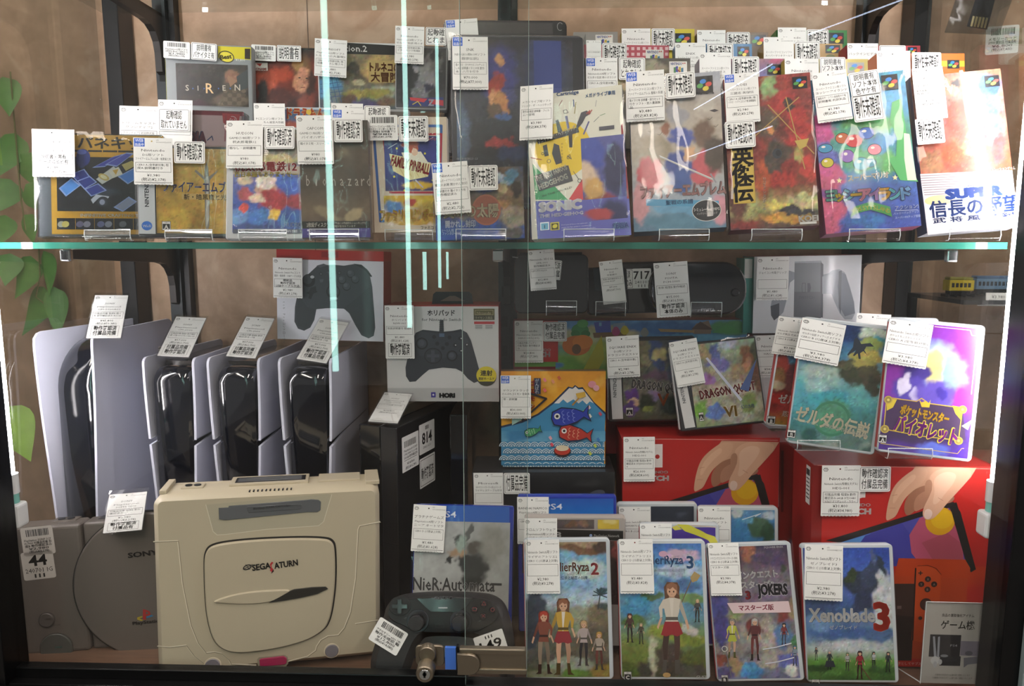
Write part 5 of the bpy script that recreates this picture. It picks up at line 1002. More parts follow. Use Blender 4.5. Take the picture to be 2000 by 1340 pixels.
# island carton and console cartons
it = carton('long carton with an island village picture behind the festival game box', [(1003, 626), (1456, 626), (1456, 886), (1003, 886)], 1.10, .04, '6f9ab8', {'t': '7c1f22', 'r': '4a7a96'}, lean=0.0, stiff=200)
it.full('7a1f22'); it.grad([(626, '5c8fc0'), (645, '4f7fae'), (665, '4a78a4'), (700, '7aa04a'), (740, '6a9440')],
   [(1020, 640, 40, 20, 'b0b8b0', .5), (1130, 640, 30, 20, '5f93c4', .6), (1190, 650, 60, 16, 'b9ae86', .5), (1300, 640, 90, 12, '3f6a9c', .5), (1380, 650, 70, 14, '38628f', .6), (1430, 640, 50, 14, '4f8a58', .5), (1130, 660, 50, 18, 'b9b890', .6), (1100, 712, 60, 14, '6a9a44', .5), (1080, 715, 18, 6, '4a7ab0', .4), (1180, 690, 60, 24, '9fae50', .5), (1360, 660, 80, 8, '5a9ab8', .6)], x0=1085, y1=740, nz=.08, seed=70, warp=5)
for (x, y, rx, ry, c) in ((1133, 645, 17, 13, '3f8a4a'), (1138, 632, 11, 8, '55a052'), (1124, 652, 9, 7, '357a40'), (1144, 652, 9, 7, '2f7038'), (1126, 675, 28, 20, 'c06a24'), (1138, 668, 20, 14, 'cf7a2c'), (1126, 682, 9, 10, '6a4a2c')): it.ell(x, y, rx, ry, c)
it.poly([(1160, 630), (1192, 626), (1194, 652), (1164, 650)], '4f5ab0'); it.box(1170, 630, 1175, 637, '7fb0d8'); it.poly([(1158, 650), (1222, 648), (1224, 657), (1160, 660)], '7a5a3c'); it.poly([(1198, 632), (1220, 630), (1222, 648), (1198, 650)], '8a9ab0')
for (x, y, c) in ((1203, 648, 'b04a7a'), (1220, 646, 'c2b03a'), (1259, 650, '7c7f7c')): it.ell(x, y, 8, 8, c); it.ell(x, y-6, 5, 4, c)
it.poly([(1352, 642), (1360, 632), (1384, 626), (1390, 642), (1388, 652), (1354, 652)], '7c6a5a'); it.poly([(1350, 643), (1368, 628), (1392, 643), (1386, 644)], '55463c'); it.poly([(1285, 642), (1356, 645), (1356, 650), (1290, 648)], '9a8258'); it.poly([(1390, 650), (1420, 634), (1456, 650)], '4a8a50')
it.poly([(1140, 720), (1175, 655), (1180, 700), (1160, 740)], 'b0a82c'); it.box(1005, 627, 1090, 707, 'b0201e'); it.text('NINTENDO', 1032, 686, 7, 'e0dada', width=44, bold=.02); it.text('SWITCH', 1018, 697, 14, 'e6e0e0', width=57, bold=.05); it.box(1005, 707, 1085, 716, '6a9a44'); it.end('cover_print')
it.tag(1005, 626, 1061, 707, 'Nintendo', 'Nintendo Switch', 'HAC-001(-01)', '付属品完備 バッテリー・|付属 程度B 動作確認済|み', '¥24,800', '(税込¥27,280)'); it.sticker(1061, 628, 1107, 666, ['動作確認済', '付属品完備'])
def handart(it, W, bx_, by_, s_):
    """printed picture of a hand lowering a dark framed screen; (bx_,by_) scale from the right carton"""
    M = lambda pts: [(bx_ + (x-1597)*s_, by_ + (y-907)*s_) for x, y in pts]
    fs = [(1610, 1057), (1870, 985), (1905, 1115), (1610, 1115)]
    it.poly(M([(1612, 1056), (1862, 980), (1876, 1000), (1906, 1112), (1896, 1118), (1884, 1088), (1856, 994), (1640, 1060)]), '26211f')
    scr = M([(1640, 1060), (1854, 992), (1884, 1090), (1886, 1106), (1632, 1106)])
    it.poly(scr, '4a4a9c')
    it.poly(M([(1640, 1060), (1700, 1042), (1720, 1060), (1700, 1075), (1640, 1072)]), '5a8ecc'); it.poly(M([(1690, 1046), (1762, 1022), (1800, 1075), (1760, 1106), (1700, 1106), (1680, 1060)]), '3f3f96')
    it.poly(M([(1776, 1045), (1796, 1012), (1852, 992), (1868, 1035), (1880, 1075), (1884, 1106), (1800, 1106), (1780, 1080)]), 'b0506a'); it.poly(M([(1800, 1060), (1850, 1040), (1876, 1060), (1884, 1106), (1830, 1106)]), 'a04858')
    c = M([(1836, 1018)])[0]; it.ell(c[0], c[1], 29*s_, 29*s_, 'd09a1c'); it.ell(c[0]+4*s_, c[1]-4*s_, 22*s_, 20*s_, 'd6aa20')
    it.poly(M([(1854, 985), (1868, 981), (1906, 1112), (1896, 1118), (1884, 1090)]), '1f1c1b')
    S = lambda pts, c, k=2: it.poly(smooth(M(pts), k), c)
    top = [(1788, 910), (1907, 914)]
    it.poly(M([(1788, 911), (1907, 914), (1896, 932), (1880, 950), (1866, 964), (1845, 975), (1800, 970), (1762, 945)]), 'c09478')
    S([(1745, 950), (1765, 930), (1792, 912), (1815, 916), (1806, 940), (1786, 956), (1768, 972), (1758, 990), (1750, 1008), (1740, 1014), (1730, 1018), (1731, 1000), (1736, 975)], 'c59a7e')
    S([(1768, 975), (1785, 955), (1815, 945), (1830, 960), (1815, 985), (1795, 990), (1780, 1004), (1770, 1008), (1765, 996)], '96664e')
    S([(1790, 968), (1812, 956), (1826, 968), (1812, 988), (1796, 996), (1786, 1000), (1784, 985)], 'a87860'); S([(1838, 972), (1856, 965), (1866, 972), (1858, 982), (1842, 984)], '9a6a54')
    S([(1812, 930), (1840, 912), (1890, 914), (1900, 925), (1880, 950), (1866, 965), (1850, 982), (1836, 1000), (1822, 1014), (1808, 1016), (1801, 1006), (1804, 990), (1815, 970), (1822, 950)], 'cda185')
    S([(1822, 935), (1845, 920), (1870, 925), (1862, 945), (1845, 965), (1830, 985), (1820, 985), (1826, 960)], 'd6ae94'); S([(1750, 955), (1768, 936), (1786, 924), (1790, 934), (1772, 950), (1756, 968), (1746, 985), (1742, 980)], 'd0a68a')
    S([(1804, 1008), (1806, 996), (1814, 993), (1822, 1000), (1818, 1012), (1810, 1015)], 'dcc0b2'); S([(1806, 940), (1818, 935), (1822, 950), (1812, 972), (1806, 968)], 'a87a60')
    for q_ in ([(1742, 968), (1752, 966)], [(1737, 992), (1748, 992)], [(1832, 972), (1842, 978)]): it.line(M(q_), .8, 'a0745c')
RC = {'t': 'a82420', 'l': '9a1f1c', 'r': '9a1f1c', 'd': '7a1a18'}
it = carton('red console carton with a hand print under the small white spined cases', [(1215, 855), (1520, 858), (1518, 1204), (1216, 1202)], .99, .085, 'a8231f', RC, lean=0.0, stiff=200)
it.full('a8231f'); it.line([(1216, 857), (1519, 860)], 1, 'c8958c'); it.box(1215, 857, 1217, 1230, '7c1a18'); it.box(1240, 868, 1294, 913, 'd8d0ce'); it.box(1276, 874, 1288, 906, 'd8d0ce'); it.ell(1284, 892, 4.5, 4.5, 'a8231f')
it.text('NINTENDO', 1250, 925, 7.5, 'd8cfcd', width=56, bold=.03); it.text('SWITCH', 1240, 939, 14, 'ded6d4', width=68, bold=.06)
handart(it, 0, 1230, 857, .94)
it.end('cover_print'); it.tag(1217, 852, 1278, 938, 'Nintendo', 'Nintendo Switch(有機ELモデル)', 'HEG-001', '付属品完備 程度B 動作|確認済み XTJ3002106768|0', '¥26,000', '(税込¥28,600)')
it.th = .085
it = carton('large red console carton with a hand holding a screen, at the right', [(1597, 908), (1941, 915), (1929, 1304), (1582, 1300)], .885, .085, 'b3231e', RC, lean=0.0, stiff=200)
it.full('b3231e'); it.box(1588, 909, 1596, 1316, '7f1916'); it.line([(1597, 909), (1940, 916)], 1.2, 'd08a80')
it.grad('b3231e', [(1850, 1120, 90, 30, 'bb3a18', .7), (1800, 1200, 80, 60, 'a83818', .6)], x0=1600, x1=1932, y0=1106, y1=1290, nz=.02, cell=5)
it.box(1665, 945, 1690, 972, 'dcd4d2'); it.ell(1680, 962, 9, 12, 'dcd4d2'); it.text('NINTENDO', 1635, 989, 8.5, 'dcd4d2', width=66, bold=.03); it.text('SWITCH', 1628, 1004, 16, 'e2dad8', width=74, bold=.06)
handart(it, 0, 1597, 907, 1.0)
it.poly([(1755, 1090), (1885, 1093), (1895, 1110), (1890, 1130), (1745, 1130)], 'b83f18'); it.poly([(1746, 1125), (1890, 1130), (1880, 1290), (1740, 1285)], 'b2401c')
it.poly([(1747, 1140), (1788, 1140), (1780, 1290), (1744, 1290)], '3a2a26'); it.poly([(1744, 1200), (1784, 1205), (1780, 1290), (1744, 1290)], '28201e')
it.poly([(1790, 1107), (1800, 1105), (1822, 1108), (1836, 1120), (1837, 1150), (1826, 1260), (1780, 1250), (1786, 1150)], 'c04a1e'); it.line([(1788, 1110), (1782, 1250)], 3, '2a1a18'); it.line([(1792, 1105), (1812, 1104), (1828, 1110), (1838, 1122)], 1.2, '5a1e14')
for (x, y, ch) in ((1812, 1131, 'X'), (1799, 1141, 'Y'), (1824, 1141, 'A'), (1811, 1151, 'B')): it.ell(x, y, 6, 6, '33231f'); it.text(ch, x, y+2.5, 7, 'a08a80', anchor='c')
it.box(1793, 1118, 1802, 1120, '33231f'); it.box(1796.5, 1115, 1798.5, 1123, '33231f'); it.ell(1808, 1180, 12, 13, '3a2420'); it.ell(1806, 1180, 8, 9, '4a302a'); it.ell(1797, 1207, 4, 4, '3a2420'); it.box(1752, 1183, 1760, 1189, '6a5a55')
it.text('機としてサブスクで遊べます', 1752, 1298, 7, 'd09a90', width=90, bold=.01); it.end('cover_print')
lx = -it.w/2-0.0006
q = MB(); q.box(lx, lx+.0002, .020, .034, it.h-.055, it.h-.006, 'd8d8d6')
for k in range(9): q.box(lx-.0003, lx, .0215+.0013*k, .0222+.0013*k, it.h-.018, it.h-.010, '333333')
for k in range(6): q.box(lx-.0003, lx, .022, .032, it.h-.023-.005*k, it.h-.0215-.005*k, '555555')
q.build('side_barcode_sticker', PAPER, it.top)
q = MB(); q.prism(rrect(.019, .030, .006, 5), 0, .0003, 'd8d0ce'); q.prism(rrect(.007, .024, .003, 5, -.0045, 0), -.0003, 0, '9a1f1c'); q.box(.0008, .0022, -.0003, 0, -.015, .015, '9a1f1c')
q.build('side_logo', INK, it.top, Matrix.Translation((lx, .036, .125)) @ Matrix.Rotation(-math.pi/2, 4, 'Z'), label='white outline logo on the side')
it.tag(1603, 907, 1675, 1005, 'Nintendo', 'Nintendo Switch(有機ELモデル)', 'HEG-001', '付属品完備 程度B 動作|確認済み 64GB XTJ10480|357627 マリオレッド・カラー', '¥31,800', '(税込¥34,980)', dot='6a2a2a'); it.sticker(1675, 909, 1735, 958, ['動作確認済', '付属品完備'])
it = carton('plain red carton wedged between the two red console cartons', [(1522, 862), (1566, 864), (1562, 1190), (1520, 1190)], 1.01, .06, '96201d', RC, lean=0.0, stiff=200); it.full('96201d'); it.box(1526, 880, 1530, 1000, '6a1614'); it.box(1517, 870, 1521, 990, 'c4bcbc'); it.end('cover_print')
# charging grip carton and the one under it
it = carton('white carton with a clear controller grip picture at the right under the glass shelf', [(1473, 501), (1682, 498), (1678, 650), (1470, 650)], 1.09, .06, 'd3d5da', {'t': '9c1c1e', 'r': 'c0c2c6', 'l': '2f6f66'}, lean=0.0, stiff=200)
it.full('cfd2d8')
it.poly([(1540, 528), (1552, 532), (1552, 545), (1543, 552), (1538, 580), (1530, 610), (1518, 622), (1508, 618), (1505, 600), (1510, 570), (1518, 545), (1530, 530)], '8d949e'); it.poly([(1505, 598), (1522, 592), (1522, 618), (1512, 626), (1506, 616)], '4c525c')
it.poly([(1600, 538), (1618, 534), (1626, 528), (1640, 526), (1650, 532), (1660, 560), (1668, 590), (1670, 612), (1664, 624), (1650, 624), (1640, 612), (1630, 590), (1622, 570), (1604, 566)], '9aa2ac'); it.poly([(1640, 530), (1652, 536), (1668, 590), (1670, 612), (1650, 618), (1640, 600), (1636, 560)], '757c88'); it.poly([(1638, 530), (1644, 528), (1642, 614), (1638, 600)], '555c66')
it.poly([(1552, 513), (1605, 512), (1606, 620), (1550, 622)], '6c7078'); it.poly([(1552, 511), (1604, 509), (1605, 513), (1552, 514)], '9aa0aa'); it.poly([(1603, 512), (1608, 516), (1607, 620), (1602, 620)], '484c54'); it.poly([(1551, 570), (1603, 570), (1603, 622), (1550, 622)], '585c64')
it.line([(1567, 553), (1573, 553), (1573, 571), (1567, 571), (1566, 562), (1567, 553)], 1, '4a4e56'); it.poly([(1577, 553), (1582, 553), (1584, 562), (1582, 571), (1577, 571)], '4a4e56'); it.text('SWITCH', 1560, 584, 8, '4c5058', width=30, bold=.03); it.poly([(1606, 540), (1626, 536), (1626, 574), (1606, 574)], 'a9b0ba'); it.end('cover_print')
it.tag(1477, 502, 1537, 585, 'Nintendo', 'ジョイコン充電グリップ', '', '', '¥1,480', '(税込¥1,628)'); 
q = MB(); q.box(-it.w/2-.0125, -it.w/2-.0005, 0.006, .05, 0, it.h*.98, '2d6f66', {'f': '2d7a70', 't': '7c1c20'}); q.box(-it.w/2-.012, -it.w/2-.001, .0055, .006, it.h*.72, it.h*.97, 'b9bcb8')
o = q.build('slim_carton', CARD); o.matrix_world = it.M; props(o, 'narrow teal edged carton with a pale sticker left of the grip carton', 'box', GX)
it = carton('low white carton with red lid edge under the grip carton', [(1470, 653), (1680, 653), (1680, 836), (1470, 836)], 1.09, .045, 'c9c9cc', {'t': '8c1f22', 'l': 'a82a2c'}, lean=0.0, stiff=200); it.full('c4c4c8'); it.end('cover_print'); it.tag(1474, 655, 1532, 735, 'Nintendo', 'Nintendo Switch', 'HAC-001', '', '¥34,800', '(税込¥38,280)')
# festival game box
it = carton('orange and blue square box with wave pattern and a snowy mountain', [(979, 727), (1185, 723), (1180, 908), (979, 908)], 1.012, .022, 'c88a20', {'t': '6a4a30', 'l': '9a2420', 'r': '5a7a9a', 'd': '6a3a20'}, name='game_box', lean=0.06, stiff=60)
it.full('cf8a14')
for k in range(18):
    a = math.radians(14+k*10.5); b = math.radians(14+k*10.5+5); it.poly([(1105, 850), (1105+170*math.cos(a+math.pi), 850-170*math.sin(a)), (1105+170*math.cos(b+math.pi), 850-170*math.sin(b))], 'd29a24') if False else None
it.grad([(725, 'cf8a16'), (800, 'd49a26')], [(1010, 760, 12, 50, 'd8a43a', .7, 20), (1070, 745, 10, 30, 'd8a238', .7, -30), (1160, 760, 10, 30, 'd8a238', .7, 40)], y1=840, nz=.05, seed=80)
it.poly([(979, 832), (1020, 822), (1050, 808), (1080, 785), (1110, 755), (1118, 757), (1123, 752), (1130, 757), (1138, 756), (1160, 785), (1183, 806), (1180, 860), (979, 870)], '22304e'); it.poly([(979, 836), (1020, 826), (1052, 811), (1082, 788), (1112, 758), (1138, 760), (1160, 788), (1182, 810), (1180, 908), (979, 908)], '3f86b0')
it.grad([(830, '4a90b8'), (870, '6aa8c8'), (905, '5a9ab8')], [(1140, 800, 30, 20, '3478a6', .7), (1010, 850, 24, 14, '3a7fae', .7)], y0=842, y1=862, nz=.05)
it.poly([(1082, 788), (1112, 758), (1118, 760), (1124, 755), (1130, 761), (1138, 760), (1160, 788), (1152, 784), (1146, 790), (1138, 782), (1130, 788), (1120, 780), (1108, 787), (1100, 780), (1092, 788)], 'd5d2ce')
for j in range(4):
    for k in range(14):
        x = 984+k*15+(j % 2)*7.5; y = 866+j*13
        if x > 1180: continue
        for r_, c in ((9.5, 'c8d4d8'), (8, '2f6f96'), (6, 'c8d4d8'), (4.5, '2f6f96'), (2.5, 'c8d4d8')): it.ell(x, y+6, min(r_, 1181-x), r_, c, n=12, a0=0, a1=180)
it.band(905, 912, '2f6f96')
it.poly([(1000, 760), (1040, 790), (1032, 812), (1000, 830)], '9ac0b8'); it.line([(1010, 760), (1067, 778), (1020, 820)], 4, '2a2228'); it.box(1043, 738, 1056, 769, '262c4a'); it.vtext('がんばれ', 1049, 746, 8, 'd8dce4', step=7.2, bold=.03)
it.vtext('ゴエモン', 1040, 752, 11, 'b03024', step=15, bold=.06); 
for (x, y, c) in ((1064, 762, 'd8686a'), (1080, 745, 'd9906a'), (1092, 738, 'c05a3a'), (1150, 795, 'e0b8c0'), (1172, 808, 'c04a60'), (1162, 870, 'b8cc5a'), (1075, 855, 'd8a0a8'), (1140, 805, '9ac46a'), (1078, 868, 'd04a5a'), (1168, 858, '3f7ab8'), (1152, 812, 'd8d4c8'), (1064, 742, 'd8788a'), (1152, 885, 'b9c850')): it.poly([(x-4, y-2), (x, y-5), (x+4, y+1), (x, y+4)], c)
# generic festive figure shapes: a drum, a bundle, a paper ball
it.grad('3f86b0', [(1114, 805, 26, 16, '2f3f9a', .35), (1112, 828, 18, 11, 'c79a80', .35), (1118, 850, 20, 12, '7a3a50', .4), (1112, 862, 28, 10, 'a83a2c', .35), (1140, 850, 16, 8, 'c9a084', .4), (1075, 818, 10, 5, 'b08a3a', .35)], x0=1062, x1=1165, y0=788, y1=874, nz=.06, warp=9, seed=81) if False else None
def carp(x, y, L, c, c2, r_=0):
    co, si = math.cos(r_), math.sin(r_); T_ = lambda q: [(x+(u*co-v*si)*L, y+(u*si+v*co)*L) for u, v in q]
    it.poly(T_([(-.55, 0), (-.5, -.2), (-.2, -.3), (.2, -.2), (.42, -.08), (.62, -.26), (.56, 0), (.62, .26), (.42, .1), (.2, .22), (-.2, .3), (-.5, .2)]), '1e2440'); it.poly(T_([(-.52, 0), (-.47, -.17), (-.2, -.26), (.2, -.17), (.42, -.05), (.58, -.2), (.53, 0), (.58, .2), (.42, .07), (.2, .18), (-.2, .26), (-.47, .17)]), c)
    for i_ in range(3):
        for j_ in range(3-i_ % 2): q = T_([(-.15+.15*i_, -.12+.12*j_+.06*(i_ % 2))])[0]; it.ring(q[0], q[1], L*.07, L*.07, 1.0, c2, n=10, a0=90, a1=270)
    q = T_([(-.36, -.05)])[0]; it.ell(q[0], q[1], L*.09, L*.09, 'd8d8d4'); it.ell(q[0], q[1], L*.045, L*.045, '1a1a24')
carp(1112, 812, 66, '2c3c9c', '7f8ed0', -.15); carp(1122, 846, 58, 'a8342a', 'd8a080', .12); carp(1040, 842, 30, '3a8a5a', 'a0c8a0', -.3)
it.ell(1098, 880, 17, 12, '3a1f1c'); it.ell(1098, 878, 16, 10, 'b03a2a'); it.ell(1098, 874, 13, 6, 'd2c6a8'); it.poly([(1124, 768), (1142, 764), (1144, 774), (1128, 778)], 'c9a240'); it.line([(1130, 777), (1118, 790)], 3, 'a87c30'); it.ell(1156, 750, 8, 7, 'd08a94'); it.ell(1164, 757, 6, 6, 'd8a0a8')
it.end('cover_print'); it.tag(978, 732, 1037, 815, '', 'サウンドトラック', 'がんばれゴエモン 音楽集', '帯・説明書', '¥30,000', '(税込¥33,000)', web=True, dot='8a8a5a')
# black console carton below it
it = carton('black console carton with an accessories sticker under the orange and blue box', [(925, 925), (1200, 920), (1200, 1203), (925, 1203)], .99, .08, '1d1e20', {'t': '2a2a2c', 'l': '1a1a1c'}, lean=0.0, stiff=200); it.full('1c1d1f'); it.grad([(918, '2c2d2e'), (940, '222325'), (980, '17181a')], [(1150, 945, 40, 12, '3a3b3d', .9)], nz=.04, y1=1000, cell=6); it.ell(1165, 967, 18, 10, '4a505c', 20); it.end('cover_print')
it.tag(925, 922, 984, 1010, 'Microsoft', 'XBOXコントローラー(EL2)シリーズ', 'ワイヤレスケーブル付き', '', '', ''); it.sticker(984, 922, 1035, 963, ['付属品完備'])

# ---------------- handheld consoles ----------------
def handheld(label, cor, D, th, r, col, name='handheld_console', **k):
    it = Item(name, label, 'handheld console', cor, D, group='black handheld consoles', **k)
    m = mat('gloss_black_'+col, col, .16, coat=.8); b = MB(); b.prism(rrect(it.w, it.h, r, 6, 0, it.h/2), 0, th*.46, bev=.0016); b.build('lid', m, it.top)
    b = MB(); b.prism(rrect(it.w, it.h*.985, r, 6, 0, it.h*.985/2), th*.5, th, bev=.0014); b.build('base', m, it.top)
    b = MB(); b.tube([(-it.w*.42, th*.6, it.h-.003), (it.w*.42, th*.6, it.h-.003)], th*.34, n=12); b.build('hinge', m, it.top); it.y0 = -.0003; it.th = th; return it
it = handheld('black closed large clamshell handheld with tag, standing on the island carton', [(1000, 497), (1152, 497), (1146, 612), (1008, 612)], 1.04, .02, .009, '17191b', lean=.12)
it.new().poly([(1000, 501), (1012, 502), (1012, 504), (1000, 503)], '9a9c9e'); it.end('mirror_strip')
it.sticker(1068, 508, 1096, 546, ['確認済', '備付属'], rot=-6, lift=.001); it.tag(1031, 490, 1082, 568, 'Nintendo 3DS LL', 'SPR-001', '動作確認済み', 'LJF177-0213', '¥12,800', '(税込¥14,080)', rot=4, lift=.003)
it = handheld('small black clamshell handheld with tag between the large one and the boxed device', [(1140, 524), (1225, 522), (1228, 612), (1152, 614)], 1.066, .016, .006, '101113', lean=.12)
it.new(); it.poly([(1158, 524), (1218, 522), (1222, 566), (1162, 568)], '2a3236'); it.end('screen_reflection_panel', mat_vc('screen_gloss', .08, 1.0)); it.tag(1169, 512, 1219, 593, 'Nintendo', 'DSI', '充電器付', '程度B 動作確認済み LP|J-034-4047', '¥7,000', '(税込¥7,700)', rot=3, lift=.003)
it = handheld('dark device with number sticker half hidden behind the glossy wide handheld', [(1190, 514), (1330, 512), (1332, 610), (1194, 612)], 1.09, .014, .006, '24211f', lean=.04)
it.sticker(1214, 526, 1236, 564, ['認済', 'ののみ'], lift=.001); it.sticker(1234, 525, 1272, 563, ['717', '241101', '111'], bold=.02, border=False, lift=.001, weights=(2.2, .8, .8))
it = Item('handheld_console', 'wide glossy black handheld with logo at its foot, leaning on the island carton', 'handheld console', [(1266, 510), (1462, 512), (1456, 614), (1272, 616)], 1.04, lean=.2, group='black handheld consoles')
b = MB(); b.prism(rrect(it.w, it.h, .033, 8, 0, it.h/2), 0, .015, bev=.003); b.build('body', mat('vita_black', '0c0d10', .12, coat=1), it.top); it.y0 = -.0003
it.new(); it.poly([(1332, 518), (1432, 518), (1426, 596), (1330, 600)], '0c1118'); it.end('screen', mat_vc('screen_gloss', .08, 1.0)); it.new(); it.text('SONY', 1306, 519, 6, 'a9abad', width=15, bold=.03); it.text('PSVITA', 1370, 608, 8, 'c9cbcd', width=26, bold=.02); it.end('logo_print')
q = MB()
for sx in (-1, 1): q.disc(sx*(it.w/2-.017), it.h*.42, -.004, .0055, col='1c1d20', y1=0, bev=.001)
q.build('thumb_stick', PLAST, it.top)
it.tag(1275, 515, 1341, 621, 'SONY', 'PSVITA', 'PCH-1000', '本体 程度B 動作確認', '¥15,000', '(税込¥16,500)', extra='動作確認済|本体のみ', rot=4, lift=.004)
# ---------------- portable game cases on the left red carton ----------------
it = Item('game_case', 'white spined small game case with purple turban art behind the one leaning beside it', 'game', [(1183, 664), (1364, 658), (1352, 822), (1193, 824)], 1.045, lean=.12, yaw=-.05, group='small white spined game cases')
it.case(.015, 'bfc3c6', r=.003, spine='e6e6e6', m=mat('black_case', '2a2a2c')); it.new(); it.poly([(1187, 668), (1210, 668), (1217, 818), (1196, 819)], 'c8c8c8'); s_ = it.loc(1204, 776); it.text('NINTENDO', float(s_[0]), float(s_[1]), 9, '44484c', rot=90, loc=True, width=46, bold=.02)
it.grad([(665, '3f4248'), (720, '4c4e48'), (760, '6a685e'), (820, '454c3c')], [(1255, 690, 18, 30, '6a6448', .5), (1280, 680, 12, 60, '31436c', .5, -15), (1290, 690, 14, 14, 'a89c6a', .4), (1262, 705, 12, 14, '8a8468', .5), (1234, 770, 13, 12, '5a3c7c', .35), (1236, 785, 9, 8, 'c0a488', .35), (1232, 800, 12, 14, '5a4480', .4), (1280, 770, 14, 10, '8f7a9c', .5), (1262, 790, 16, 18, '30382c', .5), (1310, 790, 20, 20, '26302c', .5), (1290, 735, 40, 10, '584050', .7), (1268, 800, 12, 8, '6f7a44', .5), (1320, 700, 14, 50, '42506c', .6)], x0=1217, nz=.16, warp=9, seed=90)
it.otext('DRAGON QUEST', 1233, 757, 22, '54504e', 'b0a8a4', .03, width=108, bold=.05, rot=-8, sy=1.1); it.text('V', 1284, 792, 34, 'a8582c', bold=.03); cero(it, 1222, 796, 1237, 812); it.end('cover_print')
it.tag(1183, 657, 1247, 736, 'SQUARE ENIX', 'DS用ソフト', 'ドラゴンクエストV', 'CERO A (全年齢対象)', '¥2,980', '(税込¥3,278)', rot=2); it.sleeve(.003, seed=30)
it = Item('game_case', 'white spined small game case with bright light burst art, leaning on the red carton', 'game', [(1302, 672), (1478, 658), (1496, 826), (1336, 842)], .995, lean=.14, yaw=-.03, group='small white spined game cases')
it.case(.015, 'bfc3c6', r=.003, spine='e6e6e6', m=mat('black_case', '2a2a2c')); it.new(); it.poly([(1306, 676), (1326, 674), (1358, 834), (1338, 837)], 'c8c8c8'); s_ = it.loc(1340, 787); it.text('NINTENDO', float(s_[0]), float(s_[1]), 9, '44484c', rot=94, loc=True, width=46, bold=.02)
it.grad([(665, '8fa48c'), (700, '8c9480'), (760, '9a907c'), (800, 'a0a08c'), (835, '7a8c60')], [(1395, 690, 9, 22, '4f5f9a', .4), (1420, 670, 20, 12, 'a8a8c0', .6), (1460, 700, 16, 24, '8a5c40', .4), (1458, 712, 9, 14, 'c0906c', .4), (1480, 690, 12, 30, '4c4f38', .5), (1400, 710, 24, 14, '6a62a0', .5), (1385, 740, 12, 10, '9a6aa8', .4), (1390, 725, 10, 10, 'b0a88c', .4), (1440, 730, 14, 20, '9a8468', .5), (1430, 760, 40, 14, 'b8b0a0', .6), (1400, 805, 20, 14, '5a78b8', .4), (1465, 790, 14, 20, '7c8a58', .5), (1440, 815, 30, 12, 'a0a098', .5), (1370, 800, 12, 18, '6c9a3c', .5), (1480, 740, 10, 30, '6c4a38', .5), (1375, 690, 12, 16, 'a8966c', .5)], x0=1350, nz=.18, warp=9, seed=91)
it.otext('DRAGON QUEST', 1368, 780, 20, '8c3c3c', 'd2ccc4', .04, width=112, bold=.05, rot=4, sy=1.2); it.otext('VI', 1415, 815, 30, 'b08a3a', 'd8d4c8', .03, bold=.03, width=26); it.text('幻の大地', 1448, 798, 9, '5a5f8a', width=26, bold=.02)
it.poly([(1378, 700), (1382, 698), (1450, 780), (1446, 784)], 'c8cce0'); it.poly([(1445, 760), (1478, 700), (1462, 765)], '54689c'); cero(it, 1364, 806, 1376, 822); it.end('cover_print')
it.tag(1305, 670, 1371, 752, 'SQUARE ENIX', 'DS用ソフト', 'ドラゴンクエストVI', 'CERO A (全年齢対象)', '¥2,980', '(税込¥3,278)', rot=4); it.sleeve(.004, seed=31)

# ---------------- clear game cases ----------------
CLR = 'b8c0c4'
def swcase(label, cor, D, lean=.08, yaw=0.0, sp='a82a28', **k):
    it = Item('game_case', label, 'game', cor, D, lean=lean, yaw=yaw, group=GC, **k)
    it.case(.0105, CLR, r=.005, m=mat('frosted_clear_case', 'bcc4c9', .22, coat=.7), spine=sp); it.rng = (-it.w/2+.0013, it.w/2-.0050, .0035, it.h-.0042); return it.new()
it = swcase('red dark cover case half hidden behind the teal sky cover case', [(1532, 622), (1640, 626), (1606, 840), (1493, 832)], .93, lean=.1)
it.grad([(622, '5a2a28'), (700, '4a2226'), (760, '6c2a26'), (800, '8a2f2a'), (835, 'a08030')], [(1528, 715, 14, 20, '9a3a30', .4), (1522, 735, 16, 14, '8a6038', .5), (1545, 700, 10, 14, '3a6a8c', .5), (1515, 755, 18, 10, 'b09a80', .5), (1510, 780, 30, 10, '9c2f2a', .5)], nz=.15, seed=95, x0=1514, x1=1600, warp=8); it.otext('ゼルダ無双', 1519, 786, 20, 'dedcd8', '5a2422', .03, bold=.06, width=90); it.text('厄災の黙示録', 1527, 812, 12, 'c8c4c0', bold=.03, width=60); cero(it, 1499, 812, 1513, 829, 'B'); it.end('cover_print')
it.tag(1519, 616, 1572, 694, '', 'Nintendo Switch用ソフト', 'ゼルダ無双 厄災の黙示録', 'CERO B (12歳以上対象)', '¥3,980', '(税込¥4,378)', rot=-3)
it = swcase('teal sky cover case with a floating cliff and white katakana title', [(1572, 622), (1743, 634), (1709, 892), (1534, 862)], .878, lean=.12)
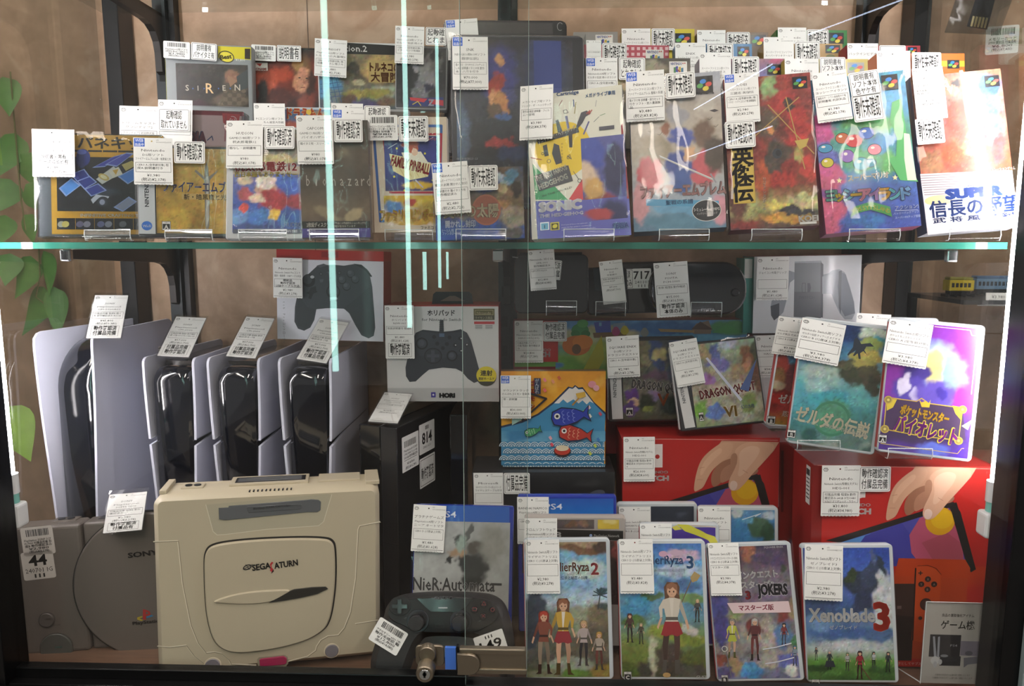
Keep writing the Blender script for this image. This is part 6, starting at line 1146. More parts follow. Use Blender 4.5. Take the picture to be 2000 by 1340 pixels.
it.grad([(628, '13284c'), (660, '1f3f74'), (690, '4a86a8'), (740, '7aaab0'), (790, '4a9098'), (830, '3f7478'), (865, '6a8884'), (890, '2c4442')],
        [(1705, 650, 34, 12, 'b9c8b8', .5, 10), (1720, 665, 20, 10, '4fa0b0', .5), (1660, 650, 22, 16, '16305c', .6), (1700, 700, 30, 10, 'a8b070', .4), (1690, 695, 30, 14, 'b5aa5a', .4), (1700, 672, 22, 12, '8fa05a', .5), (1620, 725, 50, 18, 'a3b8b0', .7), (1600, 750, 40, 14, '8fb6b4', .7), (1665, 730, 26, 24, '3f4434', .35), (1700, 735, 22, 26, '4c4a38', .35), (1650, 712, 26, 10, '5a5a44', .35), (1705, 755, 14, 22, '3a3c30', .35), (1690, 712, 24, 8, '9a9450', .4), (1620, 780, 50, 14, '3f98a8', .7), (1680, 780, 24, 16, '5aa0a4', .6), (1560, 770, 16, 30, '4f9aa8', .6), (1730, 790, 14, 30, 'c0ccc4', .6), (1625, 815, 34, 36, '4f8a70', .35), (1640, 870, 60, 8, '9aa8a0', .7), (1580, 850, 20, 12, '2f5654', .6), (1660, 865, 30, 14, '5f7c78', .6)], nz=.12, warp=9, seed=96)
it.ring(1624, 818, 35, 35, 5, '3f7a60')
it.otext('ゼルダの伝説', 1551, 818, 34, 'efead2', '3f6660', .025, width=142, bold=.05, rot=-7.5); it.text('TEARS OF THE KINGDOM', 1607, 833, 10, 'd8d8cc', width=84, rot=-7.5, bold=.03); it.text('THE LEGEND OF ZELDA', 1549, 819, 5, 'b9c0b0', width=48, rot=-7.5); cero(it, 1538, 838, 1553, 856, 'B')
# small lone traveller silhouette on the cliff
it.poly([(1668, 663), (1673, 659), (1678, 664), (1682, 672), (1700, 670), (1707, 677), (1692, 677), (1688, 684), (1694, 694), (1686, 686), (1680, 690), (1681, 701), (1677, 701), (1675, 690), (1668, 696), (1666, 694), (1672, 684), (1662, 690), (1656, 695), (1655, 692), (1666, 678)], '2b3440'); it.end('cover_print')
it.tag(1566, 620, 1641, 710, 'Nintendo Switch用ソフト', 'ゼルダの伝説 ティアーズ オブ ザ キ', 'CERO B (12歳以上対象)', '', '¥3,980', '(税込¥4,378)', rot=-4)
it = swcase('violet cover case with gold framed katakana title at the right end', [(1741, 622), (1926, 634), (1898, 905), (1712, 880)], .853, lean=.12)
it.grad([(628, '6a1f8c'), (700, '7a2496'), (760, '7a2a90'), (800, '5a2a90'), (850, '43286e'), (900, '4a2c96')],
        [(1790, 650, 20, 26, '8a9cc8', .4), (1812, 675, 26, 14, '6a5fb0', .4, -15), (1800, 648, 12, 14, '6aa8d8', .4), (1835, 730, 50, 60, '8fa8e0', .35, -20), (1830, 725, 28, 44, 'd8cc7c', .4, -15), (1860, 740, 20, 46, '7f9ae0', .4), (1790, 730, 30, 20, '3a2a7c', .4), (1775, 760, 34, 26, '4a3a9a', .35), (1766, 750, 12, 22, 'c9c4dc', .3, 25), (1786, 770, 10, 14, 'b8b0d8', .3, 20), (1830, 770, 40, 24, '5a48a8', .5), (1838, 770, 12, 12, '3a2a8c', .4), (1880, 780, 20, 30, '8a2a9a', .6), (1750, 690, 12, 30, '8a2a98', .6), (1890, 660, 20, 30, '7c2296', .7), (1800, 840, 80, 30, '3a2a50', .5), (1820, 880, 30, 14, '5a6ac8', .6), (1880, 890, 20, 16, '4a2aa0', .6)], nz=.06, warp=7, seed=97)
it.line([(1826, 638), (1895, 645), (1898, 655), (1909, 656), (1897, 770)], 1.6, 'd09a94'); it.poly([(1732, 776), (1880, 796), (1886, 860), (1724, 838)], '3e2c4c'); it.line([(1732, 776), (1790, 784), (1800, 778), (1814, 788), (1880, 797), (1872, 860), (1800, 852), (1726, 838), (1732, 776)], 1.8, 'c2a43c')
it.poly([(1732, 778), (1752, 780), (1744, 796), (1732, 802)], 'c2ac34'); it.poly([(1860, 792), (1880, 796), (1878, 822), (1866, 808)], 'c2ac34'); it.poly([(1795, 780), (1800, 786), (1808, 783), (1814, 788), (1818, 780), (1815, 796), (1800, 795)], 'c9b030')
for (x, y) in ((1735, 781), (1880, 800), (1728, 838), (1872, 861)): it.ell(x, y, 8, 8, 'b09a44'); it.ell(x, y, 6, 6, '8a7a3c'); it.ell(x, y, 2.5, 2.5, 'c9b868')
it.otext('ポケットモンスター', 1757, 807, 21, 'd6b02c', '7a4a1c', .04, width=92, bold=.06, rot=-6); it.otext('バイオレット', 1744, 838, 36, '8a2a96', 'd2c236', .06, width=120, bold=.07, rot=-8)
it.line([(1720, 866), (1870, 886), (1878, 876), (1882, 876)], 1.4, 'b9a060'); cero(it, 1716, 848, 1731, 866); it.poly([(1878, 832), (1898, 820), (1890, 840)], 'd8d4e4'); it.end('cover_print')
it.tag(1735, 622, 1812, 716, 'Nintendo Switch用ソフト', 'ポケットモンスター バイオレット', 'CERO A (全年齢対象)', '', '¥3,980', '(税込¥4,378)', rot=-4)
it = swcase('pale blue topped case peeping out behind the violet cover case', [(1690, 618), (1836, 622), (1822, 830), (1680, 828)], .925, lean=.1); it.grad([(620, '8fa0a8'), (640, '5a86b0'), (800, '4a6a90')], [(1800, 640, 30, 6, 'b0bcc4', .6)], nz=.06, seed=98, cell=6); it.end('cover_print'); it.tag(1671, 611, 1733, 700, '', '', '', '', '', '', rot=-2)

def figure(it, x, y, s_, hair, topc, leg, skin='c9a084', skirt=None, lean=0.0, long=True):
    """small anonymous figure printed on a cover; y = feet, s_ = height in pixels"""
    h = s_; rnd = random.Random(int(x*7+y)); k = rnd.choice((-1, 1)); X_ = lambda u, v: (x+(u*k+lean*v)*h, y-v*h)
    Pg = lambda q, c: it.poly([X_(u, v) for u, v in q], c); dk = lambda c, f=.55: '%02x%02x%02x' % tuple(int(int(c[i:i+2], 16)*f) for i in (0, 2, 4))
    if long: Pg([(-.06, .98), (.05, .985), (.085, .93), (.075, .82), (.10, .72), (.05, .70), (-.05, .70), (-.095, .74), (-.08, .85), (-.085, .93)], dk(hair, .7))
    Pg([(-.015, .52), (-.085, .51), (-.09, .30), (-.075, .16), (-.085, .02), (-.125, 0), (-.04, 0), (-.035, .16), (-.03, .30)], leg); Pg([(.01, .52), (.075, .51), (.10, .31), (.085, .16), (.10, .02), (.145, 0), (.06, 0), (.05, .16), (.04, .30)], dk(leg, .85))
    Pg([(-.086, .15), (-.034, .15), (-.036, 0), (-.125, 0), (-.088, .03)], dk(topc, .4)); Pg([(.05, .15), (.088, .15), (.104, .03), (.145, 0), (.06, 0)], dk(topc, .4))
    Pg([(-.03, .84), (.03, .84), (.03, .78), (-.03, .78)], dk(skin, .85))
    Pg([(-.095, .80), (-.03, .815), (.03, .815), (.095, .795), (.075, .66), (.06, .60), (.082, .50), (-.085, .50), (-.06, .60), (-.078, .66)], topc)
    Pg([(-.02, .81), (.025, .81), (.01, .66), (-.005, .52)], dk(topc, 1.0) if not skirt else 'cfc8bc'); Pg([(-.066, .61), (.064, .61), (.068, .575), (-.07, .575)], dk(topc, .45))
    Pg([(-.095, .80), (-.13, .70), (-.165, .585), (-.14, .57), (-.10, .66), (-.078, .72)], dk(topc, .85)); Pg([(-.165, .585), (-.19, .49), (-.17, .47), (-.14, .57)], skin)
    Pg([(.095, .795), (.14, .71), (.125, .60), (.10, .61), (.10, .70), (.075, .70)], topc); Pg([(.125, .60), (.16, .50), (.145, .475), (.10, .60)], skin)
    if skirt: Pg([(-.075, .56), (.075, .56), (.115, .42), (.06, .40), (.0, .42), (-.06, .40), (-.12, .43)], skirt)
    it.ell(*X_(0, .885), h*.056, h*.064, skin)
    Pg([(-.062, .90), (-.055, .955), (0, .985), (.055, .955), (.066, .89), (.045, .92), (.02, .905), (-.01, .93), (-.04, .90)], hair); Pg([(-.062, .90), (-.075, .84), (-.05, .87)], hair)
    if h > 60:
        for u in (-.02, .024): it.ell(*X_(u, .882), h*.008, h*.011, dk(hair, .4))
        it.line([X_(-.01, .852), X_(.012, .852)], .6, 'a06a5a')
# front row on the deck
it = swcase('front row case with palm trees and a red numeral two', [(1026, 1054), (1188, 1050), (1202, 1328), (1024, 1328)], .838, lean=.06)
it.grad([(1055, '9a8468'), (1072, '6f5f52'), (1085, '6fa0c0'), (1140, '8fb2cc'), (1175, 'a9bcc8'), (1200, '6a7468'), (1240, '5a5c50'), (1290, '4c4c44'), (1325, '5f6a3c')],
        [(1130, 1062, 50, 8, 'a08a70', .5), (1135, 1075, 40, 8, '6a4c38', .5, 10), (1175, 1070, 18, 12, '4a3a30', .5), (1140, 1112, 40, 20, 'b9cfc8', .6), (1045, 1200, 24, 44, '343c4a', .4), (1035, 1240, 20, 30, '2f3642', .4), (1120, 1140, 30, 12, '7fa8cc', .6), (1170, 1215, 30, 40, '6f6450', .5), (1155, 1260, 40, 40, '5c5648', .5), (1130, 1210, 20, 30, '8a9078', .5), (1110, 1300, 50, 16, '8c9484', .5), (1180, 1310, 26, 16, '8a7438', .5), (1060, 1318, 30, 10, '7f8468', .5), (1175, 1155, 12, 8, '2f4a50', .4), (1178, 1185, 14, 8, '3a4a48', .5), (1125, 1318, 30, 10, '5a7a34', .5)], nz=.16, warp=8, seed=100)
for k in range(7): a = math.radians(-20+k*34); it.line([(1172, 1162), (1172+14*math.cos(a), 1162-14*math.sin(a))], 2.2, '2c3c40')
it.line([(1172, 1162), (1168, 1190)], 2, '3a3a38')
it.text('AtelierRyza', 1066, 1116, 26, '7a4634', width=92, bold=.02); it.otext('2', 1154, 1122, 34, 'b04a50', 'dcd8d0', .03, bold=.03); it.text('ライザのアトリエ', 1107, 1124, 5, '5a4a44', width=30); it.text('失われた伝承と秘密の妖精', 1070, 1132, 8, '5a7490', width=84, bold=.015)
for (x, y, h, ha, tp, lg, sk) in ((1100, 1318, 152, '8a5a40', 'b9963c', 'c79c80', '8a2c34'), (1062, 1316, 125, 'a83a28', '7c4434', '8a7a68', None), (1140, 1300, 90, 'b99a70', 'a89a98', '2c2a2e', None), (1170, 1308, 76, 'b08a48', 'a09488', '6a3a34', None)): figure(it, x, y, h, ha, tp, lg, skirt=sk)
it.end('cover_print'); it.tag(1026, 1053, 1094, 1157, 'Nintendo Switch用ソフト', 'ライザのアトリエ2', 'CERO C (15歳以上対象)', '', '¥2,980', '(税込¥3,278)')
it = swcase('front row case with green cliffs, blue sea and a blue numeral three', [(1208, 1054), (1374, 1056), (1391, 1328), (1211, 1328)], .838, lean=.06)
it.grad([(1058, '3a66a8'), (1100, '5a90c4'), (1140, '6f9cc4'), (1165, '5f8cb0'), (1200, '5a8a9c'), (1240, '6f8458'), (1290, '5a6038'), (1325, '3c4230')],
        [(1330, 1085, 36, 12, 'b9a4b8', .5), (1325, 1115, 50, 12, 'a9bcd0', .6), (1250, 1170, 30, 10, '3f8ab0', .5), (1245, 1190, 30, 16, '4a90b8', .5), (1330, 1145, 40, 14, '4a6c98', .5), (1275, 1165, 24, 6, '4c6a48', .5), (1350, 1170, 30, 10, '6a8a58', .5), (1235, 1215, 24, 12, '56703c', .5), (1310, 1235, 46, 16, '86903c', .4), (1350, 1250, 34, 12, '7f8a3a', .5), (1240, 1270, 30, 26, '6a7838', .4), (1275, 1285, 8, 40, 'a8a890', .5), (1310, 1290, 30, 30, '4a4038', .4), (1360, 1290, 30, 26, '57602e', .5), (1350, 1310, 34, 14, '4a4840', .5), (1225, 1310, 20, 16, '54642c', .5), (1260, 1310, 14, 14, '3c3c34', .5), (1348, 1232, 18, 12, 'b9b6b0', .35, 30)], nz=.15, warp=8, seed=101)
it.text('AtelierRyza', 1240, 1102, 26, '4a6a9a', width=102, bold=.02); it.otext('3', 1341, 1110, 36, '4a7ab0', 'd8dce4', .03, bold=.03); it.text('終わりの錬金術士と秘密の鍵', 1262, 1117, 8, 'b9c8dc', width=82, bold=.015); it.ell(1295, 1082, 9, 6, 'c09ab0'); it.ell(1322, 1080, 14, 6, 'b9a0b4')
it.line([(1330, 1180), (1356, 1120)], 2.2, '6c5c48'); it.poly([(1348, 1128), (1356, 1116), (1368, 1124), (1362, 1134), (1352, 1138)], 'a08a5c')
figure(it, 1312, 1316, 182, '8a6048', 'c4bcae', '4a362e', skirt='8c2a2e'); figure(it, 1230, 1255, 58, '5a2a24', '4a3430', '2e2826'); figure(it, 1252, 1258, 42, 'a09a78', '4c4638', '3a3a30'); figure(it, 1362, 1215, 46, 'c0ac84', '4a4a48', '38342f')
cero(it, 1218, 1311, 1234, 1330, 'C'); it.text('GUST', 1360, 1324, 7, 'c8c8c4', width=22, bold=.03); it.ell(1302, 1318, 8, 5, 'b0905c'); it.end('cover_print')
it.tag(1208, 1052, 1277, 1157, 'Nintendo Switch用ソフト', 'ライザのアトリエ3', 'CERO D (15歳以上対象)', '', '¥3,480', '(税込¥3,828)', dot='7a2222')
it = swcase('front row case crowded with cartoon figures round a stone throne and pale banner', [(1381, 1062), (1540, 1058), (1576, 1330), (1398, 1332)], .838, lean=.06)
it.grad([(1062, '3a3550'), (1100, '5c4a58'), (1140, '77707c'), (1180, '6c6470'), (1230, '7a7478'), (1280, '84807e'), (1330, '6a7090')],
        [(1462, 1080, 14, 20, '8a5a48', .4), (1485, 1090, 16, 12, '4a3c58', .5), (1520, 1095, 16, 14, '4a3a5c', .5), (1530, 1110, 8, 8, '3c4a3c', .4), (1405, 1185, 16, 26, '4a4c8c', .4), (1410, 1230, 16, 36, '443f7c', .4), (1470, 1170, 26, 12, '6a5c70', .5), (1440, 1200, 14, 14, '8a9068', .5), (1474, 1230, 26, 30, '8c8680', .4), (1475, 1225, 14, 20, '6a2f30', .4), (1500, 1240, 14, 40, 'a09a90', .5), (1535, 1200, 16, 14, '7c3a34', .4), (1530, 1240, 18, 26, '4f6f94', .5), (1550, 1190, 10, 20, '8c7a5c', .5), (1410, 1290, 14, 12, '7c4438', .4), (1435, 1300, 14, 20, '8c7a5a', .5), (1470, 1310, 24, 16, '4a86b8', .35), (1540, 1290, 26, 16, '5a5fa0', .4), (1545, 1310, 14, 12, 'cfccd0', .4), (1500, 1290, 20, 14, '9a948c', .5), (1415, 1315, 20, 10, '54507c', .4), (1555, 1255, 10, 16, '4a7a50', .4), (1520, 1160, 30, 10, '7a6a80', .5)], nz=.2, warp=9, seed=102)
it.otext('ドラゴンクエスト', 1412, 1133, 17, 'dcdadc', '3a3240', .04, width=114, bold=.06, rot=2); it.otext('モンスターズ3', 1418, 1150, 17, 'dcdadc', '3a3240', .04, width=100, bold=.06); it.otext('3', 1456, 1170, 22, 'a02a34', '2c2430', .03, bold=.06); it.otext('JOKERS', 1480, 1162, 30, '2a2830', 'b9b4bc', .05, width=62, bold=.06)
it.poly([(1420, 1178), (1540, 1174), (1545, 1196), (1432, 1198)], 'd8c0c4'); it.text('マスターズ版', 1443, 1192, 12, 'a83a54', width=72, bold=.05); it.text('SQUARE ENIX', 1492, 1071, 5.5, 'c8c8cc', width=40, bold=.03)
for (x, y, h, ha, tp, lg, sk) in ((1430, 1285, 78, '8a847c', 'b9bc48', 'c09a80', 'a8ae3c'), (1474, 1290, 84, 'b0aca8', '5a2a2c', '6a2c2a', None), (1531, 1262, 46, '2c2624', '7a3436', '3f4a5a', None), (1552, 1300, 40, '4a6c8a', '7a8a98', '55506a', None)): figure(it, x, y, h, ha, tp, lg, skirt=sk)
for (x, y) in ((1515, 1262), (1520, 1290)): it.line([(x-25, y+6), (x, y+2), (x+30, y-6)], 2, 'c8ccd8')
it.ring(1415, 1267, 6, 6, 1.5, 'c8c8c0'); it.line([(1418, 1272), (1428, 1322)], 1.8, '6a6a70'); cero(it, 1408, 1318, 1423, 1334, 'B'); it.end('cover_print')
it.tag(1381, 1060, 1450, 1160, 'Nintendo Switch用ソフト', 'ドラゴンクエストモンスターズ3 魔族', 'CERO B (12歳以上対象)', 'マスターズ版', '¥3,980', '(税込¥4,378)', rot=-1); it.sleeve(.002, seed=33)
it = swcase('front row case with deep blue sky, green meadow and a red numeral three', [(1566, 1062), (1743, 1064), (1758, 1334), (1576, 1334)], .838, lean=.06)
it.grad([(1066, '2f4aa0'), (1120, '3f5fb0'), (1165, '4a66a8'), (1190, '33507a'), (1230, '5a7aa0'), (1250, '6a86a0'), (1272, 'a9b4a8'), (1290, '5c8a3c'), (1333, '33582a')],
        [(1600, 1180, 40, 20, '3a4f78', .5, 20), (1730, 1180, 26, 70, 'b9bfc4', .4, -10), (1720, 1140, 16, 16, 'c0c4c8', .5), (1738, 1220, 16, 24, 'b0b4b4', .5), (1680, 1140, 34, 22, '2a3446', .3), (1700, 1120, 16, 30, '33405a', .35, 20), (1722, 1105, 6, 24, '2c3a48', .35, -25), (1685, 1180, 22, 26, '2a3450', .4), (1662, 1125, 10, 14, '33402c', .35), (1705, 1085, 4, 16, '4a5a80', .4), (1640, 1235, 70, 14, '3f5f94', .6), (1690, 1210, 20, 16, '5a749c', .6), (1600, 1215, 24, 20, '6a8ab4', .6, 20), (1660, 1262, 80, 10, 'b4bcc0', .8), (1600, 1305, 30, 8, '2f4c26', .6), (1720, 1310, 30, 8, '34582a', .6), (1720, 1240, 30, 14, '46628c', .6)], nz=.12, warp=8, seed=103)
it.text('Xenoblade', 1581, 1215, 38, '3a4458', width=134, bold=.04); it.text('Xenoblade', 1580, 1214, 38, 'e4e4e4', width=134, bold=.04); it.text('3', 1706, 1230, 78, 'b5301e', bold=.05, width=35); it.text('ゼノブレイド', 1620, 1229, 9, 'd8dce0', width=56, bold=.03)
for (x, y, h, ha, tp, lg) in ((1594, 1290, 26, '2a2a30', '3a3840', '4a4038'), (1620, 1308, 38, 'a0a0a0', '2c3038', '26282e'), (1655, 1310, 36, '6a7a58', 'a8a4a4', '3a3430'), (1679, 1326, 56, '3a2226', '8a2430', '3f2426'), (1706, 1304, 32, '28282c', 'b0b4b8', '2a2c30'), (1734, 1312, 40, '2c2e30', '33383a', '2a2e2c')): figure(it, x, y, h, ha, tp, lg)
it.poly([(1613, 1290), (1627, 1290), (1631, 1302), (1610, 1302)], '2c3038'); it.line([(1680, 1300), (1700, 1328)], 1.6, '6a3a34'); cero(it, 1584, 1326, 1601, 1345, 'C'); it.end('cover_print')
it.tag(1569, 1061, 1648, 1168, 'Nintendo Switch用ソフト', 'ゼノブレイド3', 'CERO C (15歳以上対象)', '', '¥2,980', '(税込¥3,278)', rot=-3)
# second row
it = Item('game_case', 'blue topped case showing a dark dancer shape, behind the black game pad', 'game', [(812, 985), (1002, 990), (1000, 1290), (798, 1286)], .882, lean=.10, group=GC); it.case(.013, '2a3f9c', r=.003, m=mat('blue_clear_case', '22379a', .15, coat=.8)); it.new()
it.poly([(866, 987), (995, 990), (995, 1021), (864, 1019)], '2458ac'); it.text('PS4', 858, 1010, 18, 'd8dce8', width=36, bold=.005)
it.grad([(1018, 'a0a3a4'), (1100, 'a4a6a4'), (1170, 'a9aba9')], [(930, 1090, 40, 50, '4c4f4e', .9), (905, 1095, 16, 12, '2b2c2c', .3), (878, 1092, 8, 9, '222424', .3), (900, 1060, 10, 14, '3a3c3c', .4), (915, 1040, 5, 22, '5a5c5c', .4, 25), (930, 1070, 16, 12, '55504a', .4), (925, 1110, 26, 24, '2e2f2f', .4), (920, 1135, 22, 20, '333533', .5), (895, 1080, 16, 10, 'a08468', .6), (900, 1065, 8, 20, '8fa098', .5, 20), (945, 1090, 12, 12, '2c2e2e', .4), (962, 1060, 26, 40, '8f8f8a', .8)], y0=1019, nz=.07, warp=9, seed=110, x1=994)
it.otext('NieR:Automata', 806, 1152, 38, '3a3a3a', 'a4a6a6', .01, width=174, bold=.012); it.box(960, 1139, 980, 1144, '3a3a3a'); it.end('cover_print')
it.tag(809, 984, 870, 1076, 'プラチナゲームズ', 'Playstation4用ソフト', 'ニーア オートマタ', 'CERO D (17歳以上対象)', '¥1,480', '(税込¥1,628)', rot=-2); it.sleeve(.002, seed=36)
it = Item('game_case', 'blue case with bright blue header peeking above the grey disc game case', 'game', [(1011, 968), (1204, 970), (1204, 1235), (1013, 1235)], .925, lean=.05, group=GC); it.case(.013, '2a3f9c', r=.003, m=mat('blue_clear_case', '22379a')); it.new(); it.grad([(975, '1a50a8'), (1004, '2470c4')], [], y1=1005, nz=.02, x0=1020, x1=1198); it.text('PS4', 1064, 995, 17, 'd8dce8', width=36, bold=.005)
it.grad([(1004, '7a6480'), (1040, '3a3a58'), (1100, '2a2c3c')], [(1150, 1015, 40, 8, '8c7080', .6), (1180, 1030, 12, 8, '3f4a84', .5), (1100, 1018, 20, 6, '98808c', .5)], y0=1004, y1=1120, x0=1020, x1=1198, nz=.12, seed=111); it.end('cover_print'); it.tag(1010, 969, 1072, 1060, 'BANDAI NAMCO', 'Playstation4用ソフト', '', 'CERO', '', '')
it = Item('game_case', 'pale topped disc case with black header between the numeral two case and blue cases', 'game', [(1024, 1008), (1222, 1012), (1220, 1262), (1026, 1262)], .895, lean=.04, group=GC); it.case(.013, '9a9c9c', r=.004, m=mat('smoke_clear_case', 'a39c98', .2, coat=.6)); it.new(); it.grad([(1012, '5c5250'), (1032, '4a4246')], [(1115, 1025, 12, 6, '6a4c38', .5), (1140, 1022, 12, 6, '7a5c4c', .5)], y1=1033, x0=1032, x1=1160, nz=.1); it.grad('c2a83c', [(1190, 1018, 14, 6, 'd0c07c', .6)], x0=1167, x1=1208, y0=1015, y1=1033, nz=.04)
it.poly([(1030, 1033), (1217, 1037), (1217, 1056), (1030, 1052)], '232220'); it.text('PS3', 1060, 1050, 17, 'd8d8d6', width=38, bold=.04); it.text('PlayStation.Network', 1160, 1049, 8, 'c8c8c4', width=52, bold=.02); it.ell(1154, 1046, 3, 3, '8aa0c8'); it.grad([(1056, '4a3a3a'), (1120, '3a2c2c')], [(1205, 1075, 10, 20, '8a4a44', .5)], y0=1056, y1=1180, nz=.1, x0=1032, x1=1214); it.end('cover_print'); it.tag(1024, 1010, 1088, 1105, 'フロムソフトウェア', 'Playstation3用ソフト', 'デモンズソウル', '', '', '')
it = swcase('dark navy cover case behind the yellow paint stroke one', [(1205, 982), (1362, 984), (1364, 1240), (1208, 1240)], .942, lean=.04); it.grad([(985, '2c3340'), (1030, '353c48'), (1200, '23262e')], [(1330, 1005, 10, 6, '4a5260', .5)], nz=.05, seed=113, cell=5); it.end('cover_print'); it.tag(1208, 988, 1271, 1090, '', 'Nintendo Switch用ソフト', 'HOGWARTS LEGACY', 'CERO B (12歳以上)', '', '')
it = swcase('purple cover case with a yellow paint stroke behind the front row', [(1250, 1022), (1404, 1025), (1408, 1262), (1252, 1262)], .885, lean=.04)
it.full('46328c', .004); it.poly([(1322, 1024), (1345, 1025), (1372, 1038), (1392, 1050), (1388, 1058), (1376, 1052), (1356, 1044), (1338, 1038)], 'c2bf3c'); it.poly([(1372, 1040), (1396, 1048), (1402, 1060), (1388, 1062)], 'c9c448'); it.line([(1350, 1026), (1398, 1030)], 2, 'c8b4a8'); it.poly([(1312, 1030), (1322, 1026), (1332, 1034), (1318, 1036)], 'c8c04c'); it.end('cover_print')
it.tag(1249, 1021, 1312, 1115, 'Nintendo Switch用ソフト', '', '', '', '', '')
it = swcase('sky blue cover case with a green rock, right of the yellow paint stroke one', [(1364, 988), (1520, 992), (1522, 1245), (1366, 1245)], .915, lean=.04)
it.grad([(992, '5a86a8'), (1020, '3f7aac'), (1050, '3a74a4'), (1200, '3f6a88')], [(1440, 1000, 12, 10, 'a9b4b8', .5), (1482, 1030, 22, 22, '44604c', .35), (1500, 1040, 14, 20, '2f4a38', .4), (1460, 1018, 12, 6, '5a98b8', .5), (1500, 1005, 14, 8, 'a8b8c4', .6)], nz=.1, seed=114, x0=1428); it.poly([(1368, 992), (1428, 994), (1428, 1060), (1368, 1060)], 'a08c94'); it.line([(1450, 1015), (1486, 1003), (1475, 1009)], 1.6, 'c8d4dc'); it.end('cover_print')
it.tag(1362, 988, 1426, 1085, 'Nintendo', 'Switch用ソフト', 'エルデン', '', '', '')
# sign card
it = Item('sign_card', 'white shop sign card with black console pictures in a clear stand, lower right', 'sign', [(1811, 1177), (1930, 1180), (1917, 1336), (1798, 1334)], .822, lean=.10)
q = MB(); q.box(-it.w/2-.0015, it.w/2+.0015, .0002, .0014, 0, it.h+.0015); q.box(-it.w/2-.0015, it.w/2+.0015, -.0016, -.0006, 0, it.h+.0015); q.build('clear_stand', ACRYL, it.top)
q = MB(); q.tube([(-it.w/2-.001, -.001, .001), (-it.w/2-.004, .045, -.006)], .0008, n=6); q.tube([(-it.w/2-.0015, -.0014, .0), (-it.w/2-.0015, -.0014, it.h+.0015)], .0006, n=6); q.tube([(-it.w/2-.0015, -.0014, it.h+.0015), (it.w/2+.0015, -.0014, it.h+.0015)], .0006, n=6); q.build('stand_rim', mat('acrylic_rim', 'cfd6d6'), it.top)
it.new().full('bdb9b3'); it.text('良品の買取強化アイテム', 1840, 1204, 7, '55504c', width=66, bold=.02); it.text('ゲーム機', 1837, 1227, 20, '34302e', width=70, bold=.02); it.box(1817, 1239, 1874, 1284, '26262a'); it.box(1836, 1281, 1875, 1301, '2c2c30'); it.text('PS4', 1856, 1263, 7, 'a9abb0', width=14)
it.poly([(1822, 1243), (1826, 1243), (1829, 1282), (1824, 1284)], '9fa3ac'); it.poly([(1832, 1244), (1836, 1243), (1834, 1284), (1830, 1282)], '9fa3ac'); it.ell(1826, 1290, 9, 9, 'cfcfd0'); it.ell(1826, 1298, 4, 7, 'bcbcc0'); it.ell(1844, 1281, 8, 3, '8a8c92'); it.ell(1836, 1293, 4, 6, 'c0c0c2')
it.poly([(1876, 1252), (1918, 1253), (1916, 1282), (1875, 1280)], '8a8492'); it.poly([(1882, 1285), (1912, 1282), (1918, 1300), (1908, 1296), (1890, 1298), (1882, 1304)], '7c7a84'); it.ell(1892, 1276, 8, 5, '6a6872')
for k in range(2): it.text('お客様の大切なゲーム機を高く買取いたします', 1826-5*k, 1319+6*k, 4.5, '6a6662', width=72+10*k)
it.end('sign_print', PAPER)
# clear stands that carry the cases on the red cartons
for px, py, D, lb in ((1620, 876, .878, 'under the teal sky cover case on the red carton'), (1806, 892, .853, 'under the violet cover case on the red carton')):
    p = P(px, py, D); stand(px, D, 'clear easel stand ' + lb, 0.05, float(p.z)-.002)

for px, py, D, lb in ((1098, 616, 1.035, 'under the large clamshell handheld'), (1195, 617, 1.061, 'under the small clamshell handheld'), (1384, 619, 1.035, 'under the wide glossy handheld')):
    stand(px, D, 'clear easel stand ' + lb, 0.042, float(P(px, py, D).z)-.001, 0.022)
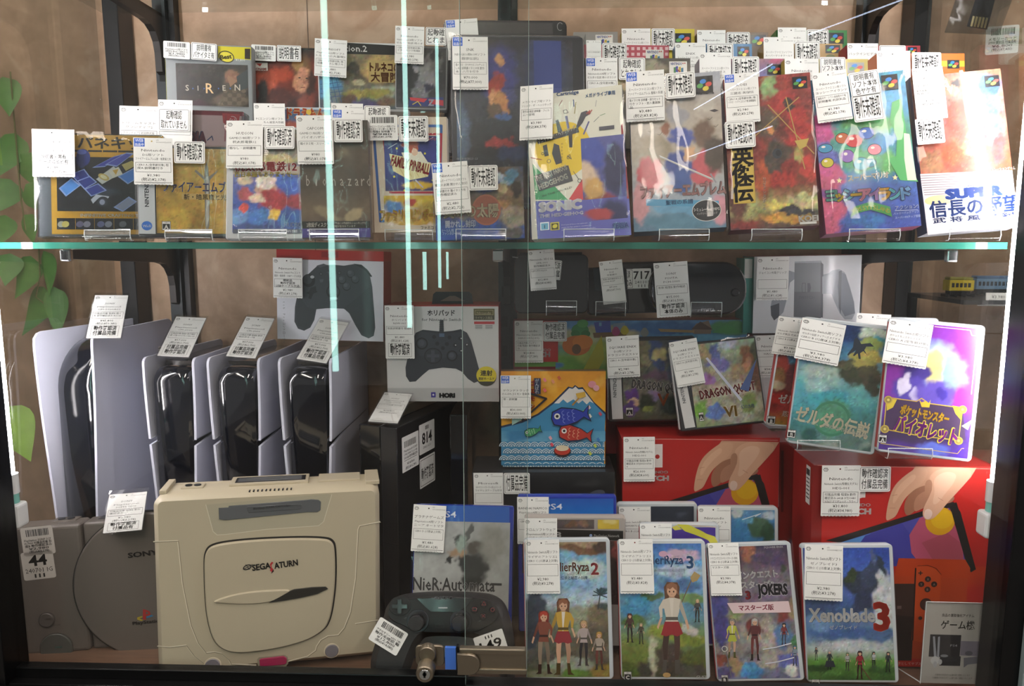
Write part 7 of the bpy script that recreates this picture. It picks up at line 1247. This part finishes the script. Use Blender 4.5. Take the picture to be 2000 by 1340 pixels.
# =====================================================================
# CONSOLES
# =====================================================================
PANEL = mat('matt_white_panel', 'c3c6d6', 0.42, coat=0.1); CORE = mat('gloss_black_core', '0a0d16', 0.09, coat=1.0)
def console(label, cx, D, H, dep, wt, wb, split=None, r1=.055, dark=.024, seed=1):
    """upright console: glossy black core between two flared white plates"""
    p = P(cx, 700, D); base = DECK + 0.001
    t = empty('game_console', label, 'game console', Matrix.Translation((p.x, D, base)) @ Matrix.Rotation(math.radians(-6 if not split else -3), 4, 'Z'), 'upright white and black consoles')
    # core: side profile swept across
    rc = .003 if split else .014; pr = [(rc, 0.0), (rc, H-0.013-r1)] + [(rc+r1*(1-math.cos(a)), H-0.013-r1+r1*math.sin(a)) for a in [math.pi/2*k/10 for k in range(1, 11)]] + [(dep-0.012, H-0.012), (dep-0.012, 0.0)]
    b = MB(); cw = dark
    n = len(pr)
    # rounded across the width: three bands
    xs = [-cw, -cw*0.86, -cw*0.45, 0, cw*0.45, cw*0.86, cw]; ins = [0.006, 0.0022, 0.0004, 0.0, 0.0004, 0.0022, 0.006]
    V = []; cy = sum(q[0] for q in pr)/n; cz = sum(q[1] for q in pr)/n
    for x, i_ in zip(xs, ins):
        for (y, z) in pr:
            dy = cy-y; dz = cz-z; d = math.hypot(dy, dz); V.append((x, y+dy/d*i_, max(0, z+dz/d*i_)))
    Fc = [(k*n+j, k*n+(j+1) % n, (k+1)*n+(j+1) % n, (k+1)*n+j) for k in range(6) for j in range(n)]
    b.add(V, Fc, 'ffffff', True); b.add(V[:n], [tuple(range(n))]); b.add(V[-n:], [tuple(range(n))]); b.build('core', CORE, t)
    # top plate between the panels; its brown paints the wall's reflection in black gloss
    b = MB(); b.box(-cw*.9, cw*.9, r1+.015, dep-.014, H-.0135, H-.009); b.build('top_vent', mat('wall_reflection_top', '3a3531', .18, coat=.8), t)
    if split:
        b = MB(); b.rbox(-cw*.7, cw*.7, .0065, .0105, split-.016, split-.0145, .0004); b.build('disc_slot', mat('slot_dark', '050505'), t)
    def off(y, z):
        u = max(0, 1-y/dep); s_ = min(1, max(0, (z/H-0.12)/0.85)); s_ = s_*s_*(3-2*s_)
        return dark + 0.0012 + ((wb-dark) + (wt-wb)*s_)*(u**1.3) + 0.002*math.sin(math.pi*min(1, u))
    for sd, nm_ in ((-1, 'left_panel'), (1, 'right_panel')):
        segs = [(0.0, H)] if not split else [(0.0, split-.004), (split+.004, H)]
        for (z0, z1) in segs:
            N, Mz = 14, 22; V = []; rr = 0.014 if not split else 0.009
            for j in range(Mz+1):
                z = z0 + (z1-z0)*(0.5-0.5*math.cos(math.pi*j/Mz))
                e = 0.0
                for zz, on in ((z1, z1 == H), (z0, z0 == 0.0)):
                    d = abs(z-zz)
                    if on and d < rr: e = rr-math.sqrt(max(0, rr*rr-(rr-d)**2))
                y0 = e; y1 = dep-e
                for i in range(N+1):
                    y = y0+(y1-y0)*i/N; zc = z
                    if split: zc = z + (0.020*(y/dep) if z0 > 0 and j == 0 else 0) + (0.020*(y/dep) if z1 < H and j == Mz else 0)
                    V.append((sd*off(y, z), y, zc))
            th = 0.0034; W = [(x-sd*th, y, z) for x, y, z in V]
            idx = lambda j, i: j*(N+1)+i
            Fo = [(idx(j, i), idx(j, i+1), idx(j+1, i+1), idx(j+1, i)) for j in range(Mz) for i in range(N)]
            b = MB(); b.add(V, Fo, 'ffffff', True); b.add(W, [f[::-1] for f in Fo], 'ffffff', True)
            A = V+W; o = len(V)
            rim = [(idx(j, 0), idx(j+1, 0), o+idx(j+1, 0), o+idx(j, 0)) for j in range(Mz)] + [(idx(j, N), idx(j+1, N), o+idx(j+1, N), o+idx(j, N)) for j in range(Mz)] + [(idx(q, i), idx(q, i+1), o+idx(q, i+1), o+idx(q, i)) for q in (0, Mz) for i in range(N)]
            b.add(A, rim, 'ffffff', False); b.build(nm_, PANEL, t)
    b = MB(); b.box(-cw*.8, cw*.8, .02, dep-.02, 0, .004); b.build('foot', mat('slot_dark', '050505'), t)
    return t
console('large white and black upright console with flared plates, leftmost on the deck', 124, .941, .414, .200, .0425, .027, dark=.0285, r1=.07, seed=1)
c1 = console('slimmer upright console with split plates, next to the large leftmost one', 327, .962, .378, .203, .0355, .0240, split=.262, r1=.020, dark=.0255)
c2 = console('slimmer upright console with split plates, in the middle of three', 454, .962, .378, .203, .0355, .0240, split=.262, r1=.020, dark=.0255)
c3 = console('slimmer upright console with split plates, behind the cream console and nearest the pad carton', 594, .962, .378, .203, .0355, .0240, split=.262, r1=.020, dark=.0255)

def card(label, cor, D, args, extra, lean=.9):
    it = Item('price_card', label, 'price card', cor, D, lean=lean, stiff=4, group='price cards in clear sleeves')
    b = MB(); b.box(-it.w/2, it.w/2, 0.0, .0009, 0, it.h, 'd6d8dc'); b.build('card_back', PAPER, it.top)
    b = MB(); b.box(-it.w/2-.0015, it.w/2+.0015, -.0014, -.0010, -.002, it.h+.001); b.box(-it.w/2-.0015, it.w/2+.0015, .0013, .0017, -.002, it.h+.006); b.build('clear_sleeve', ACRYL, it.top)
    q = it.loc(np.array([cor[0][0], cor[2][0]], float), np.array([cor[0][1], cor[2][1]], float)); k = it
    it.y0 = -.0001; P0 = it.px(np.array(-it.w/2), np.array(it.h)); P1 = it.px(np.array(it.w/2), np.array(0.0))
    it.tag(float(P0[0]), float(P0[1]), float(P1[0]), float(P1[1]), *args, extra=extra, lift=.0002, name='card_print'); return it
card('price card lying on top of the large leftmost upright console', [(186, 577), (250, 577), (236, 660), (168, 660)], .93, ('SONY', 'PlayStation5', 'CFI-1000A01', '付属品完備 程度B 箱イ|有 動作確認済み 825GB', '¥45,800', '(税込¥50,380)'), '動作確認済|付属品完備')
card('price card resting on the first slim upright console', [(345, 619), (402, 621), (369, 698), (307, 694)], .982, ('SONY', 'PlayStation5', 'CFI-2000', '付属品完備 程度B 動作確認|済 1TB 00-274-9382-24', '¥57,000', '(税込¥62,700)'), '付属品完備|動作確認済')
card('price card resting on the middle slim upright console', [(481, 619), (536, 622), (498, 700), (442, 695)], .982, ('SONY', 'PlayStation5', 'CFI-2000', '付属品完備 程度B 動作|確認済み 1TB', '¥57,000', '(税込¥62,700)'), '付属品完備|動作確認済')
card('price card resting on the slim upright console next to the pad carton', [(625, 622), (681, 631), (637, 709), (580, 701)], .965, ('SONY', 'PlayStation5', 'CFI-2000', '付属品完備 程度B 動作|確認済み 1TB', '¥57,000', '(税込¥62,700)'), '動作確認済|付属品完備')
card('price card sloping on the matte black upright console', [(752, 767), (804, 770), (777, 827), (719, 822)], .955, ('SONY', 'PlayStation4', 'CUH-1000A', 'シリアル黒 500GB', '¥14,800', '(税込¥16,280)'), None)
card('price card propped on the grey round lidded console', [(214, 967), (287, 960), (277, 1035), (201, 1041)], .885, ('SONY', 'PlayStation', 'SCPH-7000', '付属品完備 程度B 動作|確認済み', '¥2,980', '(税込¥3,278)'), '動作確認済|付属品有', lean=.7)
# matte black console
MBK = mat('matte_black_console', '19191b', .38, coat=.3)
t = empty('game_console', 'matte black slanted upright console with number sticker on its side', 'game console', Matrix.Translation((-0.2165, .975, DECK+.001)) @ Matrix.Rotation(math.radians(-20), 4, 'Z'))
H = .284
b = MB(); b.rbox(-.031, .003, 0, .182, 0, H, .0015); b.build('left_shell', mat('gloss_black_shell', '0d0e10', .12, coat=1), t)
b = MB(); b.rbox(.0055, .031, -.004, .182, 0, H+.001, .0015); b.build('right_shell', MBK, t)
b = MB(); b.box(.002, .0065, .006, .178, .002, H-.003); b.build('middle_groove', mat('slot_dark', '050505'), t)
b = MB(); b.box(.0054, .0300, -.0046, -.004, .12, .121); b.build('disc_slot', mat('slot_dark', '050505'), t)
class Side:
    pass
def side_sticker(t, M, w, h, fn, name):
    it = object.__new__(Item); it.w, it.h = w, h; it.M = t.matrix_world @ M if False else (t.matrix_basis @ M); R = np.array(it.M.to_3x3()); it.R = R; it.o = np.array(it.M.translation); it.s = .001; it.D = 1; it.s = .97/F; it.top = t; it.sub = True; it.y0 = 0; it.cv = None
    it.new(); it.L(rrect(w, h, .0015, 3, 0, h/2), 'e9eae8'); fn(it); return it.end(name, PAPER)
RS = lambda y, z: Matrix.Translation((.0313, y, z)) @ Matrix.Rotation(math.pi/2, 4, 'Z')
def s1(it):
    for k in range(22): a = -.017+.0015*k; it.rect(a, .034, a+(.0006, .001, .0004)[k % 3], .043, '222222')
    for k, tx_ in enumerate(('PlayStation4 SONY', 'CUH-1000A ジェットBK', '500GB 動作確認済')): it.text(tx_, -.018, .028-.005*k, 6.5, '222222', loc=True, width=55)
    it.rect(-.018, .0155, .018, .016, '333333'); it.text('¥14,800', 0, .009, 7, '222222', loc=True, anchor='c', width=30); it.text('(税込¥16,280)', 0, .003, 7, '222222', loc=True, anchor='c', width=44)
side_sticker(t, RS(.032, H-.066), .046, .050, s1, 'barcode_sticker')
def s2(it): it.text('814', 0, .014, 34, '1a1a1a', loc=True, anchor='c', bold=.03, width=44); it.text('230821-16ﾐﾄｼ', 0, .007, 7, '444444', loc=True, anchor='c', width=36); it.text('III', 0, .034, 12, '222222', loc=True, anchor='c', width=14, bold=.02)
side_sticker(t, RS(.080, H-.054), .046, .044, s2, 'number_sticker')
def s3(it): it.line([(-.02, .003), (.02, .003), (.02, .041), (-.02, .041), (-.02, .003)], 1.2, '333333', loc=True); it.text('動作確認済', 0, .012, 30, '1a1a1a', loc=True, anchor='c', bold=.015, width=54)
side_sticker(t, RS(.080, H-.104), .046, .044, s3, 'condition_sticker')
big = bpy.data.objects['game_console']
def s4(it): it.line([(-.019, .003), (.019, .003), (.019, .033), (-.019, .033), (-.019, .003)], 1.2, '333333', loc=True); it.text('動作確認済', 0, .010, 26, '1a1a1a', loc=True, anchor='c', bold=.012, width=50)
side_sticker(big, Matrix.Translation((.0330, .150, .411-.072)) @ Matrix.Rotation(math.pi/2, 4, 'Z'), .042, .036, s4, 'condition_sticker')
# black box added to stand in for the dark interior
t = empty('dark_gap_filler', 'added plain glossy black box standing in for the dark interior between the pad carton and the black cartons', 'box', Matrix.Translation((-.114, 1.06, DECK+.001)))
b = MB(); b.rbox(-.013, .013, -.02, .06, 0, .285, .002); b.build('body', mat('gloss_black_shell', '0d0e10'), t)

# ---------------- cream console ----------------
CRM = 'b5ab94'; CREAM = mat('cream_abs_plastic', CRM, 0.42, coat=0.15, noise=0.03, nscale=12, bump=0.05, bscale=1500)
it = Item('game_console', 'cream coloured disc console with oval lid standing on edge, left of centre', 'game console', [(297, 974), (743, 947), (741, 1280), (309, 1322)], .846, lean=.12, yaw=.2, stiff=30)
w, h = it.w, it.h
b = MB(); pts = rrect(w, h, .012, 6, 0, h/2); b.prism(pts, 0, .049, bev=.0055); b.build('upper_shell', CREAM, it.top)
b = MB(); b.prism(rrect(w-.004, h-.004, .012, 6, 0, h/2), .0495, .068, bev=.001); b.build('lower_shell', CREAM, it.top)
GR = mat_vc('groove_print', .5); it.y0 = -.0002
A = lambda x, y: tuple(float(v) for v in it.loc(x, y))
# top end of the console with sockets
DK = mat('console_dark_plastic', '1b1c20', .35)
X0 = A(320, 960)[0]
def topbox(px0, px1, y0, y1, zh, m, name, lab=None):
    a = A(px0, 975)[0]; c = A(px1, 955)[0]; b = MB(); b.rbox(a, c, y0, y1, h-.0005, h+zh, .0008); o = b.build(name, m, it.top); 
    if lab: o['label'] = lab
topbox(306, 320, .012, .064, .0045, CREAM, 'edge_ridge'); topbox(715, 742, .010, .066, .0045, CREAM, 'edge_ridge'); topbox(440, 600, .030, .066, .003, CREAM, 'back_panel'); topbox(450, 594, .036, .060, .0034, DK, 'rating_plate', 'dark plate of fine print'); topbox(620, 705, .032, .066, .002, CREAM, 'battery_cover')
b = MB(); c_ = A(365, 960)[0]; b.rbox(c_-.013, c_+.013, .03, .05, h-.001, h+.002, .001); 
b.build('socket_surround', CREAM, it.top)
for dx in (-.0052, .0052): b = MB(); b.tube([(c_+dx, .038, h+.0015), (c_+dx, .038, h+.0030)], .0042, n=16); b.build('socket_hole', DK, it.top)
b = MB()
for k in range(11): x = A(486+8.2*k, 955)[0]; b.box(x-.0009, x+.0009, .0045, .011, h-.0007, h+.0004)
b.build('vent_slots', DK, it.top)
b = MB()
for k in range(3): b.box(A(455, 950)[0], A(585, 950)[0], .0405+.006*k, .042+.006*k, h+.0034, h+.0036, '8a8c90')
b.build('rating_print', GR, it.top)
# recess round the expansion slot
it.new()
it.poly([(402, 986), (640, 965), (648, 967), (632, 1020), (624, 1028), (520, 1034), (438, 1044), (422, 1044), (416, 1038)], 'aaa48f')
it.line([(402, 986), (416, 1038), (424, 1045), (440, 1044), (520, 1034), (622, 1027), (632, 1019), (648, 966)], 1.6, 'cbc6b2'); it.end('recess_panel', mat_vc('cream_print', .42, .15))
b = MB(); q = [A(*p_) for p_ in ((427, 992), (446, 991), (447, 988), (600, 976), (608, 975), (622, 976), (627, 980), (626, 996), (620, 1000), (602, 1000), (440, 1016), (428, 1014))]; b.prism(q[::-1], -.0012, .001, '5a5d60', bev=.0004); b.build('slot_cover', PLAST, it.top, label='grey slot cover')
b = MB(); q = [A(*p_) for p_ in ((482, 993), (484, 989), (580, 984), (589, 985), (590, 990), (586, 994), (486, 1001))]; b.prism(q[::-1], -.0017, -.001, '505356', bev=.0003); b.build('raised_bar', PLAST, it.top)
it.y0 = -.0020; it.new().text('Backup RAM Cartridge', 495, 996, 6.5, '3f4245', width=74, rot=3, bold=.02); it.end('embossed_print', GR); it.y0 = -.0002
# lid
lid = [(402, 1180), (399, 1100), (402, 1078), (412, 1066), (440, 1059), (500, 1053), (580, 1050), (632, 1051), (648, 1056), (654, 1070), (655, 1130), (650, 1180), (643, 1212), (632, 1230), (600, 1249), (555, 1262), (510, 1270), (465, 1274), (440, 1269), (424, 1258), (414, 1240), (407, 1214)]
L_ = smooth([A(*p_) for p_ in lid]); cx_ = sum(p_[0] for p_ in L_)/len(L_); cz_ = sum(p_[1] for p_ in L_)/len(L_)
sc = lambda k, dx=0, dz=0: [(cx_+(p_[0]-cx_)*k+dx, cz_+(p_[1]-cz_)*k+dz) for p_ in L_]
b = MB(); b.prism(sc(1.022, .0003, .0006)[::-1], -.0006, .0005, '1a1814'); b.build('lid_gap', GR, it.top)
b = MB(); b.prism(sc(1.0)[::-1], -.0042, 0, bev=.0016); LID = b.build('disc_lid', CREAM, it.top)
b = MB(); q = [A(*p_) for p_ in ((416, 1172), (440, 1162), (480, 1153), (530, 1149), (575, 1148), (548, 1164), (528, 1174), (480, 1178), (440, 1176), (425, 1175))]; b.prism(smooth(q)[::-1], -.0062, -.004, bev=.0014); b.build('lid_handle', CREAM, LID)
b = MB(); q = [A(*p_) for p_ in ((526, 1174), (548, 1158), (575, 1148), (610, 1144), (636, 1143), (641, 1147), (620, 1157), (590, 1164), (556, 1170))]; b.prism(q[::-1], -.0058, -.004, '23231f', bev=.0004); b.build('lid_window', PLAST, LID, label='dark lid window')
it.y0 = -.0046; it.new()
it.ell(483, 1108, 9, 5.5, '1a1a1a', 20); it.ell(483, 1108, 6.5, 3, CRM, 20); it.line([(475, 1112), (493, 1103)], 1.6, '1a1a1a'); it.line([(480, 1103), (487, 1112)], 1.5, '1a1a1a')
it.text('SEGA', 493, 1115, 18, '1b1a1a', width=37, rot=4.5, bold=.04, sy=1.0); it.text('ATURN', 536, 1111, 18, '1b1a1a', width=48, rot=5, bold=.04)
it.poly([(531, 1097), (534, 1099), (530, 1104), (531, 1109), (535, 1113), (532, 1119), (527, 1114), (529, 1109), (527, 1102)], 'b02a30'); it.poly([(533, 1112), (535, 1116), (529, 1121), (532, 1115)], '1b1a1a'); o = it.end('logo_print', GR)
# grooves drawn flat: a painted lit edge with a shade line beside it
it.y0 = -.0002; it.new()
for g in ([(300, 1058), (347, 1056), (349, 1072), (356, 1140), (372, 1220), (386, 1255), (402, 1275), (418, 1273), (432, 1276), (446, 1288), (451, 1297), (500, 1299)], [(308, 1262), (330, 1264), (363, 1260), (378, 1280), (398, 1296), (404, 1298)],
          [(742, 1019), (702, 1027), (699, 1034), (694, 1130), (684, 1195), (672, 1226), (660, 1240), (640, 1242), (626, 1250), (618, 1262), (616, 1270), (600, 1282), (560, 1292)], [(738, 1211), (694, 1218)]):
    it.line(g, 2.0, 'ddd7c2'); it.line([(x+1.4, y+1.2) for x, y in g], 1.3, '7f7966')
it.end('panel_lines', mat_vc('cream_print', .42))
def knob(x, y, r, col, name, ring=True, lab=None):
    c = A(x, y); b = MB(); k = it.s
    if ring: b.disc(c[0], c[1], -.0006, (r+2.5)*k, col='cdc2ac', y1=.0005)
    b.disc(c[0], c[1], -.0020, r*k, col=col, y1=0, bev=.0006); b.build(name, PLAST, it.top, label=lab)
knob(648, 1271, 14, '77747a', 'reset_button', lab='grey round button'); knob(415, 1300, 15, '77747a', 'open_button', lab='grey round button')
b = MB(); q = [A(*p_) for p_ in ((502, 1288), (506, 1284), (556, 1279), (562, 1283), (563, 1296), (558, 1302), (504, 1304))]; b.prism(q[::-1], -.0004, .0005, '8f8976'); b.build('button_frame', PLAST, it.top)
b = MB(); q = [A(*p_) for p_ in ((507, 1288), (510, 1286), (554, 1281), (560, 1285), (560, 1294), (556, 1297), (508, 1301))]; b.prism(q[::-1], -.0022, .0005, '9c2450', bev=.0005); b.build('power_button', PLAST, it.top, label='magenta power button')
# ---------------- grey console ----------------
GRY = '625b55'; GREY = mat('grey_abs_plastic', GRY, 0.45, coat=0.1, noise=0.03, nscale=12, bump=0.05, bscale=1500)
it = Item('game_console', 'grey disc console with big round lid and number sticker, lower left corner', 'game console', [(37, 1032), (447, 1000), (442, 1238), (50, 1288)], .900, lean=.05, yaw=.12, stiff=400)
w, h = it.w, it.h; A = lambda x, y: tuple(float(v) for v in it.loc(x, y))
xl = A(166, 1100)[0]
b = MB(); b.rbox(-w/2, xl-.0006, -.004, .030, 0, h, .005, seg=3); b.build('left_body', GREY, it.top)
b = MB(); b.rbox(xl+.0006, w/2, 0, .030, 0, h, .004, seg=3); b.build('right_body', GREY, it.top)
b = MB()
for k in range(40): z = .004+(h-.012)*k/40; b.box(-w/2-.002, -w/2+.001, .004, .026, z, z+.0022)
b.build('side_ribs', GREY, it.top)
b = MB(); c = A(112, 1000)[0]; b.rbox(c-.016, c+.016, .012, .030, h-.001, h+.0012, .001); b.build('socket_surround', GREY, it.top)
for dx in (-.006, .006): b = MB(); b.tube([(c+dx, .021, h+.0005), (c+dx, .021, h+.0022)], .0045, n=16); b.build('socket_hole', DK, it.top)
b = MB(); c = A(197, 1000)[0]; b.rbox(c-.010, c+.016, .012, .028, h-.001, h+.0006, .0005); b.build('port_recess', DK, it.top)
# round lid: centre and radius on the face
c0 = A(300, 1140); kx = it.s
R_ = .0985
b = MB(); b.disc(c0[0], c0[1], -.0046, R_+.0012, col='151412', y1=.001, n=96); b.build('lid_gap', GR, it.top)
b = MB(); b.disc(c0[0], c0[1], -.0075, R_, y1=0, n=96, bev=.0025); LID = b.build('disc_lid', GREY, it.top)
def rb(x, y, r, name, col='57514d'):
    c = A(x, y); b = MB(); b.disc(c[0], c[1], -.0046, (r+2)*it.s, col='4c4743', y1=0); b.disc(c[0], c[1], -.0062, r*it.s, col=col, y1=0, bev=.0008); b.build(name, PLAST, it.top)
rb(95, 1208, 15, 'reset_button'); rb(114, 1263, 32, 'open_button', '4f504c')
it.y0 = -.0066; it.new(); it.text('RESET', 95, 1211, 4.5, '3a3632', anchor='c', bold=.02); it.text('OPEN', 114, 1266, 5.5, '4a7a74', anchor='c', bold=.02); it.text('POWER', 112, 1222, 4, '3a3632', anchor='c'); it.end('button_print', GR)
it.y0 = -.0079; it.new(); it.text('SONY', 250, 1090, 15, '24201e', width=62, bold=.04, rot=3)
it.poly([(279, 1190), (285, 1191), (285, 1211), (279, 1210)], 'a02a26'); it.poly([(285, 1191), (292, 1194), (294, 1199), (292, 1203), (285, 1203), (285, 1200), (289, 1199), (289, 1196), (285, 1195)], 'a02a26')
it.poly([(268, 1206), (278, 1203), (278, 1206), (272, 1208), (280, 1211), (276, 1213), (268, 1210)], 'a8962a'); it.poly([(286, 1204), (296, 1201), (300, 1203), (290, 1207), (286, 1207)], '2f6f96'); it.text('PlayStation', 259, 1221, 10, '24201e', width=62, bold=.03, rot=2); it.end('logo_print', GR)
it.y0 = -.0042; it.sticker(40, 1031, 108, 1082, ['PlayStation SONY SCP', 'H-7000 付属品完備 程', '度B 動作確認済み', '¥2,980', '(税込¥3,278)'], bars=True, border=False, lift=.0003, name='barcode_sticker', col='bdb8b0', rot=3)
it.y0 = -.0042; it.sticker(41, 1079, 109, 1129, ['44', '240701 IG', 'III'], border=False, weights=(2.4, 1, .9), lift=.0003, name='number_sticker', col='bdb8b0', bold=.03, rot=3)
# ---------------- black game pad ----------------
PADM = mat('soft_black_rubber', '1b1b1d', .5, noise=.1, nscale=300); PADG = mat('gloss_black_pad', '101114', .12, coat=1)
it = Item('game_controller', 'black wireless game pad with two thumb sticks propped in front of the blue topped case', 'game controller', [(742, 1166), (985, 1166), (1005, 1332), (722, 1332)], .814, lean=.30, stiff=120)
A = lambda x, y: tuple(float(v) for v in it.loc(x, y))
out = [(800, 1163), (870, 1160), (945, 1163), (968, 1170), (985, 1184), (996, 1215), (1004, 1260), (1008, 1320), (1000, 1340), (985, 1340), (968, 1310), (950, 1270), (935, 1252), (900, 1246), (840, 1245), (822, 1250), (806, 1285), (795, 1320), (775, 1345), (740, 1345), (722, 1325), (720, 1290), (733, 1250), (745, 1215), (752, 1185), (768, 1170)]
b = MB(); b.prism(smooth([A(*p_) for p_ in out], 2)[::-1], 0, .024, bev=.0085); b.build('body', PADM, it.top)
fp = [(798, 1168), (870, 1164), (945, 1168), (966, 1178), (976, 1196), (968, 1214), (945, 1228), (925, 1236), (812, 1236), (790, 1222), (764, 1212), (755, 1196), (764, 1178)]
b = MB(); b.prism(smooth([A(*p_) for p_ in fp], 2)[::-1], -.0022, .001, bev=.001); b.build('face_plate', mat('face_plate_black', '141416', .42, coat=.05), it.top)
tp = [(815, 1167), (925, 1167), (912, 1185), (895, 1196), (842, 1195), (832, 1187)]
b = MB(); b.prism([A(*p_) for p_ in tp][::-1], -.0034, -.001, bev=.0008); b.build('touch_pad', PADG, it.top)
for (x, y) in ((817, 1216), (900, 1217)):
    c = A(x, y-4); b = MB(); k = it.s
    b.disc(c[0], c[1], -.0034, 24*k, col='ffffff', y1=-.001, bev=.0006); S = b.build('stick_ring', mat('pewter_ring', '3a3a3f', .25, .6), it.top)
    b = MB(); n = 28; prof = [(.0, 19), (-.004, 18), (-.009, 13), (-.012, 10)]
    V = [(c[0]+r_*k*math.cos(2*math.pi*i/n), y_-.003, c[1]+r_*k*math.sin(2*math.pi*i/n)) for y_, r_ in prof for i in range(n)]; Fc = [(j*n+i, j*n+(i+1) % n, (j+1)*n+(i+1) % n, (j+1)*n+i) for j in range(3) for i in range(n)]
    b.add(V, Fc, 'ffffff', True); b.build('stick_dome', PADG, it.top)
    b = MB(); b.disc(c[0], c[1], -.020, 16.5*k, y1=-.0145, bev=.0012); b.disc(c[0], c[1], -.0206, 12*k, y1=-.0198); b.build('stick_cap', PADM, it.top)
c = A(782, 1183); k = it.s
b = MB(); b.disc(c[0], c[1], -.0030, 24*k, 20*k, y1=-.001, bev=.0006); b.build('d_pad_dish', MATS['face_plate_black'], it.top)
b = MB(); b.rbox(c[0]-17*k, c[0]+17*k, -.0058, -.003, c[1]-5*k, c[1]+5*k, .0006); b.rbox(c[0]-5*k, c[0]+5*k, -.0059, -.003, c[1]-15*k, c[1]+15*k, .0006); b.build('d_pad', PADG, it.top)
it.y0 = -.0066
for (x, y, sh) in ((945, 1179, 't'), (927, 1190, 's'), (962, 1191, 'o'), (944, 1203, 'x')):
    it.y0 = 0; c = A(x, y); b = MB(); b.disc(c[0], c[1], -.0056, 7.5*k, y1=-.002, bev=.0008, n=20); b.build('action_button', PADG, it.top)
    it.y0 = -.0058; it.new()
    if sh == 't': it.line([(x, y-4), (x+4, y+3), (x-4, y+3), (x, y-4)], .9, '8c3034')
    if sh == 's': it.line([(x-3.4, y-3), (x+3.4, y-3), (x+3.4, y+3), (x-3.4, y+3), (x-3.4, y-3)], .9, '8c3034')
    if sh == 'o': it.ring(x, y, 4, 4, .9, '8c3034')
    if sh == 'x': it.line([(x-3, y-3), (x+3, y+3)], .9, '8c3034'); it.line([(x-3, y+3), (x+3, y-3)], .9, '8c3034')
    it.end('button_symbol')
it.y0 = -.0036; it.new(); it.text('astro', 849, 1171, 13, '77787c', width=40, bold=.02); it.box(856, 1186, 874, 1188.5, 'a9abae'); it.end('logo_print')
it.y0 = -.0024; it.new()
for r_ in range(3):
    for q_ in range(6): it.ell(854+3.6*q_, 1202+3*r_, .9, .9, '050505', n=6)
it.line([(851, 1219), (867, 1219), (867, 1226), (851, 1226), (851, 1219)], .7, '3a3a3e'); it.line([(790, 1208), (794, 1206)], 1.2, '5a5a5e'); it.line([(935, 1214), (939, 1212)], 1.2, '5a5a5e'); it.end('small_buttons_print')
it.y0 = -.0008; it.sticker(727, 1218, 790, 1268, ['アクセサリー astro C40', '動作未確認 難', '¥12,800', '(税込¥14,080)'], bars=True, border=False, name='barcode_sticker', rot=-30, lift=.0006)
it.y0 = -.0008; it.sticker(928, 1236, 988, 1276, ['III', '149', ' '], border=False, weights=(.8, 2.4, .2), name='number_sticker', rot=18, lift=.0006, bold=.02)
# clear risers that carry the rear rows
riser(X(322, 1.1), X(632, 1.1), 1.075, 1.128, .108, 'clear riser under the two rear left disc cases')
riser(X(624, 1.05), X(768, 1.05), 1.035, 1.07, .108, 'clear riser under the treasure chest disc case')
riser(X(775, 1.03), X(868, 1.03), 1.018, 1.062, .173, 'tall clear riser under the ink wash case')
riser(X(872, 1.09), X(1098, 1.09), 1.07, 1.112, .122, 'clear riser under the large dark case')
riser(X(888, .985), X(1100, .985), .972, 1.006, .044, 'low clear riser under the large clear case')
riser(X(244, .95), X(470, .95), .945, .99, .052, 'low clear riser under the pink white disc case')
riser(X(506, .95), X(785, .95), .925, .98, .087, 'clear riser under the two cases behind the brown boxed game')
riser(X(1125, 1.12), X(1650, 1.12), 1.122, 1.155, .170, 'tallest clear riser along the back right')
riser(X(1130, 1.07), X(1795, 1.07), 1.066, 1.116, .147, 'middle clear riser along the right steps')
riser(X(1152, 1.01), X(1690, 1.01), 1.012, 1.058, .119, 'front clear riser along the right steps')
riser(X(1005, 1.1), X(1450, 1.1), 1.100, 1.138, -.320, 'clear riser hidden under the island carton', DECK+.0005)
riser(X(1474, 1.09), X(1676, 1.09), 1.090, 1.132, -.277, 'clear riser hidden under the low white carton', DECK+.0005)
riser(X(1718, .945), X(1878, .945), .946, .975, .110, 'clear riser under the orange box')
